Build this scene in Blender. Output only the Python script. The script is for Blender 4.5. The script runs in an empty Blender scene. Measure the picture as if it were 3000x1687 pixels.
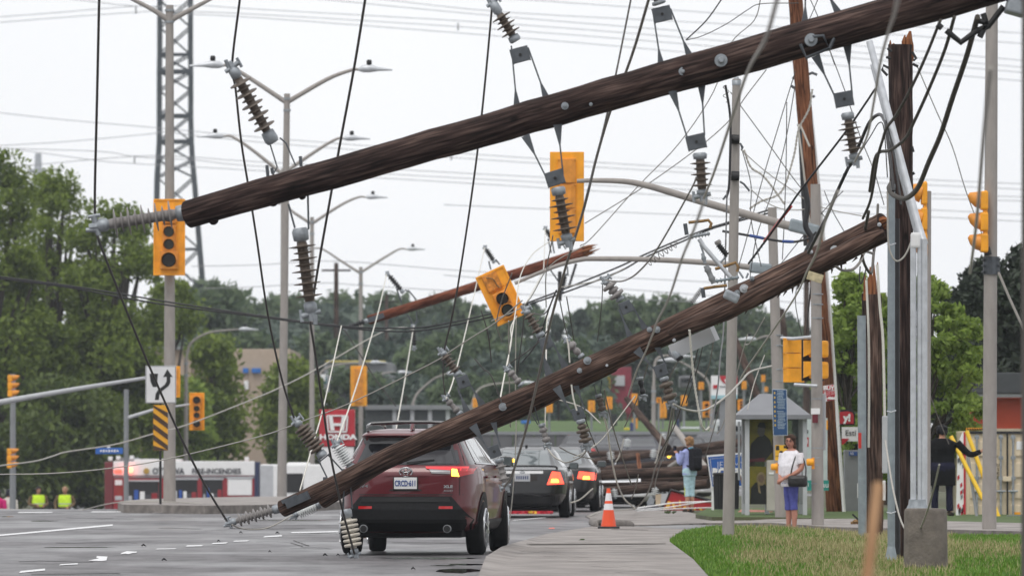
import bpy, bmesh, math, random
import numpy as np
from mathutils import Vector, Matrix
R = math.radians
C = bpy.context.scene.collection
SC = bpy.context.scene
random.seed(7)
# ---------------------------------------------------------------- camera, sky, sun, exposure
F = 20000.0                     # focal length in photograph pixels (240 mm on a 36 mm wide sensor)
CAMH = 1.5
TILT = math.atan(456.5 / F)
cam = bpy.data.cameras.new('camera'); camo = bpy.data.objects.new('camera', cam); C.objects.link(camo)
camo.location = (0, 0, CAMH); camo.rotation_euler = (R(90) + TILT, 0, 0)
cam.sensor_width = 36.0; cam.lens = 240.0; cam.clip_start = 1.0; cam.clip_end = 6000.0
cam.dof.use_dof = True; cam.dof.focus_distance = 92.0; cam.dof.aperture_fstop = 5.0
SC.camera = camo
SC.render.resolution_x, SC.render.resolution_y = 1024, 575
SC.view_settings.view_transform = 'Standard'; SC.view_settings.look = 'None'
SC.view_settings.exposure = 0.0; SC.view_settings.gamma = 1.0
try: SC.view_settings.use_curve_mapping = False
except Exception: pass
w = bpy.data.worlds.new('World'); SC.world = w; w.use_nodes = True
nt = w.node_tree; nt.nodes.clear()
SUN_EL, SUN_AZ = R(58), R(200)
sky = nt.nodes.new('ShaderNodeTexSky'); sky.sky_type = 'NISHITA'; sky.sun_disc = False
sky.sun_elevation = SUN_EL; sky.sun_rotation = SUN_AZ; sky.air_density = 1.0; sky.dust_density = 4.0
hsv = nt.nodes.new('ShaderNodeHueSaturation'); hsv.inputs['Saturation'].default_value = 0.12
mixc = nt.nodes.new('ShaderNodeMix'); mixc.data_type = 'RGBA'; mixc.inputs[0].default_value = 0.82
tcw = nt.nodes.new('ShaderNodeTexCoord'); nz = nt.nodes.new('ShaderNodeTexNoise'); nz.inputs['Scale'].default_value = 5.0
nz.inputs['Detail'].default_value = 3.0
rampw = nt.nodes.new('ShaderNodeValToRGB')
rampw.color_ramp.elements[0].position = 0.3; rampw.color_ramp.elements[0].color = (11.0, 11.15, 11.6, 1)
rampw.color_ramp.elements[1].position = 0.7; rampw.color_ramp.elements[1].color = (12.3, 12.4, 12.6, 1)
bg = nt.nodes.new('ShaderNodeBackground'); bg.inputs['Strength'].default_value = 0.1
ow = nt.nodes.new('ShaderNodeOutputWorld')
L = nt.links.new
L(sky.outputs[0], hsv.inputs['Color']); L(hsv.outputs[0], mixc.inputs[6])
L(tcw.outputs['Generated'], nz.inputs['Vector']); L(nz.outputs['Fac'], rampw.inputs[0]); L(rampw.outputs[0], mixc.inputs[7])
L(mixc.outputs[2], bg.inputs['Color']); L(bg.outputs[0], ow.inputs['Surface'])
sun = bpy.data.lights.new('sun', 'SUN'); suno = bpy.data.objects.new('sun', sun); C.objects.link(suno)
sun.energy = 1.2; sun.angle = R(25); sun.color = (1.0, 0.96, 0.9)
suno.rotation_euler = (R(90) - SUN_EL, 0, R(180) - SUN_AZ)

# ---------------------------------------------------------------- placing helpers
CT, ST = math.cos(TILT), math.sin(TILT)
def ray(sx, sy):
    a, b = (sx - 1500) / F, (843.5 - sy) / F
    return Vector((a, CT - b * ST, ST + b * CT))
def P(sx, sy, d):               # point that far down the street, seen at that place in the photograph
    r = ray(sx, sy); k = d / r.y
    return Vector((r.x * k, d, CAMH + r.z * k))
def G(sx, sy, z=0.0):           # point on level ground
    r = ray(sx, sy); k = (z - CAMH) / r.z
    return Vector((r.x * k, r.y * k, z))
def px(d): return F / d         # photograph pixels per metre
def sstep(a, b, v):
    t = min(1, max(0, (v - a) / (b - a))); return t * t * (3 - 2 * t)
def hz(x, y):                   # terrain height: falls away on the left beyond the crossing, climbs gently ahead
    a = x / max(y, 1) * 160
    left = 1 - sstep(-3, 1, a)
    return -2.0 * left * sstep(157, 215, y) + (1 - left) * .5 * sstep(200, 330, y)

# ---------------------------------------------------------------- mesh builder
class MB:
    def __init__(s): s.v = []; s.f = []; s.m = []; s.s = []; s.uv = []; s.mi = 0
    def add(s, vs, fs, smooth=False, uvs=None):
        o = len(s.v); s.v += [tuple(v) for v in vs]
        for i, f in enumerate(fs):
            s.f.append([o + k for k in f]); s.m.append(s.mi); s.s.append(smooth)
            s.uv.append(uvs[i] if uvs else None)
        return s
    def box(s, c, size, rot=None):
        hx, hy, hzz = size[0] / 2, size[1] / 2, size[2] / 2
        vs = [Vector((x, y, z)) for x in (-hx, hx) for y in (-hy, hy) for z in (-hzz, hzz)]
        if rot is not None: vs = [rot @ v for v in vs]
        c = Vector(c)
        return s.add([v + c for v in vs], [(0, 1, 3, 2), (4, 6, 7, 5), (0, 4, 5, 1), (2, 3, 7, 6), (0, 2, 6, 4), (1, 5, 7, 3)])
    def bbox(s, c, size, bev=0.02, rot=None):        # bevelled box
        bm = bmesh.new(); bmesh.ops.create_cube(bm, size=1)
        for v in bm.verts: v.co = Vector((v.co.x * size[0], v.co.y * size[1], v.co.z * size[2]))
        bmesh.ops.bevel(bm, geom=list(bm.edges), offset=min(bev, min(size) * .45), segments=2, affect='EDGES', profile=.6)
        bm.verts.index_update()
        c = Vector(c)
        s.add([((rot @ v.co) if rot is not None else v.co) + c for v in bm.verts], [[v.index for v in f.verts] for f in bm.faces])
        bm.free(); return s
    def beam(s, p0, p1, w, h=None):
        p0, p1 = Vector(p0), Vector(p1); h = h or w
        d = p1 - p0; l = d.length; d.normalize()
        up = Vector((0, 1, 0)) if abs(d.y) < .9 else Vector((0, 0, 1))
        a = d.cross(up).normalized(); b = a.cross(d).normalized()
        rot = Matrix((a, b, d)).transposed()
        return s.box((p0 + p1) / 2, (w, h, l), rot)
    def tube(s, pts, r, seg=8, caps=True, smooth=True, ell=None):
        pts = [Vector(p) for p in pts]; n = len(pts)
        rs = list(r) if isinstance(r, (list, tuple)) else [r] * n
        tg = []
        for i in range(n):
            t = pts[min(i + 1, n - 1)] - pts[max(i - 1, 0)]
            if t.length < 1e-9: t = tg[-1] if tg else Vector((0, 0, 1))
            tg.append(t.normalized())
        ref = Vector((0, 1, 0)) if abs(tg[0].y) < .9 else Vector((0, 0, 1))
        a = tg[0].cross(ref).normalized()
        vs = []; ln = [0]
        for i in range(n):
            a = (a - tg[i] * a.dot(tg[i])); a.normalize(); b = tg[i].cross(a)
            e = ell[i] if ell else (1, 1)
            for k in range(seg):
                q = 2 * math.pi * k / seg
                vs.append(pts[i] + a * (math.cos(q) * rs[i] * e[0]) + b * (math.sin(q) * rs[i] * e[1]))
            if i: ln.append(ln[-1] + (pts[i] - pts[i - 1]).length)
        fs = []; uvs = []; cir = 2 * math.pi * max(rs)
        for i in range(n - 1):
            for k in range(seg):
                k2 = (k + 1) % seg
                fs.append((i * seg + k, i * seg + k2, (i + 1) * seg + k2, (i + 1) * seg + k))
                u0, u1 = k / seg * cir, (k + 1) / seg * cir
                uvs.append(((u0, ln[i]), (u1, ln[i]), (u1, ln[i + 1]), (u0, ln[i + 1])))
        s.add(vs, fs, smooth, uvs)
        if caps:
            o = [tuple(v) for v in vs]
            s.add(o[:seg], [list(range(seg))[::-1]], False); s.add(o[-seg:], [list(range(seg))], False)
        return s
    def lathe(s, p0, p1, prof, seg=14, smooth=True):
        p0, p1 = Vector(p0), Vector(p1); ax = (p1 - p0)
        d = ax.normalized(); ref = Vector((0, 1, 0)) if abs(d.y) < .9 else Vector((0, 0, 1))
        a = d.cross(ref).normalized(); b = d.cross(a)
        vs = []
        for t, r in prof:
            for k in range(seg):
                q = 2 * math.pi * k / seg
                vs.append(p0 + ax * t + a * (math.cos(q) * r) + b * (math.sin(q) * r))
        n = len(prof); fs = []
        for i in range(n - 1):
            for k in range(seg):
                k2 = (k + 1) % seg
                fs.append((i * seg + k, i * seg + k2, (i + 1) * seg + k2, (i + 1) * seg + k))
        s.add(vs, fs, smooth)
        s.add(vs[:seg], [list(range(seg))[::-1]]); s.add(vs[-seg:], [list(range(seg))])
        return s
    def ball(s, c, r, seg=12, rings=8):
        c = Vector(c); rr = Vector(r) if isinstance(r, (tuple, list, Vector)) else Vector((r, r, r))
        vs = []; fs = []
        for i in range(rings + 1):
            t = math.pi * i / rings
            for k in range(seg):
                q = 2 * math.pi * k / seg
                vs.append((c.x + rr.x * math.sin(t) * math.cos(q), c.y + rr.y * math.sin(t) * math.sin(q), c.z + rr.z * math.cos(t)))
        for i in range(rings):
            for k in range(seg):
                k2 = (k + 1) % seg
                fs.append((i * seg + k, (i + 1) * seg + k, (i + 1) * seg + k2, i * seg + k2))
        return s.add(vs, fs, True)
    def prism(s, poly, y0, y1, o=(0, 0, 0)):         # outline in x,z extruded from y0 to y1
        o = Vector(o); n = len(poly)
        ar = sum(poly[i][0] * poly[(i + 1) % n][1] - poly[(i + 1) % n][0] * poly[i][1] for i in range(n))
        if ar < 0: poly = poly[::-1]
        vs = [o + Vector((x, y0, z)) for x, z in poly] + [o + Vector((x, y1, z)) for x, z in poly]
        fs = [list(range(n)), list(range(n, 2 * n))[::-1]]
        fs += [(i, i + n, (i + 1) % n + n, (i + 1) % n) for i in range(n)]
        return s.add(vs, fs)
    def poly(s, pts): return s.add(pts, [list(range(len(pts)))])
    def build(s, name, mats, parent=None, world=True):
        me = bpy.data.meshes.new(name)
        off = Vector((0, 0, 0))
        if parent is not None and world:
            q = parent
            while q is not None: off += q.location; q = q.parent
        if off.length: vs = [(v[0] - off.x, v[1] - off.y, v[2] - off.z) for v in s.v]
        else: vs = s.v
        me.from_pydata(vs, [], s.f)
        if not isinstance(mats, (list, tuple)): mats = [mats]
        for m in mats: me.materials.append(m)
        me.polygons.foreach_set('material_index', s.m); me.polygons.foreach_set('use_smooth', s.s)
        if any(u is not None for u in s.uv):
            ul = me.uv_layers.new(name='UVMap'); arr = []
            for f, u in zip(s.f, s.uv):
                arr += [c for q in u for c in q] if u is not None else [0.0, 0.0] * len(f)
            ul.data.foreach_set('uv', arr)
        me.update()
        o = bpy.data.objects.new(name, me); C.objects.link(o)
        if parent is not None: o.parent = parent
        return o
def fuse(mb, voxel):            # one continuous skin over all the shapes in mb
    me = bpy.data.meshes.new('tmp'); me.from_pydata(mb.v, [], mb.f)
    o = bpy.data.objects.new('tmp', me); C.objects.link(o)
    m = o.modifiers.new('r', 'REMESH'); m.mode = 'VOXEL'; m.voxel_size = voxel; m.use_smooth_shade = True
    sm = o.modifiers.new('s', 'SMOOTH'); sm.factor = .5; sm.iterations = 2
    dg = bpy.context.evaluated_depsgraph_get(); dg.update()
    out = bpy.data.meshes.new_from_object(o.evaluated_get(dg)); bpy.data.objects.remove(o)
    return out
def link_mesh(name, me, mt, parent):
    me.materials.clear(); me.materials.append(mt); me.name = name
    me.polygons.foreach_set('use_smooth', [True] * len(me.polygons))
    o = bpy.data.objects.new(name, me); C.objects.link(o); o.parent = parent; return o
def tag(o, label, cat, group=None, kind=None):
    if label: o['label'] = label
    if cat: o['category'] = cat
    if group: o['group'] = group
    if kind: o['kind'] = kind
    return o
def thing(name, label, cat, loc=(0, 0, 0), rz=0, group=None):
    o = bpy.data.objects.new(name, None); C.objects.link(o); o.location = loc; o.rotation_euler = (0, 0, rz)
    o.empty_display_size = .2
    return tag(o, label, cat, group)
def struct(name, mb, m):
    o = mb.build(name, m); o['kind'] = 'structure'; return o
def cat_rom(pts, k=6):
    pts = [Vector(p) for p in pts]
    if len(pts) < 3: return pts
    out = []
    q = [pts[0] * 2 - pts[1]] + pts + [pts[-1] * 2 - pts[-2]]
    for i in range(1, len(q) - 2):
        a, b, c, d = q[i - 1], q[i], q[i + 1], q[i + 2]
        for j in range(k):
            t = j / k
            out.append(.5 * ((2 * b) + (c - a) * t + (2 * a - 5 * b + 4 * c - d) * t * t + (3 * b - a - 3 * c + d) * t ** 3))
    out.append(pts[-1]); return out
def text(body, size, loc, m, parent, name='lettering', rz=0, align='CENTER', bold=0.0, xs=1.0, tilt=R(90), fit=None):
    cu = bpy.data.curves.new('t', 'FONT'); cu.body = body; cu.size = size; cu.align_x = align; cu.align_y = 'CENTER'
    cu.extrude = 0.003; cu.offset = bold; cu.resolution_u = 3
    o = bpy.data.objects.new('t', cu); C.objects.link(o)
    dg = bpy.context.evaluated_depsgraph_get(); dg.update()
    me = bpy.data.meshes.new_from_object(o.evaluated_get(dg)); bpy.data.objects.remove(o)
    me.materials.clear(); me.materials.append(m); me.name = name
    if fit: xx = [v.co.x for v in me.vertices]; xs = fit / (max(xx) - min(xx))
    mt = Matrix.Rotation(tilt, 4, 'X') @ Matrix.Diagonal((xs, 1, 1, 1)); me.transform(mt)
    ob = bpy.data.objects.new(name, me); C.objects.link(ob); ob.parent = parent
    off = Vector((0, 0, 0))
    ob.location = Vector(loc); ob.rotation_euler = (0, 0, rz)
    return ob

# ---------------------------------------------------------------- materials
def newmat(name):
    m = bpy.data.materials.new(name); m.use_nodes = True; nt = m.node_tree; nt.nodes.clear()
    o = nt.nodes.new('ShaderNodeOutputMaterial'); b = nt.nodes.new('ShaderNodeBsdfPrincipled')
    nt.links.new(b.outputs[0], o.inputs[0]); return m, nt, b, o
def M(name, col, rough=.7, metal=0, var=.12, scale=4.0, bump=0, bscale=30, emit=0, coat=0, stretch=(1, 1, 1), spec=.5):
    m, nt, b, o = newmat(name)
    b.inputs['Roughness'].default_value = rough; b.inputs['Metallic'].default_value = metal
    b.inputs['Specular IOR Level'].default_value = spec; b.inputs['Coat Weight'].default_value = coat; b.inputs['Coat Roughness'].default_value = .04
    tc = nt.nodes.new('ShaderNodeTexCoord'); mp = nt.nodes.new('ShaderNodeMapping'); mp.inputs['Scale'].default_value = stretch
    nt.links.new(tc.outputs['Object'], mp.inputs[0])
    n = nt.nodes.new('ShaderNodeTexNoise'); n.inputs['Scale'].default_value = scale; n.inputs['Detail'].default_value = 4
    nt.links.new(mp.outputs[0], n.inputs['Vector'])
    rp = nt.nodes.new('ShaderNodeValToRGB'); e = rp.color_ramp.elements
    e[0].position = .3; e[1].position = .72
    e[0].color = tuple(c * (1 - var) for c in col) + (1,); e[1].color = tuple(min(1, c * (1 + var)) for c in col) + (1,)
    nt.links.new(n.outputs['Fac'], rp.inputs[0]); nt.links.new(rp.outputs[0], b.inputs['Base Color'])
    if bump:
        n2 = nt.nodes.new('ShaderNodeTexNoise'); n2.inputs['Scale'].default_value = bscale; n2.inputs['Detail'].default_value = 3
        nt.links.new(mp.outputs[0], n2.inputs['Vector'])
        bp = nt.nodes.new('ShaderNodeBump'); bp.inputs['Strength'].default_value = bump; bp.inputs['Distance'].default_value = .02
        nt.links.new(n2.outputs['Fac'], bp.inputs['Height']); nt.links.new(bp.outputs[0], b.inputs['Normal'])
    if emit:
        nt.links.new(rp.outputs[0], b.inputs['Emission Color']); b.inputs['Emission Strength'].default_value = emit
    return m
def wood(name, c0, c1, c2, rough=.8):
    m, nt, b, o = newmat(name); b.inputs['Roughness'].default_value = .92; b.inputs['Specular IOR Level'].default_value = .22
    tc = nt.nodes.new('ShaderNodeTexCoord')
    def nz(sc, stretch, det=5):
        mp = nt.nodes.new('ShaderNodeMapping'); mp.inputs['Scale'].default_value = stretch
        nt.links.new(tc.outputs['UV'], mp.inputs[0])
        n = nt.nodes.new('ShaderNodeTexNoise'); n.inputs['Scale'].default_value = sc; n.inputs['Detail'].default_value = det
        nt.links.new(mp.outputs[0], n.inputs['Vector']); return n
    g = nz(26, (1, .07, 1), 8); big = nz(2.2, (1, .45, 1), 7); cr = nz(8, (1, .06, 1), 4)
    rp = nt.nodes.new('ShaderNodeValToRGB'); e = rp.color_ramp.elements
    e[0].position = .32; e[0].color = c0 + (1,); e[1].position = .7; e[1].color = c2 + (1,)
    k = e.new(.5); k.color = c1 + (1,)
    nt.links.new(g.outputs['Fac'], rp.inputs[0])
    r2 = nt.nodes.new('ShaderNodeValToRGB'); r2.color_ramp.elements[0].position = .3; r2.color_ramp.elements[1].position = .75
    r2.color_ramp.elements[0].color = (.42, .38, .38, 1); r2.color_ramp.elements[1].color = (1.45, 1.4, 1.38, 1)
    nt.links.new(big.outputs['Fac'], r2.inputs[0])
    mx = nt.nodes.new('ShaderNodeMix'); mx.data_type = 'RGBA'; mx.blend_type = 'MULTIPLY'; mx.inputs[0].default_value = 1
    nt.links.new(rp.outputs[0], mx.inputs[6]); nt.links.new(r2.outputs[0], mx.inputs[7])
    r3 = nt.nodes.new('ShaderNodeValToRGB'); r3.color_ramp.elements[0].position = .47; r3.color_ramp.elements[1].position = .5
    k = r3.color_ramp.elements.new(.53); k.color = (1, 1, 1, 1)
    r3.color_ramp.elements[0].color = (1, 1, 1, 1); r3.color_ramp.elements[1].color = (.12, .1, .09, 1)
    nt.links.new(cr.outputs['Fac'], r3.inputs[0])
    m2 = nt.nodes.new('ShaderNodeMix'); m2.data_type = 'RGBA'; m2.blend_type = 'MULTIPLY'; m2.inputs[0].default_value = .75
    nt.links.new(mx.outputs[2], m2.inputs[6]); nt.links.new(r3.outputs[0], m2.inputs[7])
    vo = nt.nodes.new('ShaderNodeTexVoronoi'); vo.inputs['Scale'].default_value = 2.6; vm = nt.nodes.new('ShaderNodeMapping'); vm.inputs['Scale'].default_value = (1, .55, 1)
    nt.links.new(tc.outputs['UV'], vm.inputs[0]); nt.links.new(vm.outputs[0], vo.inputs['Vector'])
    rk = nt.nodes.new('ShaderNodeValToRGB'); rk.color_ramp.elements[0].position = .05; rk.color_ramp.elements[0].color = (.12, .1, .09, 1); rk.color_ramp.elements[1].position = .11; rk.color_ramp.elements[1].color = (1, 1, 1, 1)
    nt.links.new(vo.outputs['Distance'], rk.inputs[0])
    m3 = nt.nodes.new('ShaderNodeMix'); m3.data_type = 'RGBA'; m3.blend_type = 'MULTIPLY'; m3.inputs[0].default_value = .85
    nt.links.new(m2.outputs[2], m3.inputs[6]); nt.links.new(rk.outputs[0], m3.inputs[7]); nt.links.new(m3.outputs[2], b.inputs['Base Color'])
    bp = nt.nodes.new('ShaderNodeBump'); bp.inputs['Strength'].default_value = .9; bp.inputs['Distance'].default_value = .014
    nt.links.new(g.outputs['Fac'], bp.inputs['Height']); nt.links.new(bp.outputs[0], b.inputs['Normal'])
    return m
def leafmat(name, c0, c1, rough=.6, trans=.35):
    m, nt, b, o = newmat(name); b.inputs['Roughness'].default_value = rough
    gm = nt.nodes.new('ShaderNodeNewGeometry'); tc = nt.nodes.new('ShaderNodeTexCoord')
    n = nt.nodes.new('ShaderNodeTexNoise'); n.inputs['Scale'].default_value = .45; n.inputs['Detail'].default_value = 3
    nt.links.new(tc.outputs['Object'], n.inputs['Vector'])
    ad = nt.nodes.new('ShaderNodeMath'); ad.operation = 'MULTIPLY_ADD'; ad.inputs[1].default_value = .45
    nt.links.new(gm.outputs['Random Per Island'], ad.inputs[0])
    mu = nt.nodes.new('ShaderNodeMath'); mu.operation = 'MULTIPLY'; mu.inputs[1].default_value = .6
    nt.links.new(n.outputs['Fac'], mu.inputs[0]); nt.links.new(mu.outputs[0], ad.inputs[2])
    rp = nt.nodes.new('ShaderNodeValToRGB'); e = rp.color_ramp.elements
    e[0].position = .2; e[0].color = c0 + (1,); e[1].position = .85; e[1].color = c1 + (1,)
    nt.links.new(ad.outputs[0], rp.inputs[0]); nt.links.new(rp.outputs[0], b.inputs['Base Color'])
    t = nt.nodes.new('ShaderNodeBsdfTranslucent'); nt.links.new(rp.outputs[0], t.inputs[0])
    mx = nt.nodes.new('ShaderNodeMixShader'); mx.inputs[0].default_value = trans
    nt.links.new(b.outputs[0], mx.inputs[1]); nt.links.new(t.outputs[0], mx.inputs[2]); nt.links.new(mx.outputs[0], o.inputs[0])
    return m
def glassmat(name, col, rough=.03, alpha=.25):
    m, nt, b, o = newmat(name)
    b.inputs['Base Color'].default_value = col + (1,); b.inputs['Roughness'].default_value = rough
    b.inputs['Specular IOR Level'].default_value = .8
    t = nt.nodes.new('ShaderNodeBsdfTransparent'); mx = nt.nodes.new('ShaderNodeMixShader'); mx.inputs[0].default_value = alpha
    nt.links.new(t.outputs[0], mx.inputs[1]); nt.links.new(b.outputs[0], mx.inputs[2]); nt.links.new(mx.outputs[0], o.inputs[0])
    return m
def asphalt():
    m, nt, b, o = newmat('wet_asphalt')
    tc = nt.nodes.new('ShaderNodeTexCoord')
    def nz(sc, det, st=(1, 1, 1)):
        mp = nt.nodes.new('ShaderNodeMapping'); mp.inputs['Scale'].default_value = st
        nt.links.new(tc.outputs['Object'], mp.inputs[0])
        n = nt.nodes.new('ShaderNodeTexNoise'); n.inputs['Scale'].default_value = sc; n.inputs['Detail'].default_value = det
        nt.links.new(mp.outputs[0], n.inputs['Vector']); return n
    big = nz(.3, 5, (1, .5, 1)); fine = nz(14, 4); mid = nz(2.2, 5, (1, .3, 1))
    rp = nt.nodes.new('ShaderNodeValToRGB'); e = rp.color_ramp.elements
    e[0].position = .34; e[0].color = (.085, .081, .084, 1); e[1].position = .66; e[1].color = (.175, .166, .172, 1)
    nt.links.new(mid.outputs['Fac'], rp.inputs[0])
    mx = nt.nodes.new('ShaderNodeMix'); mx.data_type = 'RGBA'; mx.blend_type = 'MULTIPLY'; mx.inputs[0].default_value = .7
    r2 = nt.nodes.new('ShaderNodeValToRGB'); r2.color_ramp.elements[0].color = (.55, .55, .56, 1); r2.color_ramp.elements[1].color = (1.3, 1.3, 1.3, 1)
    r2.color_ramp.elements[0].position = .3; r2.color_ramp.elements[1].position = .7
    nt.links.new(fine.outputs['Fac'], r2.inputs[0])
    nt.links.new(rp.outputs[0], mx.inputs[6]); nt.links.new(r2.outputs[0], mx.inputs[7]); nt.links.new(mx.outputs[2], b.inputs['Base Color'])
    r3 = nt.nodes.new('ShaderNodeValToRGB'); r3.color_ramp.elements[0].position = .4; r3.color_ramp.elements[1].position = .6
    r3.color_ramp.elements[0].color = (.34, .34, .34, 1); r3.color_ramp.elements[1].color = (.62, .62, .62, 1)
    nt.links.new(big.outputs['Fac'], r3.inputs[0]); nt.links.new(r3.outputs[0], b.inputs['Roughness'])
    bp = nt.nodes.new('ShaderNodeBump'); bp.inputs['Strength'].default_value = .5; bp.inputs['Distance'].default_value = .006
    nt.links.new(fine.outputs['Fac'], bp.inputs['Height']); nt.links.new(bp.outputs[0], b.inputs['Normal'])
    b.inputs['Specular IOR Level'].default_value = .35
    return m
K = {}
K['asphalt'] = asphalt()
K['concrete'] = M('concrete', (.265, .24, .225), .85, var=.3, scale=1.4, bump=.4, stretch=(1, .5, 1))
K['kerb'] = M('kerb_concrete', (.2, .18, .165), .9, var=.35, scale=5, bump=.5)
K['conc_pole'] = M('spun_concrete', (.31, .285, .265), .8, var=.1, scale=9, bump=.15, stretch=(1, 1, .35))
K['earth'] = M('verge_earth', (.075, .08, .04), .95, var=.4, scale=.6)
K['paint'] = M('road_paint', (.72, .72, .73), .55, var=.2, scale=6)
K['wood_dark'] = wood('creosote_wood', (.014, .009, .008), (.046, .029, .025), (.12, .084, .072))
K['wood_brown'] = wood('weathered_pole_wood', (.02, .013, .010), (.085, .053, .041), (.205, .142, .115))
K['wood_red'] = wood('red_cedar_wood', (.07, .018, .009), (.19, .06, .032), (.3, .12, .07))
K['wood_fresh'] = wood('splintered_wood', (.16, .05, .02), (.34, .14, .06), (.5, .27, .14))
K['wood_dusty'] = wood('grey_brown_wood', (.03, .021, .018), (.08, .055, .045), (.15, .11, .09))
K['wood_orange'] = wood('orange_leaning_wood', (.09, .03, .014), (.22, .09, .045), (.36, .17, .09))
K['stake'] = wood('stake_wood', (.3, .17, .08), (.42, .26, .14), (.55, .37, .22))
K['galv'] = M('galvanised_steel', (.30, .325, .35), .5, .4, var=.2, scale=14)
K['galv_dark'] = M('dull_steel_plate', (.095, .105, .118), .55, .4, var=.2, scale=12)
K['galv_lite'] = M('bright_zinc', (.55, .57, .6), .42, .35, var=.12, scale=10)
K['steel_blue'] = M('blue_grey_steel', (.27, .31, .335), .55, .4, var=.12, scale=10)
K['shed_brown'] = M('brown_polymer', (.11, .085, .066), .5, var=.3, scale=30)
K['shed_grey'] = M('grey_polymer', (.23, .215, .21), .5, var=.15, scale=30)
K['shed_cream'] = M('cream_porcelain', (.52, .48, .41), .28, var=.15, scale=20)
K['shed_white'] = M('white_porcelain', (.66, .68, .68), .3, var=.1, scale=20)
K['cable_dark'] = M('dark_conductor', (.068, .062, .058), .6, .2, var=.2, scale=40)
K['cable_grey'] = M('grey_conductor', (.2, .185, .165), .6, .3, var=.15, scale=40)
K['cable_pale'] = M('pale_conductor', (.42, .40, .36), .6, .2, var=.12, scale=40)
K['cable_white'] = M('pale_rope', (.62, .60, .54), .7, var=.08, scale=40)
K['cable_black'] = M('black_rubber', (.014, .014, .016), .45, var=.2, scale=20)
K['cable_blue'] = M('blue_sleeve', (.02, .06, .25), .45, var=.15, scale=20)
K['cable_red'] = M('red_sleeve', (.42, .02, .025), .45, var=.15, scale=20)
K['cable_sky'] = M('distant_conductor', (.30, .30, .32), .7, var=.05)
K['bark_cable'] = M('tarred_cable', (.062, .054, .043), .8, var=.4, scale=25, bump=.6)
K['rust'] = M('rusty_brass', (.25, .15, .06), .6, .5, var=.4, scale=40)
K['sig'] = M('signal_yellow', (.86, .36, .014), .5, var=.16, scale=4.5, bump=.15, bscale=25)
K['sig_in'] = M('signal_yellow_shell', (.70, .27, .03), .45, var=.2, scale=6)
K['lens_r'] = M('dark_lens', (.02, .014, .012), .15, var=.1)
K['lens_g'] = M('dull_green_lens', (.035, .042, .03), .15, var=.1)
K['black'] = M('matt_black', (.012, .012, .013), .6, var=.2)
K['blackgloss'] = M('gloss_black', (.010, .010, .012), .25, var=.1, coat=.8)
K['white'] = M('white_paint', (.78, .78, .78), .5, var=.04)
K['grey'] = M('mid_grey_paint', (.22, .23, .24), .6, var=.08)
K['lgrey'] = M('light_grey_paint', (.45, .46, .48), .55, var=.08)
K['green'] = leafmat('leaf_green', (.022, .045, .012), (.085, .14, .03))
K['bark'] = M('bark', (.05, .04, .032), .95, var=.4, scale=8)
# ================================================================ the setting
def grid(name, xs, ys, dz, m, keep=None):
    vs = [(x, y, hz(x, y) + dz) for y in ys for x in xs]; nx = len(xs); fs = []
    for j in range(len(ys) - 1):
        for i in range(nx - 1):
            if keep and not keep((xs[i] + xs[i + 1]) / 2, (ys[j] + ys[j + 1]) / 2): continue
            fs.append((j * nx + i, j * nx + i + 1, (j + 1) * nx + i + 1, (j + 1) * nx + i))
    mb = MB(); mb.add(vs, fs, True); return struct(name, mb, m)
XS = [-420, -200, -120, -80, -60, -50] + [float(x) for x in range(-44, 45)] + [50, 60, 80, 120, 200, 420]
YS = [-420, -200, -90, -30, 0, 30, 50, 70, 90, 110, 130, 145, 150] + [float(y) for y in range(154, 340, 4)] + [360, 400, 460, 540, 700, 900, 1150]
grid('ground', XS, YS, -0.012, K['earth'])
grid('road', XS, YS, 0.0, K['asphalt'], lambda x, y: (-44 < x < 60 and -420 < y < 200 and not (x > 3 and y > 140)) or (abs(x) < 26 and 200 <= y < 400 and x < 9))
def slab(name, pts, z, mats, foot=0.0, zs=None):     # flat raised sheet: outline given by its ground points, with a kerb face round it
    tops = [G(x, y, z) for x, y in pts]
    if zs: tops = [G(p[0], p[1], q) for p, q in zip(pts, zs)]
    n = len(tops); mb = MB()
    nrm = sum(tops[i].x * tops[(i + 1) % n].y - tops[(i + 1) % n].x * tops[i].y for i in range(n))
    if nrm < 0: tops = tops[::-1]
    mb.add(tops, [list(range(n))])
    mb.mi = 1
    lo = [Vector((p.x, p.y, foot)) for p in tops]
    for i in range(n):
        j = (i + 1) % n; mb.add([tops[i], lo[i], lo[j], tops[j]], [(0, 1, 2, 3)])
    return struct(name, mb, mats)
slab('pavement_apron', [(1385, 1725), (1424, 1628), (1470, 1600), (1512, 1588), (1600, 1563), (1740, 1540), (1860, 1541), (2000, 1548), (2100, 1549),
     (2010, 1565), (1965, 1588), (2030, 1636), (2110, 1725)], .1, [K['concrete'], K['kerb']], -.01,
     [.13, .13, .11, .04, .012, .012, .012, .012, .012, .02, .05, .08, .1])
slab('far_pavement', [(1745, 1527), (1790, 1535), (1870, 1537), (2060, 1531), (2260, 1530), (2440, 1543), (2600, 1546), (3030, 1556), (3030, 1532), (2600, 1521), (2250, 1513),
     (2060, 1509), (1990, 1493), (1760, 1494), (1715, 1510)], .13, [K['concrete'], K['kerb']], -.01, [.02, .02, .02, .03, .06, .13, .13, .13, .13, .13, .1, .05, .02, .02, .02])
slab('lawn_strip', [(2038, 1506), (2085, 1513), (2260, 1514), (2560, 1520), (3030, 1533), (3030, 1485), (2070, 1488)], .12, [M('lawn_soil', (.06, .1, .02), .95, var=.3, scale=2), K['earth']], -.01)
VERGE = [(2112, 1725), (2028, 1634), (1962, 1587), (2008, 1562), (2100, 1548), (2260, 1550), (2420, 1562), (2520, 1571), (3040, 1577), (3040, 1900), (2230, 1900)]
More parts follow.
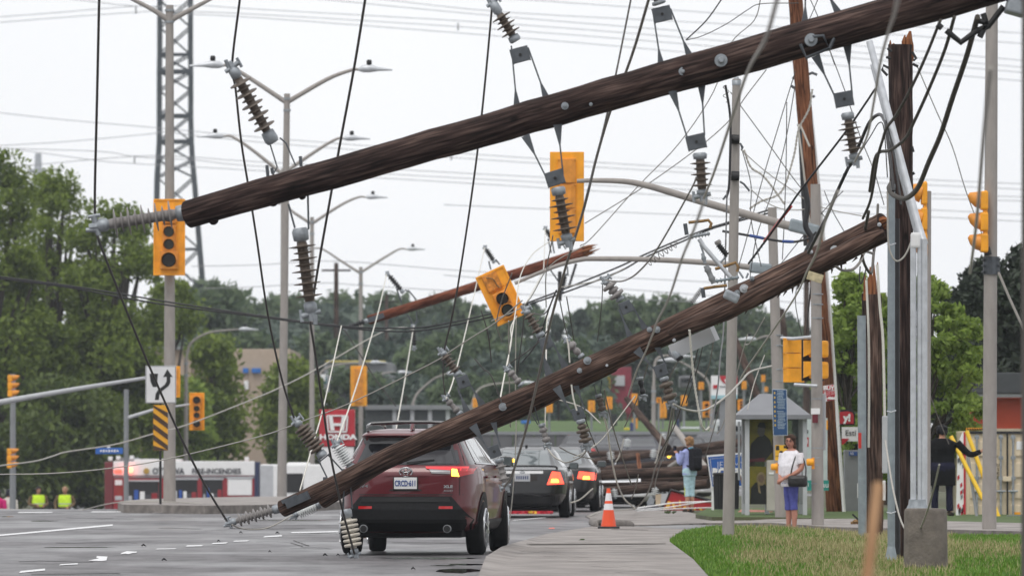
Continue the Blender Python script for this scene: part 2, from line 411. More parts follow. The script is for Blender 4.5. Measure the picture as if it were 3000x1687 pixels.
slab('grass_verge', VERGE, .04, [M('turf_soil', (.085, .105, .032), .95, var=.4, scale=1.2), K['earth']], -.01)
slab('median_island', [(345, 1472), (362, 1477), (600, 1480), (760, 1478), (900, 1473), (1060, 1466), (1060, 1452), (700, 1454), (420, 1461), (354, 1467)], .18, [K['concrete'], K['kerb']], -.6)
# ---- joints cut across the apron, wet patches
mb = MB()
for (x0, y0, x1, y1, t) in [(1500, 1592, 1950, 1590, 1.6), (1690, 1567, 1960, 1564, 1.4), (1790, 1548, 1900, 1551, 1)]:
    mb.poly([G(x0, y0 + t, .06 if y0 > 1580 else .017), G(x1, y1 + t, .06 if y0 > 1580 else .017), G(x1, y1 - t, .06 if y0 > 1580 else .017), G(x0, y0 - t, .06 if y0 > 1580 else .017)])
for q in range(5):
    rq = random.Random(40 + q); x, y = 1520 + q * 70, 1604 + q * 17; pts = [(x + i * 26, y + rq.uniform(-1.5, 1.5) + i * rq.uniform(-.6, .6)) for i in range(6)]
    zc = .115
    for a_, b_ in zip(pts, pts[1:]): mb.poly([G(a_[0], a_[1] + .35, zc), G(b_[0], b_[1] + .35, zc), G(b_[0], b_[1] - .35, zc), G(a_[0], a_[1] - .35, zc)])
struct('pavement_joints', mb, K['kerb'])
puddle = M('puddle_water', (.012, .012, .013), .06, var=.05)
mb = MB(); rnd = random.Random(3)
for (x, y, rx, ry) in [(1265, 1634, 140, 2.6), (1370, 1652, 55, 2.2), (1340, 1671, 70, 6), (1300, 1655, 40, 1), (860, 1523, 110, .9), (130, 1525, 42, .9), (20, 1512, 22, .8), (230, 1602, 120, .8), (1130, 1574, 100, .8)]:
    n = 18; pts = []
    for k in range(n):
        a = 2 * math.pi * k / n; q = rnd.uniform(.7, 1.2)
        pts.append(G(x + rx * q * math.cos(a), y + ry * q * math.sin(a), .004))
    mb.poly(pts)
struct('road_wet_streaks', mb, puddle)
mb = MB(); rq = random.Random(77)
for q in range(20):
    x, y = rq.uniform(-50, 1150), rq.uniform(1500, 1684); n_ = rq.randint(4, 9); st = rq.uniform(18, 46); yy = y; pts = []
    for i in range(n_): pts.append((x + i * st, yy)); yy += rq.uniform(-1.6, 1.6)
    t_ = rq.uniform(.18, .42) * (y - 1300) / 260
    for a_, b_ in zip(pts, pts[1:]): mb.poly([G(a_[0], a_[1] + t_, .005), G(b_[0], b_[1] + t_, .005), G(b_[0], b_[1] - t_, .005), G(a_[0], a_[1] - t_, .005)])
struct('road_cracks', mb, M('crack_tar', (.04, .038, .04), .6))
mb = MB()
def mark(x0, y0, x1, y1, t): mb.poly([G(x0, y0 + t, .008), G(x1, y1 + t, .008), G(x1 + (6 if abs(y1 - y0) < 3 else 0), y1 - t, .008), G(x0 + 6, y0 - t, .008)])
for a in [(-60, 1572, 330, 1537, 2.2), (55, 1674, 132, 1667, 2.8), (172, 1653, 228, 1650, 1.7), (455, 1607, 512, 1606, 1.2), (543, 1598, 590, 1597, 1.8), (618, 1591, 662, 1589, 1.8), (682, 1584, 724, 1583, 1.5),
          (770, 1571, 826, 1568, 2), (850, 1559, 990, 1556, 1.6), (50, 1500, 150, 1500, 1.3), (265, 1498.5, 352, 1498, 1.3), (446, 1500, 548, 1500, 1.8), (352, 1620, 400, 1616, 2.0)]: mark(*a)
mb.poly([G(258, 1641, .008), G(300, 1642, .008), G(312, 1640, .008), G(315, 1629, .008), G(284, 1627.5, .008), G(282, 1632, .008), G(290, 1634, .008)])
mb.poly([G(355, 1618.5, .0085), G(376, 1622, .0085), G(402, 1615, .0085), G(372, 1613, .0085)])
for a in [(1500, 1523, 1600, 1515, 1.0)]: mark(*a)
struct('road_markings', mb, K['paint'])
# ---- grass
def blades(name, n, fn, m, hmin, hmax, wd, label=None):
    r = np.random.default_rng(11); vs = []; fs = []
    vp = [G(x, y, .04) for x, y in VERGE]; poly = [(p.x, p.y) for p in vp]
    def inside(x, y):
        c = False; j = len(poly) - 1
        for i in range(len(poly)):
            xi, yi = poly[i]; xj, yj = poly[j]
            if (yi > y) != (yj > y) and x < (xj - xi) * (y - yi) / (yj - yi) + xi: c = not c
            j = i
        return c
    k = 0; tries = 0
    while k < n and tries < n * 12:
        tries += 1
        y = r.uniform(70, 124); x = r.uniform(1.9, 9.6)
        if x / y * F > 1560 or not inside(x, y): continue
        p = fn(x, y)
        if r.random() > p: continue
        h = r.uniform(hmin, hmax); a = r.uniform(0, 6.28); lx, ly = math.cos(a) * h * r.uniform(.1, .55), math.sin(a) * h * .4
        w_ = wd * r.uniform(.6, 1.3); i = len(vs)
        vs += [(x - w_, y, .035), (x + w_, y, .035), (x + lx * .5 + w_ * .6, y + ly * .5, .04 + h * .62), (x + lx * .5 - w_ * .6, y + ly * .5, .04 + h * .62), (x + lx, y + ly, .04 + h)]
        fs += [(i, i + 1, i + 2, i + 3), (i + 3, i + 2, i + 4)]; k += 1
    mb = MB(); mb.add(vs, fs); o = mb.build(name, m); return tag(o, label, 'grass', kind='stuff')
def drymask(x, y):
    s = x / y * F + 1500; ys = 1300 + 1.46 * F / y
    c = math.sin(x * 3.1 + y * .21) * .5 + math.sin(x * 1.3 - y * .13 + 1) * .5
    base = sstep(2080, 2230, s) * (.85 - .55 * sstep(1640, 1680, ys) * (1 - sstep(2350, 2500, s)))
    if s > 2790: base *= sstep(1590, 1612, ys) * (1 - sstep(1640, 1655, ys) * .8)
    return max(0.03, base * (.62 + .38 * c))
blades('grass', 52000, lambda x, y: 1 - .5 * drymask(x, y), leafmat('turf_green', (.05, .13, .01), (.20, .36, .045), trans=.4), .03, .10, .010, 'short green turf of the verge at the lower right')
blades('dry_grass', 17000, lambda x, y: drymask(x, y) ** 1.3, leafmat('dry_stalk', (.22, .19, .07), (.55, .48, .26), trans=.35), .05, .15, .0055, 'tall yellowed seeding grass mixed into the verge')
# ---- trees: tapered trunk, limbs, crown of leaf-sized faces in clumps
def leaf_mesh(name, cen, rad, per, size, seed, m, flat=1.0):
    r = np.random.default_rng(seed)
    cen = np.asarray(cen, float); rad = np.asarray(rad, float); n = len(cen) * per
    idx = np.repeat(np.arange(len(cen)), per)
    d = r.normal(size=(n, 3)); d /= np.linalg.norm(d, axis=1)[:, None]
    rr = r.random(n) ** .45; pos = cen[idx] + d * (rad[idx] * rr)[:, None] * np.array([1, 1, flat])
    u = r.normal(size=(n, 3)); u /= np.linalg.norm(u, axis=1)[:, None]
    q = r.normal(size=(n, 3)); v = np.cross(u, q); v /= np.linalg.norm(v, axis=1)[:, None]
    s = size * r.uniform(.55, 1.35, n)[:, None]
    a = pos - u * s; b = pos + v * s * .45; c = pos + u * s; e = pos - v * s * .45
    vs = np.stack([a, b, c, e], 1).reshape(-1, 3)
    me = bpy.data.meshes.new(name); me.vertices.add(len(vs)); me.vertices.foreach_set('co', vs.ravel())
    me.loops.add(len(vs)); me.loops.foreach_set('vertex_index', np.arange(len(vs), dtype=np.int32))
    me.polygons.add(n); me.polygons.foreach_set('loop_start', np.arange(n, dtype=np.int32) * 4)
    me.update(calc_edges=True); me.materials.append(m); return me
def crown_points(rng, n, h0, h1, wfun, inner=.3):
    pts = []
    for i in range(n):
        t = rng.random(); z = h0 + (h1 - h0) * t; w = wfun(t); a = rng.uniform(0, 6.28); q = (inner + (1 - inner) * rng.random()) ** .6
        pts.append(Vector((w * q * math.cos(a), w * q * math.sin(a), z)))
    return pts
def tree(name, label, X, Y, Z, height, width, base, ncl, per, leaf, m, seed, group=None, shape='round', clr=.11, limbs=14, flat=.75, trunk_r=None, bark='bark'):
    rng = random.Random(seed); t = thing(name, label, 'tree', (X, Y, Z), group=group)
    if shape == 'round': wf = lambda q: width * .5 * (max(.02, 1 - abs(2 * q - .85) ** 2.4 / 1.6)) ** .7 * (1 if q < .9 else .75)
    elif shape == 'cone': wf = lambda q: width * .5 * (1 - q) ** .8 + .25
    else: wf = lambda q: width * .5 * (.55 + .45 * math.sin(min(1, q * 1.2) * math.pi))
    cl = crown_points(rng, ncl, base, height * .97, wf)
    rad = [height * clr * rng.uniform(.55, 1.25) * (1.0 if shape != 'cone' else (1.15 - .75 * (c.z - base) / (height - base))) for c in cl]
    mb = MB(); tr = trunk_r or height * .022
    lean = rng.uniform(-.3, .3)
    tp = [Vector((lean * k / 5 * rng.uniform(.5, 1), rng.uniform(-.1, .1), height * .88 * k / 5 - (.3 if k == 0 else 0))) for k in range(6)]
    mb.tube(tp, [tr * (1.25 - k * .2) for k in range(6)], 9)
    for k in range(limbs):
        e = cl[rng.randrange(len(cl))]; z0 = max(base * .5, e.z * rng.uniform(.35, .75)); q = z0 / (height * .88)
        s0 = Vector((lean * q, 0, z0)); mid = s0.lerp(e, .5) + Vector((0, 0, -.04 * height * rng.random()))
        mb.tube([s0, mid, e], [tr * .5 * (1.1 - q), tr * .3, tr * .08], 6)
    mb.build('trunk', K[bark], t, world=False)
    me = leaf_mesh('crown', cl, rad, per, leaf, seed, m, flat); o = bpy.data.objects.new('crown', me); C.objects.link(o); o.parent = t
    return t
def tree_at(sx, d, top_y, width_px, base_y, name, label, ncl, per, leaf, m, seed, z=None, **kw):
    X = (sx - 1500) / px(d); Z = hz(X, d) if z is None else z
    H = CAMH + (1300 - top_y) / px(d) - Z; base = max(.2, CAMH + (1300 - base_y) / px(d) - Z)
    return tree(name, label, X, d, Z, H, width_px / px(d), base, ncl, per, leaf, m, seed, **kw)
LG = leafmat('spring_leaf', (.05, .085, .012), (.29, .38, .06), trans=.5)
LD = leafmat('deep_leaf', (.03, .055, .01), (.14, .19, .035), trans=.4)
LB = leafmat('bright_leaf', (.11, .18, .03), (.36, .48, .10), trans=.5)
LP = leafmat('pine_needle', (.008, .016, .009), (.03, .048, .02), trans=.12)
LH = leafmat('hazed_leaf', (.05, .085, .05), (.17, .23, .11), trans=.45)  # distance haze worked into the leaf colour, paler and bluer
LHB = leafmat('hazed_conifer', (.035, .06, .05), (.11, .15, .11), trans=.35)  # same haze tint put into the darker skyline foliage colour
G1 = 'big leafy trees left of the crossing'
tree_at(-30, 318, 425, 300, 1150, 'deciduous_tree', 'tall bright green tree cut by the left edge, highest of the left trees', 64, 290, .16, LG, 1, clr=.062, limbs=30, group=G1)
tree_at(150, 330, 505, 300, 1120, 'deciduous_tree', 'open-crowned green tree with sky gaps behind the long hanging cable', 60, 200, .155, LG, 2, clr=.062, limbs=34, group=G1)
tree_at(335, 326, 590, 320, 1060, 'deciduous_tree', 'wide dark-limbed green tree just left of the four-lens traffic light', 68, 210, .155, LG, 3, clr=.065, limbs=38, group=G1)
tree_at(505, 340, 815, 120, 980, 'deciduous_tree', 'small light green tree right of the median light pole', 18, 170, .15, LG, 4, clr=.085, limbs=10, group=G1)
tree_at(50, 322, 900, 420, 1400, 'leafy_bush', 'dense dark green thicket below the tall trees at far left', 60, 420, .17, LG, 5, clr=.13, group='undergrowth below the left trees')
tree_at(290, 324, 930, 400, 1400, 'leafy_bush', 'dense mid green thicket behind the pale signal arm', 60, 420, .17, LG, 6, clr=.13, group='undergrowth below the left trees')
tree_at(170, 312, 1130, 380, 1460, 'leafy_bush', 'low dark hedge mass behind the people in yellow vests', 50, 260, .2, LD, 66, clr=.2, group='undergrowth below the left trees')
tree_at(430, 335, 1080, 230, 1400, 'leafy_bush', 'green thicket above the fire truck roof', 40, 240, .2, LG, 7, clr=.17, group='undergrowth below the left trees')
tree_at(625, 345, 1005, 130, 1330, 'round_tree', 'rounded green tree right of the small four-lens traffic light', 40, 200, .2, LG, 8, clr=.13, group='street trees before the tan store')
tree_at(545, 338, 1130, 140, 1400, 'round_tree', 'low green tree between the hazard board and the second light pole', 30, 200, .19, LB, 9, clr=.14, group='street trees before the tan store')
tree_at(845, 350, 1062, 120, 1350, 'round_tree', 'green tree behind the second light pole', 36, 180, .2, LG, 10, clr=.13, group='street trees before the tan store')
tree_at(900, 355, 1110, 170, 1380, 'round_tree', 'green tree behind the red dealership sign', 34, 180, .2, LD, 11, clr=.13, group='street trees before the tan store')
# right-hand trees
tree_at(2495, 150, 790, 190, 1420, 'young_tree', 'light green young tree behind the broken brown pole stumps', 90, 140, .085, LB, 21, clr=.055, limbs=30, z=.1)
tree_at(2708, 138, 800, 350, 1400, 'young_tree', 'airy light green tree right of the galvanised conduits', 150, 150, .075, LB, 22, clr=.05, limbs=40, z=.1)
tree_at(2600, 170, 850, 180, 1420, 'young_tree', 'green tree hidden behind the near splintered pole', 40, 200, .11, LG, 25, clr=.09, limbs=14, z=.1)
tree_at(2890, 186, 765, 300, 1380, 'pine_tree', 'broad dark pine behind the thick right-hand light pole', 85, 330, .13, LP, 23, clr=.085, limbs=16, z=.1)
tree_at(3010, 178, 740, 200, 1400, 'pine_tree', 'dark pine cut by the right edge of the view', 60, 300, .13, LP, 24, clr=.09, limbs=12, z=.1)
# distant wood: three kinds, then copies
def copy_tree(o):
    c = o.copy(); C.objects.link(c)
    for ch in o.children:
        k = ch.copy(); C.objects.link(k); k.parent = c
    return c
RG = 'distant trees along the skyline'
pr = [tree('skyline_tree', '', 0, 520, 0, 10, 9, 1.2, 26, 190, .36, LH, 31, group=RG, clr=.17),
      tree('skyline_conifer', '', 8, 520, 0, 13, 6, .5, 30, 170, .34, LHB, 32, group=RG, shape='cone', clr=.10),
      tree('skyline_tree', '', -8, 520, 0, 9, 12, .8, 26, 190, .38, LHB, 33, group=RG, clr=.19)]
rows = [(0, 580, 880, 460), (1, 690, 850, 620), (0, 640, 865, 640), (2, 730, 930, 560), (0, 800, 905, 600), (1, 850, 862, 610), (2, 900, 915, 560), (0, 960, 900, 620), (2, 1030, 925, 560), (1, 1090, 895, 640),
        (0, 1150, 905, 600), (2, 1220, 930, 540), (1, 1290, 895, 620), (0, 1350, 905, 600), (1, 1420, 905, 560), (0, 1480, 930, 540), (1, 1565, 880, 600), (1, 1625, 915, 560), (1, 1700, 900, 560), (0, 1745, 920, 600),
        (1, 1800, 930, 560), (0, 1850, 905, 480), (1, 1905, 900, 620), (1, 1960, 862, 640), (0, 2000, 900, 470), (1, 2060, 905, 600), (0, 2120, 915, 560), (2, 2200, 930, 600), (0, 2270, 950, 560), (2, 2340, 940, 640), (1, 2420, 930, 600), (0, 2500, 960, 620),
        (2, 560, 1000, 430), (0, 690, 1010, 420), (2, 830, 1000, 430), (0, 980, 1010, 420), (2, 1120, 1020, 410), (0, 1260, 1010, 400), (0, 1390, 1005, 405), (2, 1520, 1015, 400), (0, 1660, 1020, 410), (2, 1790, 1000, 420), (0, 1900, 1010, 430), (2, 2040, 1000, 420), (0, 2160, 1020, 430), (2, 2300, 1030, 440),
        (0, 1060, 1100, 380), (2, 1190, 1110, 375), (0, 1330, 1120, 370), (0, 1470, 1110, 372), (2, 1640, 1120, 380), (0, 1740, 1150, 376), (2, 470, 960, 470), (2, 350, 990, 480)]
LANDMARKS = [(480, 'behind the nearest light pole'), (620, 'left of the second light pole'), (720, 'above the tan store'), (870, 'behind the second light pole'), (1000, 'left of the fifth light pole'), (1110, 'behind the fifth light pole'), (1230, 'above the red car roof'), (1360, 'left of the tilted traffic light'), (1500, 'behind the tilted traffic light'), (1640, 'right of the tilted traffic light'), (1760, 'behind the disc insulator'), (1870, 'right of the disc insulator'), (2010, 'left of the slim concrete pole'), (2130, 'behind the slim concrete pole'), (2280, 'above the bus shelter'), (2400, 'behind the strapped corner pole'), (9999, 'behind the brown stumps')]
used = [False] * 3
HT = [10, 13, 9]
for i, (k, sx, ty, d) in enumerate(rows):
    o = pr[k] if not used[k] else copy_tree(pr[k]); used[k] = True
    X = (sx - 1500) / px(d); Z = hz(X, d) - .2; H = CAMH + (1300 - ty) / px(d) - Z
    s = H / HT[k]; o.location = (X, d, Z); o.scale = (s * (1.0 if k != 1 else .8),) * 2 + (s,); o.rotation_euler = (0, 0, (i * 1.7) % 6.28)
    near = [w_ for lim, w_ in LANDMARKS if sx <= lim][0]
    o['label'] = ['rounded hazy green tree on the skyline ', 'pointed hazy conifer on the skyline ', 'broad low haze-tinted tree on the skyline '][k] + near

# leaf wall added unseen behind the camera to darken what paint and glass mirror
rq = random.Random(8); cl = []; rd = []
for i in range(150): cl.append((rq.uniform(-95, 95), -75 + rq.uniform(-9, 9), rq.uniform(.5, 13))); rd.append(rq.uniform(2, 4))
me = leaf_mesh('reflection_wood', cl, rd, 110, .9, 91, LD); ow_ = bpy.data.objects.new('reflection_wood', me); C.objects.link(ow_); tag(ow_, 'unseen leaf wall added behind the camera to darken reflections', 'unseen foliage', kind='stuff')
# ================================================================ poles, insulators, hardware
def rough_path(p0, p1, n, amp, rng):
    p0, p1 = Vector(p0), Vector(p1); out = []
    for k in range(n + 1):
        p = p0.lerp(p1, k / n)
        if 0 < k < n: p += Vector((rng.uniform(-amp, amp), 0, rng.uniform(-amp, amp)))
        out.append(p)
    return out
def splinters(mb, p, ax, r, n, ln, rng, seg=5):
    ax = Vector(ax).normalized(); ref = Vector((0, 1, 0)) if abs(ax.y) < .9 else Vector((1, 0, 0))
    a = ax.cross(ref).normalized(); b = ax.cross(a)
    for k in range(n):
        q = rng.uniform(0, 6.28); rr = r * rng.uniform(.2, .8); c = p + a * math.cos(q) * rr + b * math.sin(q) * rr
        l = ln * rng.uniform(.35, 1.1); w_ = r * rng.uniform(.18, .42)
        tip = c + ax * l + a * rng.uniform(-.03, .03) + b * rng.uniform(-.03, .03)
        mb.tube([c - ax * r * .9, c + ax * l * .45, tip], [w_, w_ * .75, w_ * .12], seg, smooth=False)
def pole_shaft(parent, p0, p1, r0, r1, m, seed=1, name='shaft', split0=0, split1=0, fresh='wood_fresh', n=26, seg=18):
    rng = random.Random(seed); pts = rough_path(p0, p1, n, r0 * .025, rng)
    mb = MB(); mb.tube(pts, [(r0 + (r1 - r0) * k / n) * rng.uniform(.975, 1.03) for k in range(n + 1)], seg)
    o = mb.build(name, m, parent)
    ax = (Vector(p1) - Vector(p0)).normalized()
    if split1:
        s = MB(); splinters(s, pts[-1], ax, r1, 11, split1, rng); s.build('splintered_end', K[fresh], parent)
    if split0:
        s = MB(); splinters(s, pts[0], -ax, r0, 9, split0, rng); s.build('splintered_end', K[fresh], parent)
    return o
def insul(parent, tip, base, n, rc, rs, shed='shed_grey', thin=True, clamp=True, cap=.16, lo=.14, arms=True, alt=True):
    t, b = P(*tip), P(*base); d = tip[2]; k = 1 / px(d); rc *= k; rs *= k
    core = MB()
    core.lathe(t, b, [(0, rc * .7), (.04, rc * 1.25), (lo * .8, rc * 1.3), (lo, rc * .75), (1 - cap, rc * .75), (1 - cap * .9, rc * 1.5), (.96, rc * 1.65), (1, rc * 1.3)], 12)
    o = core.build('insulator', K['galv'], parent)
    s = MB(); prof = [(lo, rc * .95)]; a0, a1 = lo + .03, 1 - cap - .02
    for i in range(n):
        c = a0 + (a1 - a0) * (i + .5) / n; q = (a1 - a0) / n; big = rs * (1 if (i % 2 == 0 or not alt) else .7)
        if thin: e_ = min(.3 * q, 2.6 * k / (b - t).length); prof += [(c - e_ * 1.6, rc * 1.0), (c - e_ * .4, big), (c + e_ * .4, big), (c + e_ * 1.2, rc * 1.05)]
        else: prof += [(c - q * .45, rc * 1.1), (c - q * .34, big * .9), (c, big), (c + q * .28, big * .93), (c + q * .4, rc * 1.2)]
    prof.append((1 - cap, rc * .95)); s.lathe(t, b, prof, 16)
    s.build('shed_stack', K[shed], o)
    if clamp:
        ax = (b - t).normalized(); c = MB(); sd = Vector((ax.z, 0, -ax.x))
        c.tube([t - sd * rc * 1.9 - ax * rc * .3, t + sd * rc * 1.9 + ax * rc * .2], [rc * .6, rc * .5], 6)
        c.tube([t - ax * rc * 1.5, t + ax * rc * .8], [rc * .6, rc * .9], 7, smooth=False)
        if arms:
            c.tube([t - ax * rc * 2.2 + sd * rc * .5, t + ax * rc * 1.2 + sd * rc * .9], rc * .45, 6)
            c.tube([t - sd * rc * 2.0 - ax * rc * 1.4, t - sd * rc * 2.0 + ax * rc * 1.0], rc * .35, 6)
        c.build('clamp', K['galv'], o)
    return o
def bracket(parent, d, c, w, h, ang, legs, gus=True, m='galv_dark'):
    mb = MB(); k = 1 / px(d); o = P(c[0], c[1], d); rot = Matrix.Rotation(-R(ang), 3, 'Y')
    mb.bbox(o, (w * k, .05, h * k), .008, rot)
    for s in (-1, 1): mb.box(o + rot @ Vector((s * w * k * .47, .06, 0)), (w * k * .06, .12, h * k * 1.0), rot)
    for a, b in legs:
        p, q = P(a[0], a[1], d), P(b[0], b[1], d); mb.beam(p, q, 4.6 * k, .03)
        if gus:
            u = (p - q).normalized(); s = Vector((u.z, 0, -u.x)); l = min((p - q).length * .6, 46 * k); g = 13 * k
            tri = [q - s * g - u * 20 * k, q + s * g - u * 20 * k, q + u * l + s * 1.5 * k, q + u * l - s * 1.5 * k]
            mb.prism([(v.x, v.z) for v in tri], q.y - .02, q.y + .02)
    ob = mb.build('bracket', K[m], parent)
    hb = MB(); hb.lathe(o - Vector((0, .035, 0)), o - Vector((0, .027, 0)), [(0, 4.5 * k), (1, 4.5 * k)], 10); hb.build('bolt_hole', K['black'], ob)
    return ob
def bolt(parent, x, y, d, r, m='galv_lite', deep=.06):
    k = 1 / px(d); p = P(x, y, d); mb = MB()
    mb.lathe(p - Vector((0, deep * .4, 0)), p + Vector((0, .12, 0)), [(0, r * k), (1, r * k)], 14, False)
    mb.lathe(p - Vector((.0, deep + .03, 0)), p, [(0, r * k * .4), (.3, r * k * .5), (1, r * k * .5)], 8)
    mb.build('bolt', K[m], parent)
def rods(parent, d, segs, r, m='galv_dark', name='strap_rod'):
    for s in segs:
        mb = MB(); mb.tube([P(x, y, d) for x, y in s], r / px(d), 6); mb.build(name, K[m], parent)

# ---- upper fallen pole (nearest, spans the whole view)
U = thing('fallen_utility_pole', 'huge dark brown utility pole lying slantwise high across the whole view, nearest and uppermost', 'utility pole', P(552, 628, 73))
def dU(x): return 73 - 4 * (x - 552) / 2400
p0, p1 = P(552, 628, 73), P(3080, -90, 68.6)
rng = random.Random(5); mb = MB(); pts = rough_path(p0, p1, 34, .006, rng)
mb.tube(pts, [(.152 + .043 * k / 34) * rng.uniform(.985, 1.02) for k in range(35)], 26)
for (x, y, r) in [(625, 644, 16), (800, 592, 14), (885, 574, 12), (900, 492, 10), (604, 590, 9), (1250, 405, 9)]:
    mb.ball(P(x, y, dU(x) - .02), r / px(72), 9, 6)
mb.build('shaft', K['wood_dark'], U)
insul(U, (283, 662, 73), (548, 622, 73), 9, 15, 42, 'shed_grey', cap=.13)
insul(U, (680, 198, 72.6), (800, 418, 72.8), 9, 13, 34, 'shed_brown')
insul(U, (912, 918, 72.4), (878, 668, 72.4), 9, 15, 40, 'shed_brown')
insul(U, (1443, 8, 71.4), (1512, 122, 71.4), 5, 11, 30, 'shed_brown', lo=.3)
insul(U, (1662, 706, 71), (1634, 548, 71), 6, 13, 36, 'shed_brown')
insul(U, (2058, 572, 70.4), (2050, 448, 70.4), 5, 13, 30, 'shed_brown')
insul(U, (2504, 468, 69.8), (2482, 330, 69.8), 6, 12, 34, 'shed_brown')
insul(U, (1908, -60, 70.6), (1932, 14, 70.6), 4, 13, 30, 'shed_brown', clamp=False)
rods(U, 72.8, [[(792, 425), (812, 490), (798, 515)], [(820, 404), (838, 420), (866, 485)]], 2.2)
rods(U, 72.4, [[(845, 598), (864, 668)], [(902, 572), (904, 670), (890, 680)]], 3)
rods(U, 72.6, [[(785, 520), (782, 484)], [(882, 488), (880, 458)], [(800, 510), (796, 492)]], 5, 'galv_dark', 'step_spike')
for (d, c, w_, legs, ang) in [(71.4, (1524, 161), 54, [((1498, 135), (1514, 306)), ((1547, 140), (1598, 282))], 15),
                         (71, (1626, 522), 54, [((1600, 520), (1548, 415)), ((1650, 512), (1636, 385))], 17),
                         (70.6, (1940, 42), 54, [((1912, 30), (1936, 186)), ((1964, 26), (2018, 160))], 13),
                         (70.4, (2040, 416), 56, [((2016, 412), (1976, 285)), ((2064, 398), (2056, 262))], 13),
                         (69.9, (2400, -40), 56, [((2360, -20), (2358, 62)), ((2412, -40), (2452, 32))], 13),
                         (69.8, (2473, 291), 54, [((2448, 288), (2398, 182)), ((2497, 280), (2484, 150))], 11)]:
    bracket(U, d, c, w_, 44, ang, legs)
for (x, y, r) in [(1655, 311, 11), (2000, 210, 12), (1731, 306, 5)]: bolt(U, x, y, dU(x) - .34, r, 'galv')
bolt(U, 2112, 178, 70.03, 19, 'galv', .14); bolt(U, 2376, 118, 69.58, 19, 'galv', .1)
rods(U, 69.5, [[(2345, 130), (2362, 170), (2430, 142), (2412, 105), (2380, 108)], [(2430, 142), (2450, 100)]], 5, 'galv_dark', 'steel_link')
mb = MB(); mb.bbox(P(2978, 18, 68.7), (.2, .44, .18), .02, Matrix.Rotation(R(16), 3, 'Y')); mb.build('steel_band', K['galv'], U)
rods(U, 68.8, [[(2746, 72), (2760, 84)], [(2772, 90), (2815, 125), (2860, 92), (2900, 75)], [(2862, 60), (2900, 72), (2940, 20)], [(2870, 110), (2890, 70), (2880, 40)]], 9, 'black', 'cable_clamp')

# ---- lower fallen pole across the red car
B = thing('fallen_utility_pole', 'brown snapped utility pole with steel brackets leaning down across the red car', 'utility pole', P(828, 1489, 90.4))
def dB(x): return 90.4 - 4.4 * (x - 828) / 1770
def cB(x, y, o=0): return (x, y, dB(x) + o)
path = [(828, 1489), (1000, 1410), (1200, 1311), (1500, 1183), (1778, 1056), (2122, 892), (2250, 834), (2594, 664)]
rng = random.Random(9); pp = cat_rom([P(x, y, dB(x)) for x, y in path], 5); n = len(pp)
mb = MB(); mb.tube(pp, [(.115 + .069 * k / (n - 1)) * rng.uniform(.98, 1.02) for k in range(n)], 26); shB = mb
mb = MB(); splinters(mb, pp[-1], pp[-1] - pp[-2], .17, 12, .3, rng); mb.build('splintered_end', K['wood_fresh'], B)
mb = MB()                                                    # strip added to stand for the shaded lower face of the pole
mb.tube(cat_rom([P(1960, 975, 86.6), P(2100, 925, 86.3), P(2200, 878, 86.1), P(2420, 765, 85.8), P(2590, 678, 85.7)], 4), [.03, .09, .105, .11, .10, .115, .11, .10, .115, .11, .10, .115, .11, .10, .11, .09, .03][:17], 11)
mb.build('shaded_face_strip', K['wood_brown'], B)
mb = shB; rng = random.Random(4)
for k in range(26):
    x = 1980 + k * 23 + rng.uniform(-8, 8); y = 1003 - (x - 1980) * .47
    q = P(x, y, dB(x)); mb.tube([q, q + Vector((rng.uniform(-.09, .02), 0, rng.uniform(-.08, -.02)))], [.018, .003], 5)
mb.build('shaft', K['wood_brown'], B)
# steel end plate and tip insulator
mb = MB()
e0, e1 = P(838, 1478, 90.1), P(905, 1448, 90.0); mb.beam(e0, e1, .11, .03)
e0, e1 = P(826, 1470, 90.2), P(870, 1452, 90.2); mb.beam(e0, e1, .05, .2); mb.build('end_plate', K['galv_dark'], B)
insul(B, (672, 1531, 90.6), (822, 1487, 90.5), 9, 8.5, 20, 'shed_grey')
insul(B, (868, 1232, 90.2), (948, 1338, 90.2), 7, 9.5, 25, 'shed_brown', thin=False, alt=False)
insul(B, (1040, 1624, 89.9), (1014, 1490, 89.9), 6, 9.5, 27, 'shed_cream', thin=False, alt=False, cap=.2)
rods(B, 90.1, [[(932, 1345), (958, 1398)], [(960, 1330), (1004, 1378)], [(1008, 1420), (1006, 1492)], [(1026, 1412), (1032, 1490)], [(938, 1350), (966, 1328)]], 2.2)
mb = MB(); mb.bbox(P(953, 1402, 90.1), (.06, .12, .05), .01); mb.bbox(P(1010, 1378, 90.1), (.07, .12, .05), .01); mb.build('mounting_foot', K['galv_dark'], B)
for (tip, base, n_, rs, sh, th) in [((1296, 1030), (1344, 1100), 5, 19, 'shed_brown', True), ((1540, 908), (1586, 986), 5, 19, 'shed_brown', True),
                            ((1774, 822), (1820, 880), 3, 24, 'shed_grey', False), ((1482, 1424), (1462, 1342), 3, 16, 'shed_grey', True),
                            ((1720, 1308), (1700, 1228), 4, 21, 'shed_brown', False), ((1970, 1182), (1944, 1104), 3, 22, 'shed_brown', False)]:
    x = tip[0]; insul(B, cB(x, tip[1], -.05), cB(x, base[1])[:0] + (base[0], base[1], dB(x) - .05), n_, 8.5, rs, sh, th)
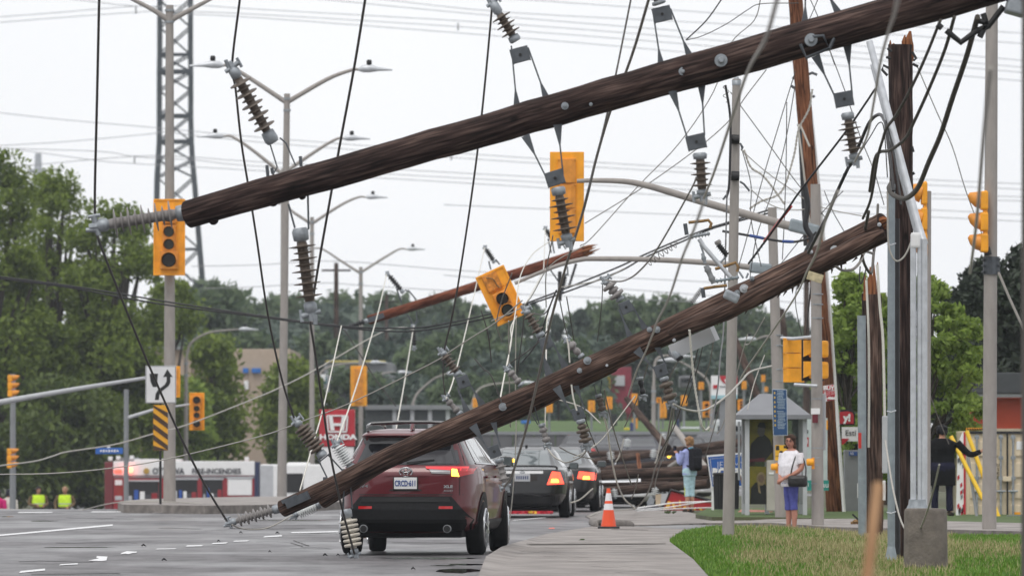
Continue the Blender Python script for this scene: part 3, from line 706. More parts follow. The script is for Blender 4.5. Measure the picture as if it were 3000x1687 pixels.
for (c, legs, ang) in [((1357, 1118), [((1340, 1135), (1366, 1200)), ((1376, 1124), (1408, 1178))], 19),
                  ((1600, 1004), [((1584, 1014), (1604, 1080)), ((1618, 1000), (1652, 1068))], 19),
                  ((1834, 900), [((1813, 905), (1845, 985)), ((1850, 890), (1890, 962))], 24),
                  ((1448, 1322), [((1432, 1318), (1396, 1262)), ((1466, 1308), (1446, 1236))], 20),
                  ((1694, 1211), [((1674, 1208), (1640, 1150)), ((1714, 1200), (1686, 1126))], 20),
                  ((1936, 1085), [((1916, 1080), (1878, 1038)), ((1954, 1074), (1926, 1016))], 20)]:
    bracket(B, dB(c[0]) - .03, c, 36, 36, ang, legs, m='galv_dark')
for (x, y, r, m) in [(1473, 1191, 12, 'galv'), (1721, 1056, 12, 'galv'), (1698, 1085, 8, 'galv'), (1778, 1070, 4, 'galv_lite'), (1925, 965, 10, 'galv'), (1903, 965, 8, 'galv'), (1975, 996, 5, 'galv_lite'),
                     (2180, 845, 13, 'galv_lite'), (2142, 870, 11, 'galv'), (2160, 858, 9, 'galv'), (2445, 732, 13, 'galv_lite'), (2203, 816, 7, 'galv'), (2376, 738, 6, 'galv_lite'), (2576, 658, 6, 'galv_lite')]:
    bolt(B, x, y, dB(x) - (.135 + .069 * (x - 828) / 1766), r, m)
# small post insulators on top
for (tip, base, n_, rs, sh) in [((1305, 1165), (1350, 1214), 3, 11, 'shed_grey'), ((1486, 1080), (1530, 1130), 3, 12, 'shed_grey'), ((1660, 996), (1706, 1046), 2, 15, 'shed_grey')]:
    x = tip[0]; insul(B, cB(x, tip[1], .1), (base[0], base[1], dB(x) + .1), n_, 6.5, rs, sh, False)
# grey cylinder housing slung under the pole
mb = MB(); a, b_ = P(1972, 1030, 86.9), P(2094, 976, 86.7); mb.beam(a, b_, .19, .19)
o = mb.build('grey_conduit_box', K['lgrey'], B)
mb = MB(); mb.lathe(P(1992, 1050, 86.8), P(1975, 1024, 86.9), [(0, .05), (.2, .065), (.7, .085), (1, .085)], 12); mb.build('end_cap', K['galv'], o)
mb = MB(); mb.lathe(P(1994, 1054, 86.8), P(1989, 1046, 86.8), [(0, .045), (1, .05)], 10); mb.build('socket', K['black'], o)
# switch and fuse gear near its upper end
def ribbed(parent, a, b_, d, r0, r1, n_, m, name='ribbed_bushing'):
    mb = MB(); k = 1 / px(d); prof = [(0, r0 * k)]
    for i in range(n_):
        q = (i + .5) / n_; prof += [(q - .25 / n_, r0 * k), (q, r1 * k), (q + .2 / n_, r0 * k)]
    prof.append((1, r0 * k)); mb.lathe(P(a[0], a[1], d), P(b_[0], b_[1], d), prof, 10); mb.build(name, K[m], parent)
d = 86.0
rods(B, d, [[(2017, 652), (2055, 648), (2075, 645), (2084, 655), (2080, 668)], [(2095, 788), (2130, 778), (2155, 769), (2163, 782), (2160, 796)], [(2062, 845), (2095, 840), (2130, 836)]], 4.5, 'rust', 'switch_blade')
rods(B, d, [[(2007, 655), (2012, 688)], [(2058, 843), (2062, 872)]], 6, 'galv_dark', 'switch_post')
ribbed(B, (2015, 696), (2080, 684), d, 4, 9, 7, 'galv', 'insulated_bar'); ribbed(B, (2095, 824), (2165, 812), d, 4, 8, 6, 'steel_blue', 'insulated_bar')
ribbed(B, (2104, 716), (2130, 748), d, 7, 12, 6, 'cable_black'); ribbed(B, (2106, 715), (2100, 705), d, 9, 11, 1, 'shed_grey', 'bushing_cap')
ribbed(B, (2068, 778), (2092, 830), d, 8, 11, 2, 'grey', 'fuse_tube'); ribbed(B, (2058, 742), (2066, 772), d, 5, 8, 1, 'galv', 'fuse_tube')
rods(B, d, [[(2048, 700), (2062, 722), (2140, 812)]], 6.5, 'galv_lite', 'fuse_arm'); rods(B, d, [[(2052, 716), (2062, 745)], [(2130, 748), (2112, 768), (2105, 780)], [(2165, 795), (2178, 815)], [(2192, 800), (2186, 815)]], 3, 'galv', 'switch_link')
mb = MB(); mb.bbox(P(2143, 868, 85.6), (.2, .1, .12), .03, Matrix.Rotation(R(25), 3, 'Y')); mb.build('switch_base', K['galv'], B)
def coil(parent, a, b_, d, r, turns, m, name='wire_coil', th=1.2):
    A, Bv = P(a[0], a[1], d), P(b_[0], b_[1], d); ax = (Bv - A); u = ax.normalized(); s = Vector((u.z, 0, -u.x)); pts = []
    n = turns * 8
    for i in range(n + 1):
        q = 2 * math.pi * turns * i / n; pts.append(A + ax * (i / n) + s * math.sin(q) * r / px(d) + Vector((0, 1, 0)) * math.cos(q) * r / px(d))
    mb = MB(); mb.tube(pts, th / px(d), 4); return mb.build(name, K[m], parent)
coil(B, (2025, 888), (2056, 846), 86.1, 7, 9, 'cable_dark'); coil(B, (1900, 772), (1985, 712), 86.4, 9, 7, 'cable_dark')
tag_ = MB(); tag_.bbox(P(2388, 812, 85.7), (.20, .02, .11), .01, Matrix.Rotation(R(17), 3, 'Y')); tag_.build('tag_plate', M('aged_cream_tag', (.5, .43, .27), .6, var=.3, scale=14), B)
# ---- second pole right behind it
B2 = thing('fallen_utility_pole', 'second brown fallen pole lying close behind and just below the pole over the red car', 'utility pole', P(950, 1470, 92.2))
pp2 = cat_rom([P(946, 1468, 91.6), P(1035, 1412, 91.3), P(1120, 1356, 91), P(1250, 1301, 90.5), P(1400, 1248, 90), P(1560, 1178, 89.3), P(1790, 1062, 88.4)], 4); mb = MB(); mb.tube(pp2, [.098 + .034 * i / (len(pp2) - 1) for i in range(len(pp2))], 16); mb.build('shaft', K['wood_brown'], B2); mb = MB(); splinters(mb, pp2[-1], pp2[-1] - pp2[-2], .12, 8, .2, rng); mb.build('splintered_end', K['wood_fresh'], B2)
insul(B2, (862, 1508, 91.7), (938, 1476, 91.7), 8, 7.5, 17, 'shed_white', alt=False)
insul(B2, (985, 1300, 91.9), (1030, 1372, 91.9), 8, 9, 21, 'shed_white', alt=False, lo=.08)
# hanging small insulators below the pair
for (tip, base, rs, sh) in [((1768, 1212), (1752, 1154), 13, 'shed_brown'), ((1886, 1162), (1874, 1104), 9, 'cable_black'), ((1606, 1304), (1586, 1240), 13, 'shed_grey')]:
    insul(B2, (tip[0], tip[1], 88.6), (base[0], base[1], 88.6), 3, 6.5, rs, sh, False)
rods(B2, 88.7, [[(1740, 1126), (1748, 1156)], [(1764, 1112), (1758, 1156)], [(1860, 1072), (1872, 1106)], [(1566, 1190), (1580, 1242)], [(1552, 1200), (1576, 1244)]], 1.6)

# ---- reddish broken pole hanging mid-air
RP = thing('fallen_utility_pole', 'reddish snapped pole hanging in mid-air behind the tilted traffic light', 'utility pole', P(1085, 936, 176))
pole_shaft(RP, P(1083, 937, 176), P(1715, 738, 172), .118, .135, K['wood_red'], 21, split1=.42, fresh='wood_fresh')
mb = MB(); mb.beam(P(1080, 938, 175.8), P(1128, 922, 175.7), .13, .26); mb.build('end_plate', K['galv_dark'], RP)
def small_ins(parent, tip, base, d, n_=6, rs=9, sh='cable_black'): insul(parent, (tip[0], tip[1], d), (base[0], base[1], d), n_, 4.2, rs, sh, True, arms=False, alt=False)
for (t, b_) in [((1134, 800), (1182, 858)), ((1420, 724), (1450, 770)), ((1597, 668), (1622, 708)), ((1214, 1022), (1210, 950)), ((1012, 962), (1078, 938)), ((1646, 858), (1656, 800))]:
    small_ins(RP, t, b_, 174.5)
rods(RP, 174.5, [[(1162, 845), (1176, 886)], [(1186, 850), (1198, 852), (1218, 876)], [(1195, 922), (1208, 950)], [(1221, 912), (1221, 944), (1212, 950)],
                 [(1432, 765), (1438, 790)], [(1452, 760), (1464, 775)], [(1606, 700), (1615, 742)], [(1618, 710), (1624, 742)], [(1640, 702), (1658, 730)], [(1612, 790), (1640, 830)], [(1662, 780), (1664, 806)]], 2.2)
mb = MB(); mb.bbox(P(1640, 838, 174), (.1, .12, .75), .02); mb.build('crossarm_block', K['black'], RP)
ribbed(RP, (1688, 772), (1668, 836), 173.5, 3, 6, 10, 'cable_black', 'ribbed_bushing')

# ---- near splintered pole with conduits on the right
N1 = thing('broken_utility_pole', 'tall dark pole with splintered top standing at right beside galvanised conduits', 'utility pole', P(2645, 1655, 84))
pole_shaft(N1, P(2646, 1665, 84), P(2638, 132, 84), .135, .15, K['wood_dark'], 31, n=40, seg=22)
mb = MB(); rng = random.Random(8)
for (x, y0, y1, w_) in [(2664, 140, 92, 14), (2650, 140, 104, 9), (2610, 140, 118, 5), (2618, 140, 128, 10), (2672, 150, 118, 6)]:
    mb.tube([P(x, y0 + 30, 83.98), P(x + rng.uniform(-2, 2), (y0 + y1) / 2, 83.98), P(x + rng.uniform(-3, 3), y1, 83.98)], [w_ / px(84), w_ * .8 / px(84), w_ * .25 / px(84)], 7, smooth=False)
mb.build('splintered_end', K['wood_fresh'], N1)
rods(N1, 83.8, [[(2600, 142), (2612, 152)], [(2596, 168), (2610, 172)], [(2672, 152), (2684, 172), (2676, 178)], [(2674, 188), (2690, 196)], [(2604, 200), (2588, 192), (2584, 205), (2600, 222)], [(2672, 430), (2676, 446)], [(2674, 505), (2678, 512)]], 4, 'black', 'bolt_stub')
mb = MB(); mb.tube([P(2611, 1640, 83), P(2611, 640, 83), P(2612, 540, 83)], 11 / px(83), 14)
mb.lathe(P(2611, 1652, 83), P(2611, 1600, 83), [(0, 22 / px(83)), (.3, 18 / px(83)), (1, 11 / px(83))], 14); mb.build('steel_conduit', K['steel_blue'], N1)
mb = MB()
for y in (715, 1204, 1500): mb.tube([P(2599, y, 82.9), P(2611, y + 3, 82.8), P(2624, y - 2, 82.9)], 2 / px(83), 6)
mb.build('conduit_strap', K['galv_lite'], N1)
mb = MB(); mb.tube([P(2628, 640, 83.6), P(2628, 1300, 83.6), P(2630, 1640, 83.6)], 8 / px(83), 8); mb.build('rubber_cable', K['cable_black'], N1)
CB = thing('conduit_pedestal', 'squat round concrete pedestal carrying three galvanised conduits at lower right', 'pedestal', G(2712, 1680))
mb = MB(); c0 = G(2712, 1684); mb.lathe(c0, c0 + Vector((0, 0, .765)), [(0, .255), (.5, .25), (.95, .245), (.985, .238), (1, .225)], 30); mb.build('concrete_drum', M('pedestal_concrete', (.165, .142, .122), .92, var=.25, scale=7, bump=.5), CB)
mb = MB()
for x in (2676, 2694, 2708): mb.tube([P(x, 1480, 80), P(x, 700, 80)], (9 if x != 2694 else 7) / px(80), 12)
o = mb.build('conduit', K['galv_lite'], CB)
mb = MB(); mb.lathe(P(2688, 1500, 80), P(2688, 1462, 80), [(0, 36 / px(80)), (.25, 34 / px(80)), (.6, 27 / px(80)), (1, 25 / px(80))], 18); mb.build('collar', K['galv'], CB)
mb = MB(); mb.bbox(P(2682, 704, 80), (28 / px(80), .1, 46 / px(80)), .03); mb.build('conduit_cap', K['white'], CB)
mb = MB(); mb.tube([P(2708, 716, 80.2), P(2690, 660, 80.3), P(2547, 122, 80.8)], [12 / px(80), 11 / px(80), 10 / px(80)], 14); mb.tube([P(2697, 716, 80.6), P(2680, 670, 80.6), P(2555, 190, 81)], 6 / px(80), 10); mb.build('bent_conduit', K['galv_lite'], CB)

# ---- mid stump pole and its conduit
N2 = thing('broken_utility_pole', 'short brown snapped stump with torn top, left of the near dark pole', 'utility pole', P(2566, 1586, 105))
pole_shaft(N2, P(2567, 1594, 105), P(2562, 862, 105), .112, .108, K['wood_brown'], 41, n=30)
mb = MB()
for (x, y0, y1, w_) in [(2551, 880, 782, 9), (2561, 880, 775, 7), (2572, 880, 768, 5), (2534, 880, 800, 6), (2545, 880, 812, 6)]:
    mb.tube([P(x, y0, 105), P(x + 1, (y0 + y1) / 2, 105), P(x - 1, y1, 105)], [w_ / px(105), w_ * .9 / px(105), w_ * .3 / px(105)], 7, smooth=False)
mb.build('splintered_end', K['wood_fresh'], N2)
mb = MB(); mb.tube([P(2548, 1560, 105.3), P(2545, 1200, 105.3), P(2538, 860, 105.3)], 14 / px(105), 10); mb.build('dark_second_stump', K['wood_dark'], N2)
mb = MB(); mb.tube([P(2527, 1590, 104.4), P(2524, 924, 104.4)], 12.5 / px(104), 14); mb.build('steel_conduit', K['steel_blue'], N2)
mb = MB(); mb.box(P(2519, 1290, 104.2), (9 / px(104), .02, 46 / px(104))); mb.build('red_reflector', M('red_reflector', (.5, .03, .02), .4), N2)
mb = MB(); mb.tube(cat_rom([P(2538, 820, 104.6), P(2544, 960, 104.6), P(2546, 1120, 104.6), P(2545, 1310, 104.6)], 5), 3.4 / px(105), 8); mb.build('white_cable', K['cable_white'], N2)
mb = MB(); mb.tube(cat_rom([P(2570, 775, 104.4), P(2578, 900, 104.4), P(2587, 1000, 104.4), P(2592, 1220, 104.4)], 5), 4 / px(105), 8); mb.build('white_conduit', K['cable_white'], N2)
mb = MB(); mb.bbox(P(2593, 1302, 104), (17 / px(104), .12, 168 / px(104)), .015); o = mb.build('meter_box', K['lgrey'], N2)
# ---- tall leaning red-brown pole behind
N3 = thing('leaning_utility_pole', 'tall leaning red-brown utility pole with white conduit, crossing behind the upper fallen pole', 'utility pole', P(2448, 1516, 140))
pole_shaft(N3, P(2450, 1520, 140), P(2328, -30, 138), .185, .145, K['wood_orange'], 51, n=40, seg=20)
mb = MB(); mb.tube(cat_rom([P(2473, 1500, 139.5), P(2455, 1250, 139.5), P(2430, 900, 139.4), P(2400, 560, 139.2), P(2364, 222, 139)], 5), 5.2 / px(139), 10); o = mb.build('white_conduit', K['white'], N3)
mb = MB(); mb.tube(cat_rom([P(2372, 430, 137), P(2340, 365, 137.2), P(2352, 480, 137), P(2378, 700, 137)], 6), 3 / px(138), 8); mb.build('grey_cable', K['cable_pale'], N3)
rods(N3, 138.5, [[(2358, 222), (2380, 214), (2394, 220)], [(2336, 365), (2350, 372)], [(2330, 260), (2318, 252)], [(2322, 232), (2328, 226)], [(2382, 280), (2386, 286)]], 4, 'galv_dark', 'pole_hook')
mb = MB(); mb.tube([P(2343, 370, 137.5), P(2352, 560, 137.5), P(2360, 720, 137.5)], 6 / px(138), 8); mb.build('dark_cable', K['cable_black'], N3)
def hung_sign(parent, pts, d, mt, name='notice_board'):
    mb = MB(); mb.prism([(P(x, y, d).x, P(x, y, d).z) for x, y in pts], d - .015, d + .015); return mb.build(name, mt, parent)
BH = thing('house_buyer_notice', 'small red and white notice reading BUY and USES nailed to the leaning brown pole', 'sign', P(2430, 1150, 137.6))
hung_sign(BH, [(2412, 1130), (2443, 1126), (2447, 1171), (2414, 1176)], 137.6, K['white'])
MR = M('notice_red', (.45, .015, .03), .5)
mb = MB(); mb.prism([(P(x, y, 137.57).x, P(x, y, 137.57).z) for x, y in [(2413, 1131), (2442, 1127), (2444, 1141), (2413, 1145)]], 137.57, 137.58); mb.prism([(P(x, y, 137.57).x, P(x, y, 137.57).z) for x, y in [(2421, 1159), (2446, 1157), (2447, 1171), (2423, 1174)]], 137.57, 137.58); mb.build('red_band', MR, BH)
for s_, x, y, z, m in [('BUY', 2428, 1136.5, .115, 'white'), ('USES', 2429, 1152, .115, None), ('-4066', 2434, 1166, .075, 'white')]:
    o = text(s_, z, P(x, y, 137.55) - Vector(BH.location), K[m] if m else MR, BH, bold=.004)
# ---- fallen poles in the middle distance and leaning ones
def lying(label, a, b_, r0, r1, m, seed, name='fallen_utility_pole', **kw):
    t = thing(name, label, 'utility pole', P(*a)); pole_shaft(t, P(*a), P(*b_), r0, r1, K[m], seed, n=16, seg=14, **kw); return t
L1 = lying('long thin dark pole lying level behind the cars, upper one with white insulators on top', (1618, 1368, 212), (2190, 1292, 208), .105, .13, 'wood_dusty', 61)
L2 = lying('thick brown pole lying level behind the black sedan, passing the person with the backpack', (1655, 1396, 158), (2078, 1377, 156), .118, .125, 'wood_dusty', 62)
L3 = lying('fallen pole low behind the orange cone, nearly hidden under the thick level pole', (1690, 1446, 156.5), (2076, 1416, 155), .105, .11, 'wood_dusty', 63)
L4 = lying('short dark fallen pole seen between the two long level poles', (1740, 1376, 214), (2070, 1348, 212), .10, .11, 'wood_dusty', 64)
LX1 = lying('dark fallen pole crossing just under the thick level pole, right part', (1880, 1408, 157.5), (2080, 1396, 157), .085, .10, 'wood_dusty', 81)
LX2 = lying('lowest fallen pole glimpsed between the cone and the red panel', (1700, 1424, 158), (1960, 1418, 157), .07, .08, 'wood_dusty', 82)
LX3 = lying('dark fallen pole highest in the pile, behind the person with the backpack', (1700, 1330, 225), (2160, 1322, 224), .10, .12, 'wood_dusty', 83)
L5 = lying('dark leaning pole stub slanting down above the lying poles in the centre', (1836, 1168, 205), (1956, 1312, 202), .085, .115, 'wood_dusty', 65, 'leaning_utility_pole')
L6 = lying('dark leaning pole slanting behind the bus shelter roof', (2150, 985, 205), (2262, 1270, 203), .10, .135, 'wood_dusty', 66, 'leaning_utility_pole')
L7 = lying('pale fallen light pole slanting behind the person with the backpack', (1976, 1252, 190), (2070, 1375, 186), .085, .09, 'conc_pole', 67, 'fallen_light_pole')
L8 = lying('short pale broken pole piece sticking out left of the person with the backpack', (1962, 1368, 187), (2006, 1340, 186), .07, .075, 'conc_pole', 68, 'fallen_light_pole')
L9 = lying('thin brown broken timber leaning up between the lying poles behind the cone', (1888, 1470, 176), (1868, 1330, 178), .055, .05, 'wood_orange', 69, 'broken_timber')
for (par, lst, d) in [(L1, [(1664, 1344), (1790, 1334), (1914, 1328), (1943, 1281), (1837, 1297), (1705, 1350)], 206), (L3, [(1664, 1452), (1800, 1444), (1918, 1440)], 154)]:
    for i, (x, y) in enumerate(lst):
        s_ = 1.0; insul(par, (x + 3 * (-1) ** i, y - 15 * s_, d), (x - 2 * (-1) ** i, y + 17 * s_, d), 4, 3.6, 11, 'shed_white', True, clamp=False, alt=False, lo=.1)
# thin distant utility poles
for i, (x, yt, d, lab) in enumerate([(985, 770, 420, 'distant thin dark utility pole left of the fourth light pole'), (1133, 862, 520, 'distant thin dark utility pole behind the red-brown pole tip'), (708, 1000, 430, 'dark utility pole before the tan store'),
                            (2363, 800, 330, 'dark distant pole just left of the leaning red-brown pole'), (2475, 885, 520, 'thin distant pole with crossarms in the sky gap at right'), (2500, 930, 560, 'shortest thin distant pole in the sky gap at right')]):
    t = thing('distant_utility_pole', lab, 'utility pole', P(x, 1300, d)); b0 = P(x, 1300, d); b0.z = hz(b0.x, d) - .2
    pole_shaft(t, b0, P(x, yt, d), .2, .13, K['wood_dusty'], 70 + i, n=6, seg=8)
    mb = MB(); q = P(x, yt + 22, d); mb.box(q, (1.8, .1, .12)); mb.build('crossarm', K['wood_dusty'], t)
LEAN = lying('thin dark leaning pole behind the grey cross pole at right', (2295, 990, 300), (2285, 905, 300), .2, .2, 'wood_dusty', 79, 'leaning_utility_pole')
# foreground stake, out of focus, and the pole at the right edge
ST_ = thing('wooden_stake', 'blurred tan wooden stake close to the camera at the lower right', 'stake', G(2540, 2500))
mb = MB(); a, b_ = P(2573, 1421, 26), P(2535, 1740, 25.6); mb.tube([b_, a], [.021, .022], 10); q = P(2530, 1780, 25.6); mb.tube([G(2520, 2460), b_], .021, 10); mb.build('stake', K['stake'], ST_)
ED = thing('light_pole', 'blurred dark grey post cut off by the right edge of the view', 'light pole', P(3012, 1900, 40))
mb = MB(); b0 = P(3014, 1300, 40); mb.tube([Vector((b0.x, 40, 0)), P(3014, -120, 40)], [.048, .042], 14); mb.build('post', M('dark_post', (.09, .08, .072), .8), ED)
# ================================================================ light poles, traffic signals, signs
def lamp_head(parent, tip, side, d, m='galv_lite', s=1.0):       # cobra-head lamp; side = -1 left, +1 right
    k = s; mb = MB(); prof = []
    pts = [tip + Vector((side * x, 0, z)) for x, z in [(0, 0), (.12, .015), (.32, .03), (.55, .01), (.95, -.015)]]
    mb.tube(pts, [.045 * k, .10 * k, .115 * k, .06 * k, .022 * k], 12, ell=[(1, .75)] * 5)
    o = mb.build('lamp_head', K[m], parent)
    c = MB(); q = tip + Vector((side * .3, 0, .1)); c.lathe(q, q + Vector((0, 0, .17)), [(0, .05), (.2, .05), (.25, .075), (.8, .075), (1, .05)], 10); c.build('photocell', K['black'], o)
    return o
def street_light(label, sx, d, ytop, arms, r0, r1, base_z=None, zsink=.1, clamps=True, lampside=True, group=None, lean=0):
    b0 = P(sx, 1300, d); z = hz(b0.x, d) if base_z is None else base_z
    t = thing('street_light', label, 'street light', (b0.x, d, z), group=group)
    mb = MB(); top = P(sx, ytop, d); mb.tube([Vector((b0.x - lean * .34, d, z - zsink)), top], [r0, r1], 18); mb.build('pole', K['conc_pole'], t)
    for (pts, lamp) in arms:
        side = 1 if pts[-1][0] > sx else -1
        mb = MB(); pp = cat_rom([P(x, y, d) for x, y in pts], 6); n = len(pp); mb.tube(pp, [.07 - .035 * i / (n - 1) for i in range(n)], 10)
        a = mb.build('lamp_arm', K['conc_pole'], t)
        if lamp: lamp_head(a, P(*pts[-1], d), side, d)
    mb = MB(); mb.tube([P(sx, ytop + 46, d), P(sx, ytop + 52, d)], r1 * 1.25, 14); mb.build('clamp_band', K['galv'], t); mb = MB(); mb.tube([P(sx, ytop + 12, d), P(sx, ytop + 18, d)], r1 * 1.25, 14); mb.build('clamp_band', K['galv'], t)
    return t
GL = 'double-arm light poles along the median'
street_light('nearest tall concrete double-arm light pole standing on the median island, carrying traffic lights', 497, 155, 16, [([(500, 60), (560, 28), (640, -14)], 0), ([(494, 60), (440, 25), (330, -30)], 0)], .142, .088, .18, .02, group=GL)
street_light('second double-arm light pole from the left, both lamps against the sky', 841, 190, 275, [([(841, 300), (960, 232), (1030, 206), (1050, 204)], 1), ([(838, 300), (720, 222), (668, 194), (655, 192)], 1)], .135, .085, group=GL, lean=.5)
street_light('third double-arm light pole, its mast right behind the second one', 830, 242, 495, [([(830, 508), (930, 440), (985, 408), (1006, 406)], 1), ([(824, 508), (740, 440), (682, 402), (655, 400)], 1)], .135, .085, group=GL)
street_light('fourth double-arm light pole with one lamp seen below the big fallen pole', 914, 294, 636, [([(914, 655), (1000, 600), (1050, 578), (1072, 578)], 1), ([(911, 655), (860, 622), (835, 600), (815, 596)], 1)], .13, .085, group=GL)
street_light('fifth double-arm light pole, smallest and farthest, right of the red dealership sign', 1057, 346, 782, [([(1057, 798), (1130, 752), (1170, 730), (1192, 730)], 1), ([(1052, 798), (1000, 765), (945, 730), (912, 728)], 1)], .135, .095, group=GL)
for i, (lab, sx, d, yt, arm) in enumerate([('far curved-arm street lamp left of the second light pole', 545, 330, 1050, [(545, 1050), (560, 1005), (610, 975), (680, 966), (700, 965)]),
        ('far curved-arm street lamp above the red car roof, left of the steel brackets', 1210, 360, 1180, [(1210, 1180), (1225, 1150), (1270, 1110), (1310, 1094)]),
        ('far curved lamp with its arc right behind the bracket over the red car', 1380, 350, 1200, [(1380, 1200), (1395, 1150), (1430, 1128), (1510, 1120), (1530, 1122)]),
        ('far curved lamp whose pale arm sweeps behind the fifth light pole', 925, 372, 1120, [(925, 1120), (950, 1082), (1010, 1065), (1085, 1062)]),
        ('small far curved street lamp right of the fifth light pole', 1090, 380, 1140, [(1090, 1140), (1100, 1106), (1130, 1092), (1165, 1091)]),
        ('far grey curved lamp behind the grey cylinder housing', 1915, 300, 1130, [(1915, 1130), (1920, 1060), (1945, 1042), (1975, 1044)]),
        ('far pale lamp whose arm slopes down behind the cross pole', 2085, 300, 1200, [(2085, 1200), (2075, 1120), (2030, 1080), (1985, 1055)]),
        ('far lamp above the bus shelter roof', 2290, 300, 1100, [(2290, 1100), (2282, 1010), (2250, 985), (2215, 994)])]):
    street_light(lab, sx, d, yt, [(arm, 1)], .12, .09, group=None)
# ---- straight concrete poles at the corner
def cpole(label, top, foot, d, r0, r1, name='light_pole', z=.05, cat='light pole'):
    b0 = P(foot[0], foot[1], d); b0.z = z
    t = thing(name, label, cat, b0); mb = MB()
    n = 8; a = P(top[0], top[1], d); q = [(b0 - Vector((0, 0, .06))).lerp(a, k / n) for k in range(n + 1)]
    mb.tube(q, [r0 + (r1 - r0) * k / n for k in range(n + 1)], 22); mb.build('pole', K['conc_pole'], t); return t
CP1 = cpole('slim grey concrete pole rising from the grass in front of the shelter', (2158, 232), (2133, 1585), 105, .093, .064)
mb = MB(); mb.lathe(P(2158, 250, 105), P(2158, 226, 105), [(0, .072), (.6, .074), (.62, .05), (1, .03)], 14); mb.build('cap', K['galv'], CP1)
mb = MB(); mb.tube(cat_rom([P(2125, 250, 104.8), P(2138, 330, 104.8), P(2140, 400, 104.8), P(2136, 540, 104.8), P(2128, 580, 104.8)], 4), [.02] * 17, 7); mb.build('black_cable', K['cable_black'], CP1)
mb = MB()
for y in (408, 515): mb.tube([P(2142, y, 104.9), P(2166, y + 1, 104.9)], .072, 14)
mb.build('cable_band', K['black'], CP1)
coil(CP1, (2127, 250), (2127, 300), 104.7, 9, 2, 'cable_dark', 'cable_loop', 1.1)
rods(CP1, 104.8, [[(2168, 420), (2176, 432), (2172, 440)], [(2118, 585), (2128, 572)], [(2168, 532), (2180, 540), (2196, 560)]], 3, 'galv_dark', 'pole_hook')
mb = MB(); mb.bbox(P(2165, 1320, 104.8), (.035, .1, .9), .01); mb.build('junction_strip', K['grey'], CP1)
CP2 = cpole('grey concrete traffic pole with signal arm and strapped plates, beside the person in white', (2389, 540), (2396, 1552), 118, .108, .085, 'traffic_pole', .0, 'traffic pole')
CP3 = cpole('grey concrete traffic pole behind the person in white, blue crossing notice on it', (2262, 608), (2288, 1512), 129, .11, .085, 'traffic_pole', .13, 'traffic pole')
CP4 = cpole('thick grey concrete pole at the right with a bolted steel collar', (2906, -40), (2898, 1572), 111, .118, .098)
CP5 = cpole('grey concrete pole behind the galvanised conduits', (2716, 560), (2712, 1500), 116, .08, .072, 'traffic_pole', .1, 'traffic pole')
mb = MB(); mb.lathe(P(2904, 804, 111), P(2904, 752, 111), [(0, .135), (1, .135)], 16, False); o = mb.build('steel_collar', K['galv_dark'], CP4)
for x in (2880, 2928):
    for y in (760, 778, 796): bolt(o, x, y, 110.9, 3.5, 'galv_dark')
mb = MB(); mb.tube([P(2890, 725, 110.8), P(2896, 748, 110.8)], .06, 8); mb.build('cable_gland', K['black'], CP4)
mb = MB(); mb.lathe(P(2898, 1576, 111), P(2898, 1556, 111), [(0, .125), (1, .12)], 16); mb.build('dark_footing', K['black'], CP4)
def arm_part(t, pts, d, r0, r1, m='conc_pole', name='mast_arm'):
    pp = cat_rom([P(x, y, d) for x, y in pts], 6); n = len(pp); mb = MB(); mb.tube(pp, [r0 + (r1 - r0) * i / (n - 1) for i in range(n)], 14); return mb.build(name, K[m], t)
arm_part(CP2, [(2385, 676), (2320, 664), (2150, 618), (2000, 574), (1900, 545), (1830, 532), (1740, 529), (1690, 531)], 118, .082, .035)
mb = MB(); mb.bbox(P(2355, 668, 118), (.52, .2, .22), .04, Matrix.Rotation(R(14), 3, 'Y')); mb.build('arm_socket', K['steel_blue'], CP2)
arm_part(CP3, [(2270, 792), (2207, 784), (2080, 770), (1900, 760), (1741, 758), (1700, 761), (1640, 776), (1578, 800), (1508, 830)], 129, .062, .032)
mb = MB(); mb.bbox(P(2228, 786, 129), (.42, .2, .2), .04, Matrix.Rotation(R(6), 3, 'Y')); mb.build('arm_socket', K['steel_blue'], CP3)
for t, x, ys, d, r in [(CP2, 2394, (1166, 1310, 1338, 1360, 1414, 860, 890, 930), 118, .105), (CP3, 2278, (980, 1010, 1080, 1115), 129, .103), (CP5, 2713, (997,), 116, .08)]:
    mb = MB()
    for y in ys: mb.tube([P(x, y, d), P(x, y + 3, d)], r, 18)
    mb.build('strap_band', K['galv'], t)
mb = MB(); mb.tube([P(2326, 1126, 117.8), P(2394, 1130, 117.8)], .028, 8); mb.tube([P(2290, 990, 122), P(2324, 992, 120), P(2390, 986, 118)], .03, 8); mb.build('signal_bracket', K['galv_lite'], CP2)
mb = MB(); mb.box(P(2389, 1204, 117.85), (.155, .02, .1)); mb.build('white_label', K['white'], CP2)
mb = MB(); mb.box(P(2388, 1226, 117.85), (.095, .02, .14)); mb.build('dark_red_reflector', M('dark_red_plate', (.13, .01, .02), .5), CP2)
mb = MB(); mb.bbox(P(2414, 1235, 118.2), (.06, .1, .98), .02); mb.build('riser_box', K['lgrey'], CP2)
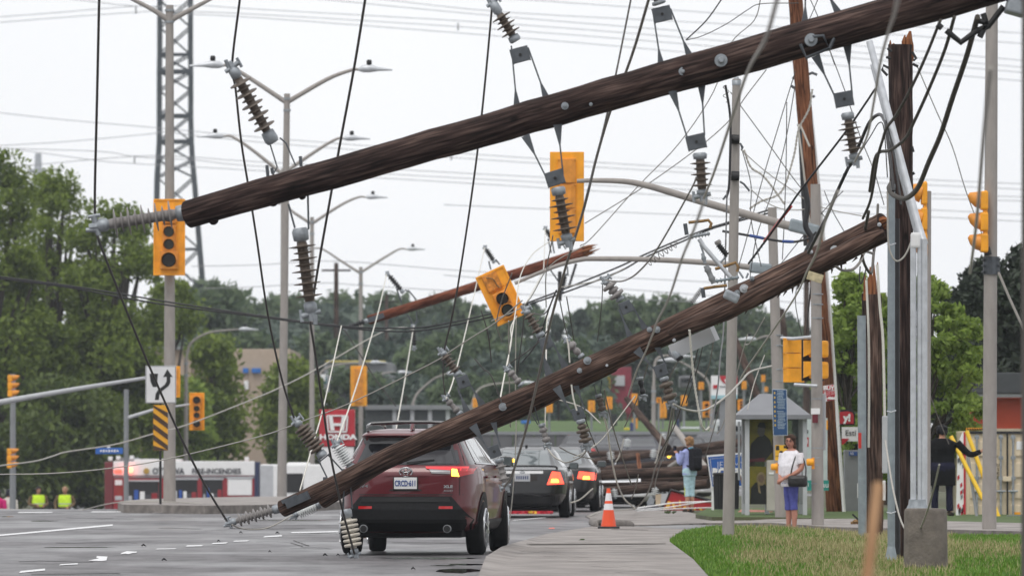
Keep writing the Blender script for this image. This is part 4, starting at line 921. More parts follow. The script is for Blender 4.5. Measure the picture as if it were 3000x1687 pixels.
# median sign boards and mast arm far left
def signal(label, c, d, w_px, h_px, view='front', roll=0, lenses=((.78, .1), (.56, .1), (.4, .1), (.2, .13)), yaw=0, group=None, board=True, name='traffic_light'):
    k = 1 / px(d); w, h = w_px * k, h_px * k; o = P(c[0], c[1], d)
    t = thing(name, label, 'traffic light', o, group=group); t.rotation_euler = (0, R(roll), R(yaw))
    bt = .03; board = board and view != 'side'
    if board:
        mb = MB(); mb.bbox((0, 0, 0), (w, bt, h), .012)
        for s in (-1, 1): mb.bbox((s * (w / 2 - .02), -.012 if view == 'front' else .012, 0), (.04, .05, h * .995), .008); mb.bbox((0, -.0135 if view == 'front' else .0135, s * (h / 2 - .02)), (w * .99, .052, .04), .008)
        mb.build('backboard', K['sig'], t, world=False)
    if view == 'front':
        mb = MB(); y0 = -.03
        for (z, r) in lenses:
            zz = (z - .5) * h; r *= h; mb.bbox((0, y0 - .05, zz), (r * 2.5, .12, r * 2.5), .02)
        hs = mb.build('housing', K['sig_in'], t, world=False)
        for i, (z, r) in enumerate(lenses):
            zz = (z - .5) * h; r *= h
            mb = MB(); mb.lathe((0, y0 - .112, zz), (0, y0 - .13, zz), [(0, r * .98), (1, r * .85)], 18); mb.build('lens', K['lens_g' if 0 < i < 3 else 'lens_r'], hs, world=False)
            vs = []; fs = []; n = 18
            for j in range(n + 1):
                a = math.radians(-40 + 260 * j / n); ca, sa = math.cos(a), math.sin(a)
                for (rr, yy) in [(r * 1.0, y0 - .10), (r * 1.02, y0 - .10 - r * (1.5 if sa > -.2 else .5)), (r * 1.1, y0 - .10 - r * (1.5 if sa > -.2 else .5)), (r * 1.12, y0 - .10)]: vs.append((ca * rr, yy, zz + sa * rr))
            for j in range(n):
                for q in range(4): a, b = j * 4 + q, j * 4 + (q + 1) % 4; fs.append((a, b, b + 4, a + 4))
            mb = MB(); mb.add(vs, fs, True); mb.build('visor', K['sig_in'], hs, world=False)
    elif view == 'back':
        nb = 3; hh = h * (.84 if board else 1.0) / nb; bw = w * (.5 if board else .98)
        for i in range(nb):
            zz = (i - 1) * hh; e = bw / 2; dp = bw * .32; mb = MB()
            prof = [(-e, 0), (-e, -dp * .55), (-e * .5, -dp), (e * .5, -dp), (e, -dp * .55), (e, 0)]
            vs = [(x, y - .014, zz - hh * .46) for x, y in prof] + [(x, y - .014, zz + hh * .46) for x, y in prof]; n = 6
            mb.add(vs, [list(range(n)), list(range(n, 2 * n))[::-1]] + [(j, j + n, (j + 1) % n + n, (j + 1) % n) for j in range(n)])
            mb.bbox((0, -dp * .45, zz + hh * .47), (bw * 1.04, dp * .95, hh * .09), .01)
            mb.build('signal_section', K['sig_in'] if board else K['sig'], t, world=False)
    elif view == 'side':
        n = len(lenses); hh = h / n
        mb = MB(); mb.bbox((w * .36, 0, 0), (w * .22, .26, h * .98), .03)
        for i in range(n): mb.bbox((w * .3, 0, (i + .5) * hh - h / 2), (w * .40, .32, hh * .88), .03)
        hs = mb.build('housing', K['sig'], t, world=False)
        for i in range(n):
            zz = (i + .55) * hh - h / 2; r = hh * .42; mb = MB()
            mb.tube([(w * .14, 0, zz), (-w * .05, 0, zz + r * .06), (-w * .28, 0, zz + r * .3), (-w * .5, 0, zz + r * .62)], [r, r * .92, r * .66, r * .22], 16); mb.build('visor', K['sig_in'], hs, world=False)
    return t
signal('yellow four-lens traffic light facing us on the median pole, behind the pole tip', (496, 695), 154.6, 93, 224, lenses=((.77, .075), (.57, .07), (.405, .07), (.2, .095)))
signal('yellow traffic light seen from behind on the long mast arm under the upper fallen pole', (1661, 576), 118.2, 100, 262, 'back')
signal('yellow traffic light hanging tilted on its arm with a smashed top lens', (1467, 866), 129, 92, 158, 'front', roll=-25, lenses=((.43, .115), (.2, .115)))
for t in [o for o in bpy.data.objects if o.get('label', '').startswith('yellow traffic light hanging tilted')]:
    k = 1 / px(129); mb = MB(); mb.bbox((-.04, -.04, .3), (.3, .05, .34), .02); mb.build('broken_housing', M('burnt_orange_shell', (.55, .2, .02), .55, var=.5, scale=14), t, world=False)
    mb = MB(); mb.tube(cat_rom([Vector((-.1, -.08, .42)), Vector((.0, -.1, .34)), Vector((.02, -.08, .22)), Vector((.06, -.12, .12))], 5), .012, 6); mb.build('torn_wire', K['rust'], t, world=False)
    mb = MB()
    for i in range(7): mb.beam(Vector((-.14 + i * .05, -.07, .11 + .02 * (i % 3))), Vector((-.10 + i * .05, -.12, .17 - .03 * (i % 2))), .02, .01)
    mb.build('broken_visor', K['sig_in'], t, world=False)
TB = signal('yellow signal seen from behind between the two corner poles, nearer of the pair', (2325, 1056), 121, 63, 130, 'back', board=False)
TS = thing('traffic_light', 'yellow signal turned sideways with black board, strapped behind the strapped corner pole', 'traffic light', P(2392, 1050, 118.6))
mb = MB(); k = 1 / px(118.6)
for z in (28, -34): mb.bbox((8 * k, .25, z * k), (58 * k, .22, 50 * k), .05); mb.prism([(-36 * k, z * k - 22 * k), (-36 * k, z * k + 26 * k), (-8 * k, z * k + 26 * k), (-8 * k, z * k - 10 * k)], .12, .38)
mb.build('housing', K['sig'], TS, world=False)
mb = MB(); mb.bbox((-8 * k, .42, -4 * k), (66 * k, .03, 122 * k), .01); mb.build('backboard', K['black'], TS, world=False)
signal('yellow side-on signal with three hoods on the thick right-hand pole', (2866, 650), 110.8, 56, 186, 'side', lenses=((0, 0),) * 3)
signal('yellow side-on signal peeping out behind the near dark pole', (2694, 642), 116, 44, 226, 'side', lenses=((0, 0),) * 3)
signal('far yellow four-lens signal facing us right of the hazard board', (577, 1205), 205, 44, 110, lenses=((.8, .1), (.58, .08), (.4, .08), (.18, .1)))
signal('yellow far signal board split by the fifth light pole', (1051, 1130), 340, 48, 118, 'back')
signal('far yellow signal edge showing right of the white keep-right sign', (519, 1118), 170, 18, 92, 'back')
for i, (x, y, h, lab) in enumerate([(40, 1130, 66, 'yellow side-on signal on the far left pole, upper of two'), (38, 1342, 60, 'yellow side-on signal on the far left pole, lower of two')]):
    signal(lab, (x, y), 230, 34, h, 'side', yaw=180, lenses=((0, 0),) * 3)
FL = thing('traffic_pole', 'thin grey traffic pole at the far left edge', 'traffic pole', (P(38, 1300, 232).x, 232, hz(-17, 232)))
mb = MB(); q = P(38, 1170, 232); mb.tube([Vector((q.x, 232, -2.6)), P(38, 1095, 232)], [.12, .09], 12); mb.build('pole', K['grey'], FL)
MA = thing('signal_arm', 'long pale tapered signal arm reaching in from the left edge to the keep-right sign', 'signal arm', P(-300, 1225, 165))
mb = MB(); pp = cat_rom([P(-400, 1250, 165), P(0, 1178, 163), P(230, 1138, 161.5), P(425, 1107, 160)], 5); mb.tube(pp, [.085 - .045 * i / (len(pp) - 1) for i in range(len(pp))], 14); mb.build('arm', K['lgrey'], MA)
mb = MB(); q = P(-400, 1250, 165); mb.tube([Vector((q.x, 165, hz(q.x, 165) - .1)), q + Vector((0, 0, .3))], .12, 12); mb.build('post', K['grey'], MA)
FP = thing('traffic_pole', 'grey far traffic pole with short side arm and blue street name plate', 'traffic pole', (P(370, 1300, 205).x, 205, -2.2))
mb = MB(); q = P(370, 1140, 205); mb.tube([Vector((q.x, 205, -2.6)), q], .075, 12); mb.build('pole', K['grey'], FP)
mb = MB(); mb.tube([P(372, 1224, 205), P(450, 1200, 205), P(556, 1184, 205)], [.06, .045, .03], 10); mb.build('side_arm', K['lgrey'], FP)
mb = MB(); mb.bbox(P(320, 1320, 204.8), (80 / px(205), .03, 18 / px(205)), .01); bl = mb.build('street_name_plate', M('street_blue', (.02, .12, .45), .5), FP)
for i in range(7):
    mb = MB(); mb.box(P(296 + i * 8, 1320, 204.77), (5 / px(205), .008, (5 + 2 * (i % 2)) / px(205))); mb.build('blurred_letter', K['white'], bl)
mb = MB(); mb.box(P(318, 1309, 204.8), (10 / px(205), .02, 6 / px(205))); mb.build('crest', K['white'], bl)
# ---- keep right sign and hazard marker on a post
KR = thing('keep_right_sign', 'white square keep-right sign with curving black arrow on a thin post', 'sign', P(470, 1484, 150))
mb = MB(); mb.tube([P(470, 1484, 150), P(470, 1075, 150)], .028, 10); mb.build('post', K['black'], KR)
k = 1 / px(149.8)
mb = MB(); mb.bbox(P(471, 1126, 149.8), (90 * k, .015, 110 * k), .006); bd = mb.build('board', M('sign_white', (.66, .66, .67), .45, var=.05), KR)
def flat(parent, name, pts, d, m, th=.004):
    mb = MB(); mb.prism([(P(x, y, d).x, P(x, y, d).z) for x, y in pts], d - th, d); return mb.build(name, m, parent)
dK = 149.785
flat(bd, 'border', [(427, 1072), (515, 1072), (515, 1180), (427, 1180), (427, 1178), (513, 1178), (513, 1074), (429, 1074), (429, 1180), (427, 1180)][:4], dK + .002, K['grey'], .002)
flat(bd, 'sign_face', [(429, 1074), (513, 1074), (513, 1178), (429, 1178)], dK - .001, M('sign_face_white', (.70, .70, .71), .45, var=.04), .003)
flat(bd, 'arrow_shape', [(490, 1081), (506, 1104), (499, 1103), (499, 1120), (494, 1130), (476, 1144), (467, 1156), (465, 1171), (454, 1171), (456, 1153), (464, 1140), (482, 1127), (488, 1117), (488, 1103), (478, 1104)], dK - .006, K['black'])
flat(bd, 'island_mark', [(438, 1094), (463, 1094), (459, 1133), (448, 1133), (441, 1118)], dK - .006, K['black'])
HM = thing('hazard_marker', 'yellow and black striped hazard board below the keep-right sign', 'sign', P(471, 1320, 149.6))
flat(HM, 'board', [(449, 1186), (492, 1186), (492, 1319), (449, 1319)], 149.72, M('hazard_yellow', (.75, .36, .02), .5, var=.06), .014)
for i in range(5):
    y = 1172 + i * 32; pts = [(449, y + 4), (449, y + 20), (492, y + 52), (492, y + 36)]
    pts = [(x, min(1318.5, max(1186.5, q))) for x, q in pts]
    if max(p[1] for p in pts) - min(p[1] for p in pts) > 6: flat(HM, 'stripe', pts, 149.70, M('hazard_brown', (.06, .03, .015), .6) if i == 0 else bpy.data.materials['hazard_brown'])
# ---- red dealership pylon with its emblem
DS = thing('dealership_sign', 'red dealership pylon sign with white H emblem above lettering, left of the red car', 'sign', (P(988, 1300, 236).x, 236, hz(P(988, 1300, 236).x, 236)))
RD = M('dealer_red', (.42, .018, .03), .4, var=.05)
mb = MB(); mb.bbox(P(988, 1253, 236), (104 / px(236), .7, 108 / px(236)), .03); mb.build('red_panel', RD, DS)
mb = MB(); q = P(988, 1308, 236); q2 = P(988, 1480, 236); mb.bbox((q + q2) / 2, (96 / px(236), .6, 172 / px(236)), .03); mb.build('white_base', K['white'], DS)
dd = 235.6
mb = MB(); ring = [(-30, -23), (30, -23), (27, 24), (-27, 24)]
o_ = P(988, 1240, dd); kk = 1 / px(dd)
for a, b in zip(ring, ring[1:] + ring[:1]): mb.beam(o_ + Vector((a[0] * kk, 0, -a[1] * kk)), o_ + Vector((b[0] * kk, 0, -b[1] * kk)), 4 * kk, .05)
for s in (-1, 1): mb.prism([(o_.x + s * 25 * kk, o_.z + 21 * kk), (o_.x + s * 14 * kk, o_.z + 21 * kk), (o_.x + s * 8 * kk, o_.z - 20 * kk), (o_.x + s * 20 * kk, o_.z - 20 * kk)], dd - .02, dd + .03)
mb.box(o_ + Vector((0, 0, -3 * kk)), (24 * kk, .055, 8 * kk)); mb.build('emblem', K['white'], DS)
text('HONDA', .235, P(990, 1280, dd) - Vector(DS.location), K['white'], DS, xs=1.45, bold=.012)
# ---- lattice transmission tower and conductors across the sky
TW = thing('transmission_tower', 'tall grey steel lattice transmission tower behind the nearest light pole', 'tower', P(520, 1300, 640))
kk = 1 / px(640); Z0 = -3
def tz(y): return CAMH + (1300 - y) * kk
lv = [(1340, 96, 545), (1150, 88, 540), (980, 76, 533), (850, 68, 527), (730, 63, 522), (620, 59, 517), (520, 54, 514), (470, 50, 513), (415, 47, 513), (340, 46, 512), (265, 46, 512), (210, 46, 512), (160, 45, 512), (80, 45, 512), (0, 45, 512), (-80, 45, 512)]
mb = MB(); cor = []
for y, hw, cx in lv:
    x = (cx - 1500) * kk; w_ = hw * kk; cor.append([Vector((x - w_, 640 - w_, tz(y))), Vector((x + w_, 640 - w_, tz(y))), Vector((x + w_, 640 + w_, tz(y))), Vector((x - w_, 640 + w_, tz(y)))])
for i in range(len(cor) - 1):
    for j in range(4):
        mb.beam(cor[i][j], cor[i + 1][j], .34, .34); j2 = (j + 1) % 4
        mb.beam(cor[i][j], cor[i + 1][j2], .14, .14); mb.beam(cor[i][j2], cor[i + 1][j], .14, .14)
        if i in (8, 9, 11, 12, 4): mb.beam(cor[i][j], cor[i][j2], .3 if i in (8, 9, 11) else .16, .22)
mb.build('lattice', M('lattice_steel', (.045, .055, .066), .7, .2, var=.2), TW)
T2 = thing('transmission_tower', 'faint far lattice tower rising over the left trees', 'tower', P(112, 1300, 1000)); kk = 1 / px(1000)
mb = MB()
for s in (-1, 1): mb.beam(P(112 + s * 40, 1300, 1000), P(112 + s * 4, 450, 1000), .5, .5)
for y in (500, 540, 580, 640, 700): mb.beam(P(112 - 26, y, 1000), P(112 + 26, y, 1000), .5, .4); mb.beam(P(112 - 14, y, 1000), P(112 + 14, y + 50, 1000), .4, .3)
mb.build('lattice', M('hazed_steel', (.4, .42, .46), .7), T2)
sky_lines = [[(-20, 52), (166, 38), (398, 19), (470, 24)], [(-20, 68), (280, 45), (460, 33)], [(140, -10), (398, 19), (580, 17), (750, 28), (1500, 72), (2250, 132), (3020, 200)], [(460, 33), (750, 43), (1500, 90), (2250, 150), (3020, 215)],
             [(460, 40), (750, 53), (1500, 110), (2250, 175), (3020, 240)], [(900, -5), (1500, 52), (2250, 112), (3020, 180)], [(1090, -4), (1500, 38), (2250, 78), (3020, 130)], [(1480, -4), (2250, 50), (3020, 100)],
             [(-20, 329), (193, 352), (460, 375), (750, 402), (1200, 437), (1500, 460), (2250, 506), (3020, 540)], [(460, 385), (750, 416), (1200, 452), (1500, 474), (2250, 520), (3020, 556)], [(-20, 428), (200, 415), (470, 390)], [(-20, 434), (290, 444), (400, 460), (580, 470), (750, 487), (1500, 530), (2250, 566), (3020, 590)],
             [(30, 490), (400, 458), (580, 462), (750, 474), (1500, 515), (2250, 552), (3020, 578)], [(60, 440), (280, 470), (400, 480), (750, 500), (1500, 545), (2250, 590), (3020, 630)], [(560, 780), (760, 776), (990, 765), (1400, 796), (2000, 822), (2700, 868)], [(600, 845), (750, 840), (950, 829), (1060, 836), (1400, 856), (2050, 885)], [(2240, 610), (2500, 625), (3020, 650)], [(2700, 900), (3010, 962)], [(2720, 1000), (3010, 1052)], [(1300, 806), (2000, 860), (2500, 900)], [(1300, 600), (2240, 640)]]
for i, pts in enumerate(sky_lines):
    mb = MB(); d = 600 if i < 14 else 420; mb.tube(cat_rom([P(x, y, d) for x, y in pts], 4), (.034 if i < 14 else .024), 5)
    o = mb.build('transmission_line', K['cable_sky'], None)
    tag(o, 'thin pale grey conductor strung across the white sky behind everything' if i < 14 else 'fine distant wire just above the tree line, far behind the poles', 'wire', 'transmission conductors across the sky' if i < 14 else 'fine distant wires above the tree line')
    if i in (3, 4, 11, 9):
        mb = MB()
        x = {3: 398, 4: 1342, 11: 394, 9: 1322}[i]; y = {3: 20, 4: 68, 11: 456, 9: 448}[i]
        mb.beam(P(x, y, d - .1), P(x, y + 22, d - .1), .14); mb.build('spacer', K['cable_sky'], o)
# ================================================================ wires, cables and ropes
def W(label, pts, r, m, name='power_cable', cat='cable', k=6, parts=None, twist=0):
    pp = cat_rom([P(*p) for p in pts], k); mb = MB()
    if twist:
        for ph in (0, math.pi):
            q = []; ln = 0
            pp2 = cat_rom([P(*p) for p in pts], 24)
            for i, p in enumerate(pp2):
                if i: ln += (pp2[i] - pp2[i - 1]).length
                t = (pp2[min(i + 1, len(pp2) - 1)] - pp2[max(i - 1, 0)]).normalized(); s = Vector((t.z, 0, -t.x)); a = ln * twist + ph
                q.append(p + s * math.cos(a) * r * .9 + Vector((0, 1, 0)) * math.sin(a) * r * .9)
            mb.tube(q, r, 6)
    else: mb.tube(pp, r, 8)
    o = mb.build(name, K[m], None); tag(o, label, cat); return o
def lin(p, d0, d1):               # give a list of image points a depth that changes evenly
    n = len(p) - 1; return [(x, y, d0 + (d1 - d0) * i / n) for i, (x, y) in enumerate(p)]
W('thick dark cable falling at left past the pole tip to the lower tip insulator', lin([(291, -20), (284, 300), (278, 560), (280, 662), (288, 700), (348, 854), (433, 1062), (528, 1276), (599, 1417), (664, 1524)], 72.4, 90.5), .0145, 'cable_dark')
W('dark cable via the first upright insulator, behind the upper pole, to brown-shed insulator', lin([(705, -20), (680, 190), (690, 260), (707, 417), (730, 560), (752, 700), (785, 923), (827, 1116), (861, 1222)], 74.5, 90.1), .0135, 'cable_dark')
W('dark cable crossing the upper pole down to the cream insulator standing on the road', lin([(1073, -20), (1040, 185), (997, 417), (972, 556), (939, 742), (912, 905), (908, 935), (924, 1039), (946, 1190), (965, 1316), (1000, 1480), (1038, 1620)], 71.6, 89.7), .0145, 'cable_dark')
W('dark cable passing behind the upper pole to the bracket insulator above the red car', lin([(1443, -20), (1438, 60), (1411, 340), (1384, 556), (1353, 765), (1330, 900), (1302, 1022)], 73.5, 87), .012, 'cable_dark')
W('grey cable crossing mid-way over the upper pole, ending by the red car mirror', lin([(1906, -20), (1863, 127), (1832, 216), (1786, 332), (1747, 464), (1711, 610), (1658, 780), (1612, 946), (1572, 1128), (1539, 1265), (1500, 1390), (1478, 1424)], 69.5, 88.5), .016, 'cable_grey')
W('dark thin cable parallel to the grey one, ending behind the upper pole', lin([(1852, -20), (1825, 116), (1803, 224), (1770, 371), (1735, 510), (1722, 560), (1690, 680), (1662, 712)], 72.5, 71.2), .010, 'cable_dark')
W('pale blurred cable crossing the upper pole right of centre down to the hanging clamp', lin([(2282, -20), (2242, 116), (2188, 216), (2130, 390), (2092, 505), (2062, 580)], 34, 70.2), .0125, 'cable_pale')
W('pale blurred cable from the hanging clamp down to the big lower-pole bracket', lin([(2062, 590), (2030, 680), (1998, 757), (1960, 873), (1925, 942), (1913, 977), (1886, 1043), (1867, 1081), (1840, 1160)], 44, 86), .0105, 'cable_pale')
W('grey sagging cable from the hanging clamp curling to the ribbed insulator', lin([(2040, 520), (2022, 560), (1925, 730), (1871, 796), (1832, 821), (1800, 824), (1774, 820)], 71, 86.5), .010, 'cable_grey')
W('broad pale cable crossing in front of the upper pole at right', lin([(2634, -20), (2618, 50), (2602, 97), (2580, 180), (2560, 300), (2540, 400), (2504, 475)], 32, 69.6), .0105, 'cable_pale')
W('pale blurred cable at upper right running down to the lower pole surface', lin([(2455, 560), (2420, 640), (2392, 740), (2362, 800), (2335, 860), (2270, 960), (2180, 1090), (2165, 1124)], 46, 104), .0115, 'cable_pale')
W('vertical pale cable left of the thick right-hand pole', lin([(2902, 200), (2880, 420), (2862, 640), (2842, 800)], 34, 60), .0125, 'cable_pale')
W('slanting grey guy wire from the steel collar down to the right edge', lin([(2926, 800), (2965, 890), (3010, 985)], 110, 108), .022, 'cable_grey', 'guy_wire', 'wire')
# heavy tarred cables upper right
W('rough tarred cable, leftmost of the heavy ones hanging from the upper pole at right', lin([(2755, 60), (2714, 162), (2675, 247), (2629, 332), (2598, 375), (2586, 410), (2571, 464), (2552, 580), (2528, 640)], 68.8, 83), .017, 'bark_cable')
W('rough tarred cable, middle of the heavy ones, bending round the near dark pole', lin([(2796, 50), (2768, 147), (2721, 263), (2679, 355), (2652, 406), (2609, 440), (2578, 446), (2562, 470), (2548, 560)], 68.8, 82.6), .019, 'bark_cable')
W('thickest tarred cable hanging from the upper pole and looping round the near pole', lin([(2864, 50), (2833, 162), (2791, 286), (2756, 394), (2721, 475), (2694, 541), (2672, 570), (2648, 582), (2618, 572), (2604, 552), (2612, 536)], 68.6, 82.5), .029, 'bark_cable')
BK = W('black cable with a red sleeve arching over beside the bent conduit', lin([(2640, 600), (2621, 464), (2594, 328), (2582, 270), (2567, 259), (2540, 297), (2478, 386), (2347, 556), (2312, 606), (2250, 695), (2193, 772)], 80, 84), .013, 'cable_black')
mb = MB(); mb.tube([P(2318, 604, 83.4), P(2280, 652, 83.6), P(2239, 709, 83.75)], .0185, 10); mb.build('red_sleeve', K['cable_red'], BK)
mb = MB()
for i in range(6): x = 2200 + i * 7; mb.tube([P(x - 6, 768 - i * 10, 83.7), P(x + 6, 764 - i * 10, 83.7)], .006, 5)
mb.build('tie_ends', K['cable_black'], BK)
W('thick black cable arching beside the bent conduit, lower of the two arches', lin([(2618, 560), (2598, 386), (2590, 352), (2575, 336), (2547, 359), (2517, 425), (2455, 556), (2424, 630), (2392, 693), (2368, 740)], 80, 84.5), .021, 'cable_black')
W('thin black cable arch inside the two thicker black arches', lin([(2600, 520), (2590, 380), (2575, 361), (2550, 400), (2500, 478), (2470, 512)], 80.5, 81), .007, 'cable_black')
BB = W('slack black cable with blue sleeve hanging between the corner poles', lin([(2116, 677), (2165, 685), (2215, 694), (2276, 705), (2323, 709), (2370, 698), (2392, 680)], 116, 116), .021, 'cable_black')
mb = MB(); mb.tube([P(2196, 690, 115.9), P(2236, 698, 115.9)], .026, 8); mb.tube([P(2292, 707, 115.9), P(2325, 708.5, 115.9)], .026, 8); mb.build('blue_sleeve', K['cable_blue'], BB)
W('black tangled cable bundle hugging the strapped corner pole', lin([(2356, 540), (2366, 600), (2360, 660), (2378, 700), (2362, 740)], 116, 116), .05, 'cable_black')
W('black cable bundle on the dark stump pole, left strand', lin([(2545, 620), (2530, 700), (2528, 760), (2552, 800), (2560, 740), (2568, 690), (2572, 600)], 84, 103), .02, 'bark_cable')
W('dark drooping cable under the lower pole butt', lin([(2448, 780), (2470, 792), (2500, 788), (2522, 764), (2534, 738), (2556, 742)], 86, 88), .018, 'cable_grey')
W('loop of thin cable hanging left of the stump', lin([(2520, 780), (2518, 820), (2524, 830), (2534, 800), (2538, 780)], 103, 103), .010, 'cable_black')
W('pale ring of cable slung in front of the near dark pole', lin([(2600, 560), (2602, 700), (2612, 748), (2630, 765), (2654, 744), (2676, 690), (2684, 660)], 82.4, 82.4), .011, 'cable_pale')
W('pale hanging hose from the meter box sagging in front of the concrete pedestal', lin([(2594, 1290), (2600, 1330), (2616, 1430), (2640, 1525), (2668, 1568), (2688, 1560), (2712, 1510), (2736, 1430), (2752, 1360)], 82, 76), .011, 'cable_pale')
# ropes in the middle
W('pale rope, leftmost, from the twin cables down to the fallen pole end', lin([(1000, 955), (948, 1190), (918, 1296), (879, 1436)], 120, 93), .011, 'cable_white', 'rope', 'rope')
W('pale rope from the left insulator of the red-brown pole down to the ribbed insulator', lin([(1132, 804), (1109, 911), (1047, 1122), (985, 1300)], 174, 92), .013, 'cable_white', 'rope', 'rope')
W('pale rope from below the red-brown pole down behind the car roof rails', lin([(1212, 955), (1185, 1120), (1160, 1260)], 174, 130), .014, 'cable_white', 'rope', 'rope')
W('pale rope from the second red pole insulator down to the small post insulator', lin([(1420, 726), (1384, 885), (1349, 1035), (1326, 1120), (1308, 1166)], 174, 88.5), .012, 'cable_white', 'rope', 'rope')
W('pale rope looping in front of the tilted traffic light down to the pole', lin([(1612, 706), (1560, 745), (1524, 810), (1512, 900), (1496, 1005), (1486, 1068)], 126, 89), .009, 'cable_white', 'rope', 'rope')
W('pale rope beside the tilted traffic light, second one', lin([(1597, 670), (1594, 760), (1588, 800), (1545, 880), (1500, 950), (1498, 1000), (1479, 1094), (1466, 1165)], 172, 89), .011, 'cable_white', 'rope', 'rope')
W('straight pale rope reaching the middle of the lower pole', lin([(1608, 905), (1601, 960), (1600, 1060), (1598, 1100)], 120, 90), .010, 'cable_white', 'rope', 'rope')
W('pale rope emerging below the lower pole above the black sedan', lin([(1598, 1190), (1597, 1270), (1598, 1300)], 92, 92), .009, 'cable_white', 'rope', 'rope')
W('pale rope from the grey post insulator across the lower pole', lin([(1661, 992), (1666, 1020), (1669, 1062)], 87.6, 87.6), .010, 'cable_white', 'rope', 'rope')
W('pale cable curving below the lower pole to the hanging plate', lin([(1674, 1126), (1680, 1167), (1690, 1202)], 88, 88), .011, 'cable_white', 'rope', 'rope')
W('white rope dropping to the road beside the red car wheel', lin([(1512, 930), (1510, 1100), (1512, 1260), (1504, 1420), (1493, 1530), (1487, 1560)], 100, 108), .008, 'cable_white', 'rope', 'rope')
W('white twisted rope hanging from the lower pole, its white half', lin([(2020, 966), (2026, 1040), (2034, 1120), (2052, 1230), (2060, 1252), (2068, 1259), (2078, 1250)], 86.3, 87), .0095, 'cable_white', 'rope', 'rope', twist=60)
W('black twisted cable rising along the slim concrete pole from the rope loop', lin([(2078, 1250), (2087, 1228), (2102, 1143), (2110, 1050), (2118, 985), (2122, 900), (2126, 720), (2130, 560)], 87, 104.5), .010, 'cable_black', twist=50)
W('thick pale cable sagging from the hanging insulator up to behind the shelter', lin([(1973, 1183), (2005, 1198), (2048, 1204), (2087, 1190), (2134, 1155), (2170, 1118), (2200, 1088), (2260, 1072)], 87, 100), .015, 'cable_pale')
W('white cable hanging from the small dark insulator down to the debris by the cone', lin([(1768, 1214), (1780, 1261), (1786, 1307), (1797, 1370), (1809, 1417), (1829, 1460), (1848, 1478), (1862, 1489)], 88.6, 146), .014, 'cable_white', k=8)
W('grey cable from the debris heap up to the hanging insulator at right', lin([(1862, 1489), (1885, 1465), (1905, 1425), (1920, 1370), (1935, 1335), (1955, 1280), (1970, 1190)], 146, 88), .013, 'cable_grey')
W('second dark cable strand beside it, dropping to the lying poles', lin([(1976, 1190), (1968, 1250), (1945, 1330), (1925, 1390), (1918, 1430)], 90, 140), .010, 'cable_grey')
W('pale slack cable hanging over the black sedan roof', lin([(1597, 1300), (1604, 1312), (1621, 1335), (1645, 1350), (1662, 1354), (1695, 1342), (1712, 1328), (1720, 1308)], 91, 88.6), .0105, 'cable_pale')
W('pale cable trailing in front of the second dark car', lin([(1672, 1472), (1700, 1462), (1728, 1438), (1738, 1430)], 128, 128), .014, 'cable_pale')
W('pale cable looping from the fallen insulator with the round light', lin([(1828, 1284), (1822, 1310), (1812, 1340), (1804, 1352)], 150, 150), .014, 'cable_pale')
W('pale cable dropping past the lying pole near the person with the backpack', lin([(1938, 1270), (1930, 1320), (1922, 1350), (1918, 1356)], 150, 150), .016, 'cable_pale')
W('cable lying over the pavement edge left of the cone', lin([(1725, 1512), (1748, 1503), (1780, 1496), (1860, 1490)], 139, 146), .014, 'cable_pale')
W('white strap, upper, drawn from the debris heap over the red panel', lin([(1862, 1488), (1920, 1480), (1980, 1472), (2092, 1468)], 146, 147), .016, 'white', 'strap', 'strap')
W('white strap, middle, drawn from the debris heap over the red panel', lin([(1862, 1492), (1950, 1486), (2020, 1475), (2092, 1466)], 145.6, 147), .012, 'white', 'strap', 'strap')
W('white strap, lowest, lying along the foot of the red panel', lin([(1866, 1496), (1990, 1489), (2092, 1486)], 145, 147), .012, 'white', 'strap', 'strap')
# long light wires on the left
W('long pale wire, upper one, sweeping from the left edge up to the red-brown pole', lin([(-20, 1366), (98, 1351), (156, 1335), (196, 1323), (333, 1302), (446, 1271), (556, 1241), (750, 1165), (826, 1132), (920, 1085), (1083, 991), (1138, 966), (1180, 959), (1212, 966)], 140, 172), .016, 'cable_pale', 'wire', 'wire')
W('long pale wire, lower one, from the left edge through two insulators to the tilted light', lin([(-20, 1389), (149, 1386), (313, 1372), (485, 1345), (750, 1281), (852, 1247), (887, 1233), (1024, 1181), (1200, 1096), (1284, 1053), (1321, 1028), (1384, 987), (1452, 945), (1530, 880)], 104, 86), .0085, 'cable_pale', 'wire', 'wire')
W('pale wire lying along the ground on the left to the median', lin([(-20, 1490), (100, 1493), (223, 1495), (313, 1476), (391, 1468), (587, 1474), (665, 1492), (760, 1496), (830, 1490)], 158, 149), .012, 'cable_pale', 'wire', 'wire')
W('slack grey cable looping under the tip of the lower fallen pole', lin([(680, 1536), (700, 1545), (740, 1550), (790, 1543), (857, 1508)], 90.4, 91.6), .009, 'cable_pale')
for i, (dy, lb) in enumerate([(0, 'black twin cable sagging across from the left edge, upper strand'), (9, 'black twin cable sagging across from the left edge, lower strand')]):
    W(lb, lin([(-20, 808 + dy * .6), (193, 836 + dy * .5), (348, 860 + dy), (502, 886 + dy), (750, 923 + dy * .4), (1001, 955 + dy * .4), (1136, 961 + dy), (1233, 959 + dy), (1330, 943 + dy), (1445, 917 + dy), (1534, 891 + dy * .6), (1665, 842 + dy * 1.2), (1812, 782 + dy * 1.6), (1886, 747 + dy), (1998, 699 + dy), (2080, 668 + dy * .5), (2132, 652 + dy * .5), (2250, 616 + dy)], 150, 140), .019, 'cable_black')
W('thin dark wire slanting below the red-brown pole end', lin([(1004, 958), (1050, 1030), (1100, 1110), (1160, 1190)], 176, 176), .016, 'cable_dark', 'wire', 'wire')
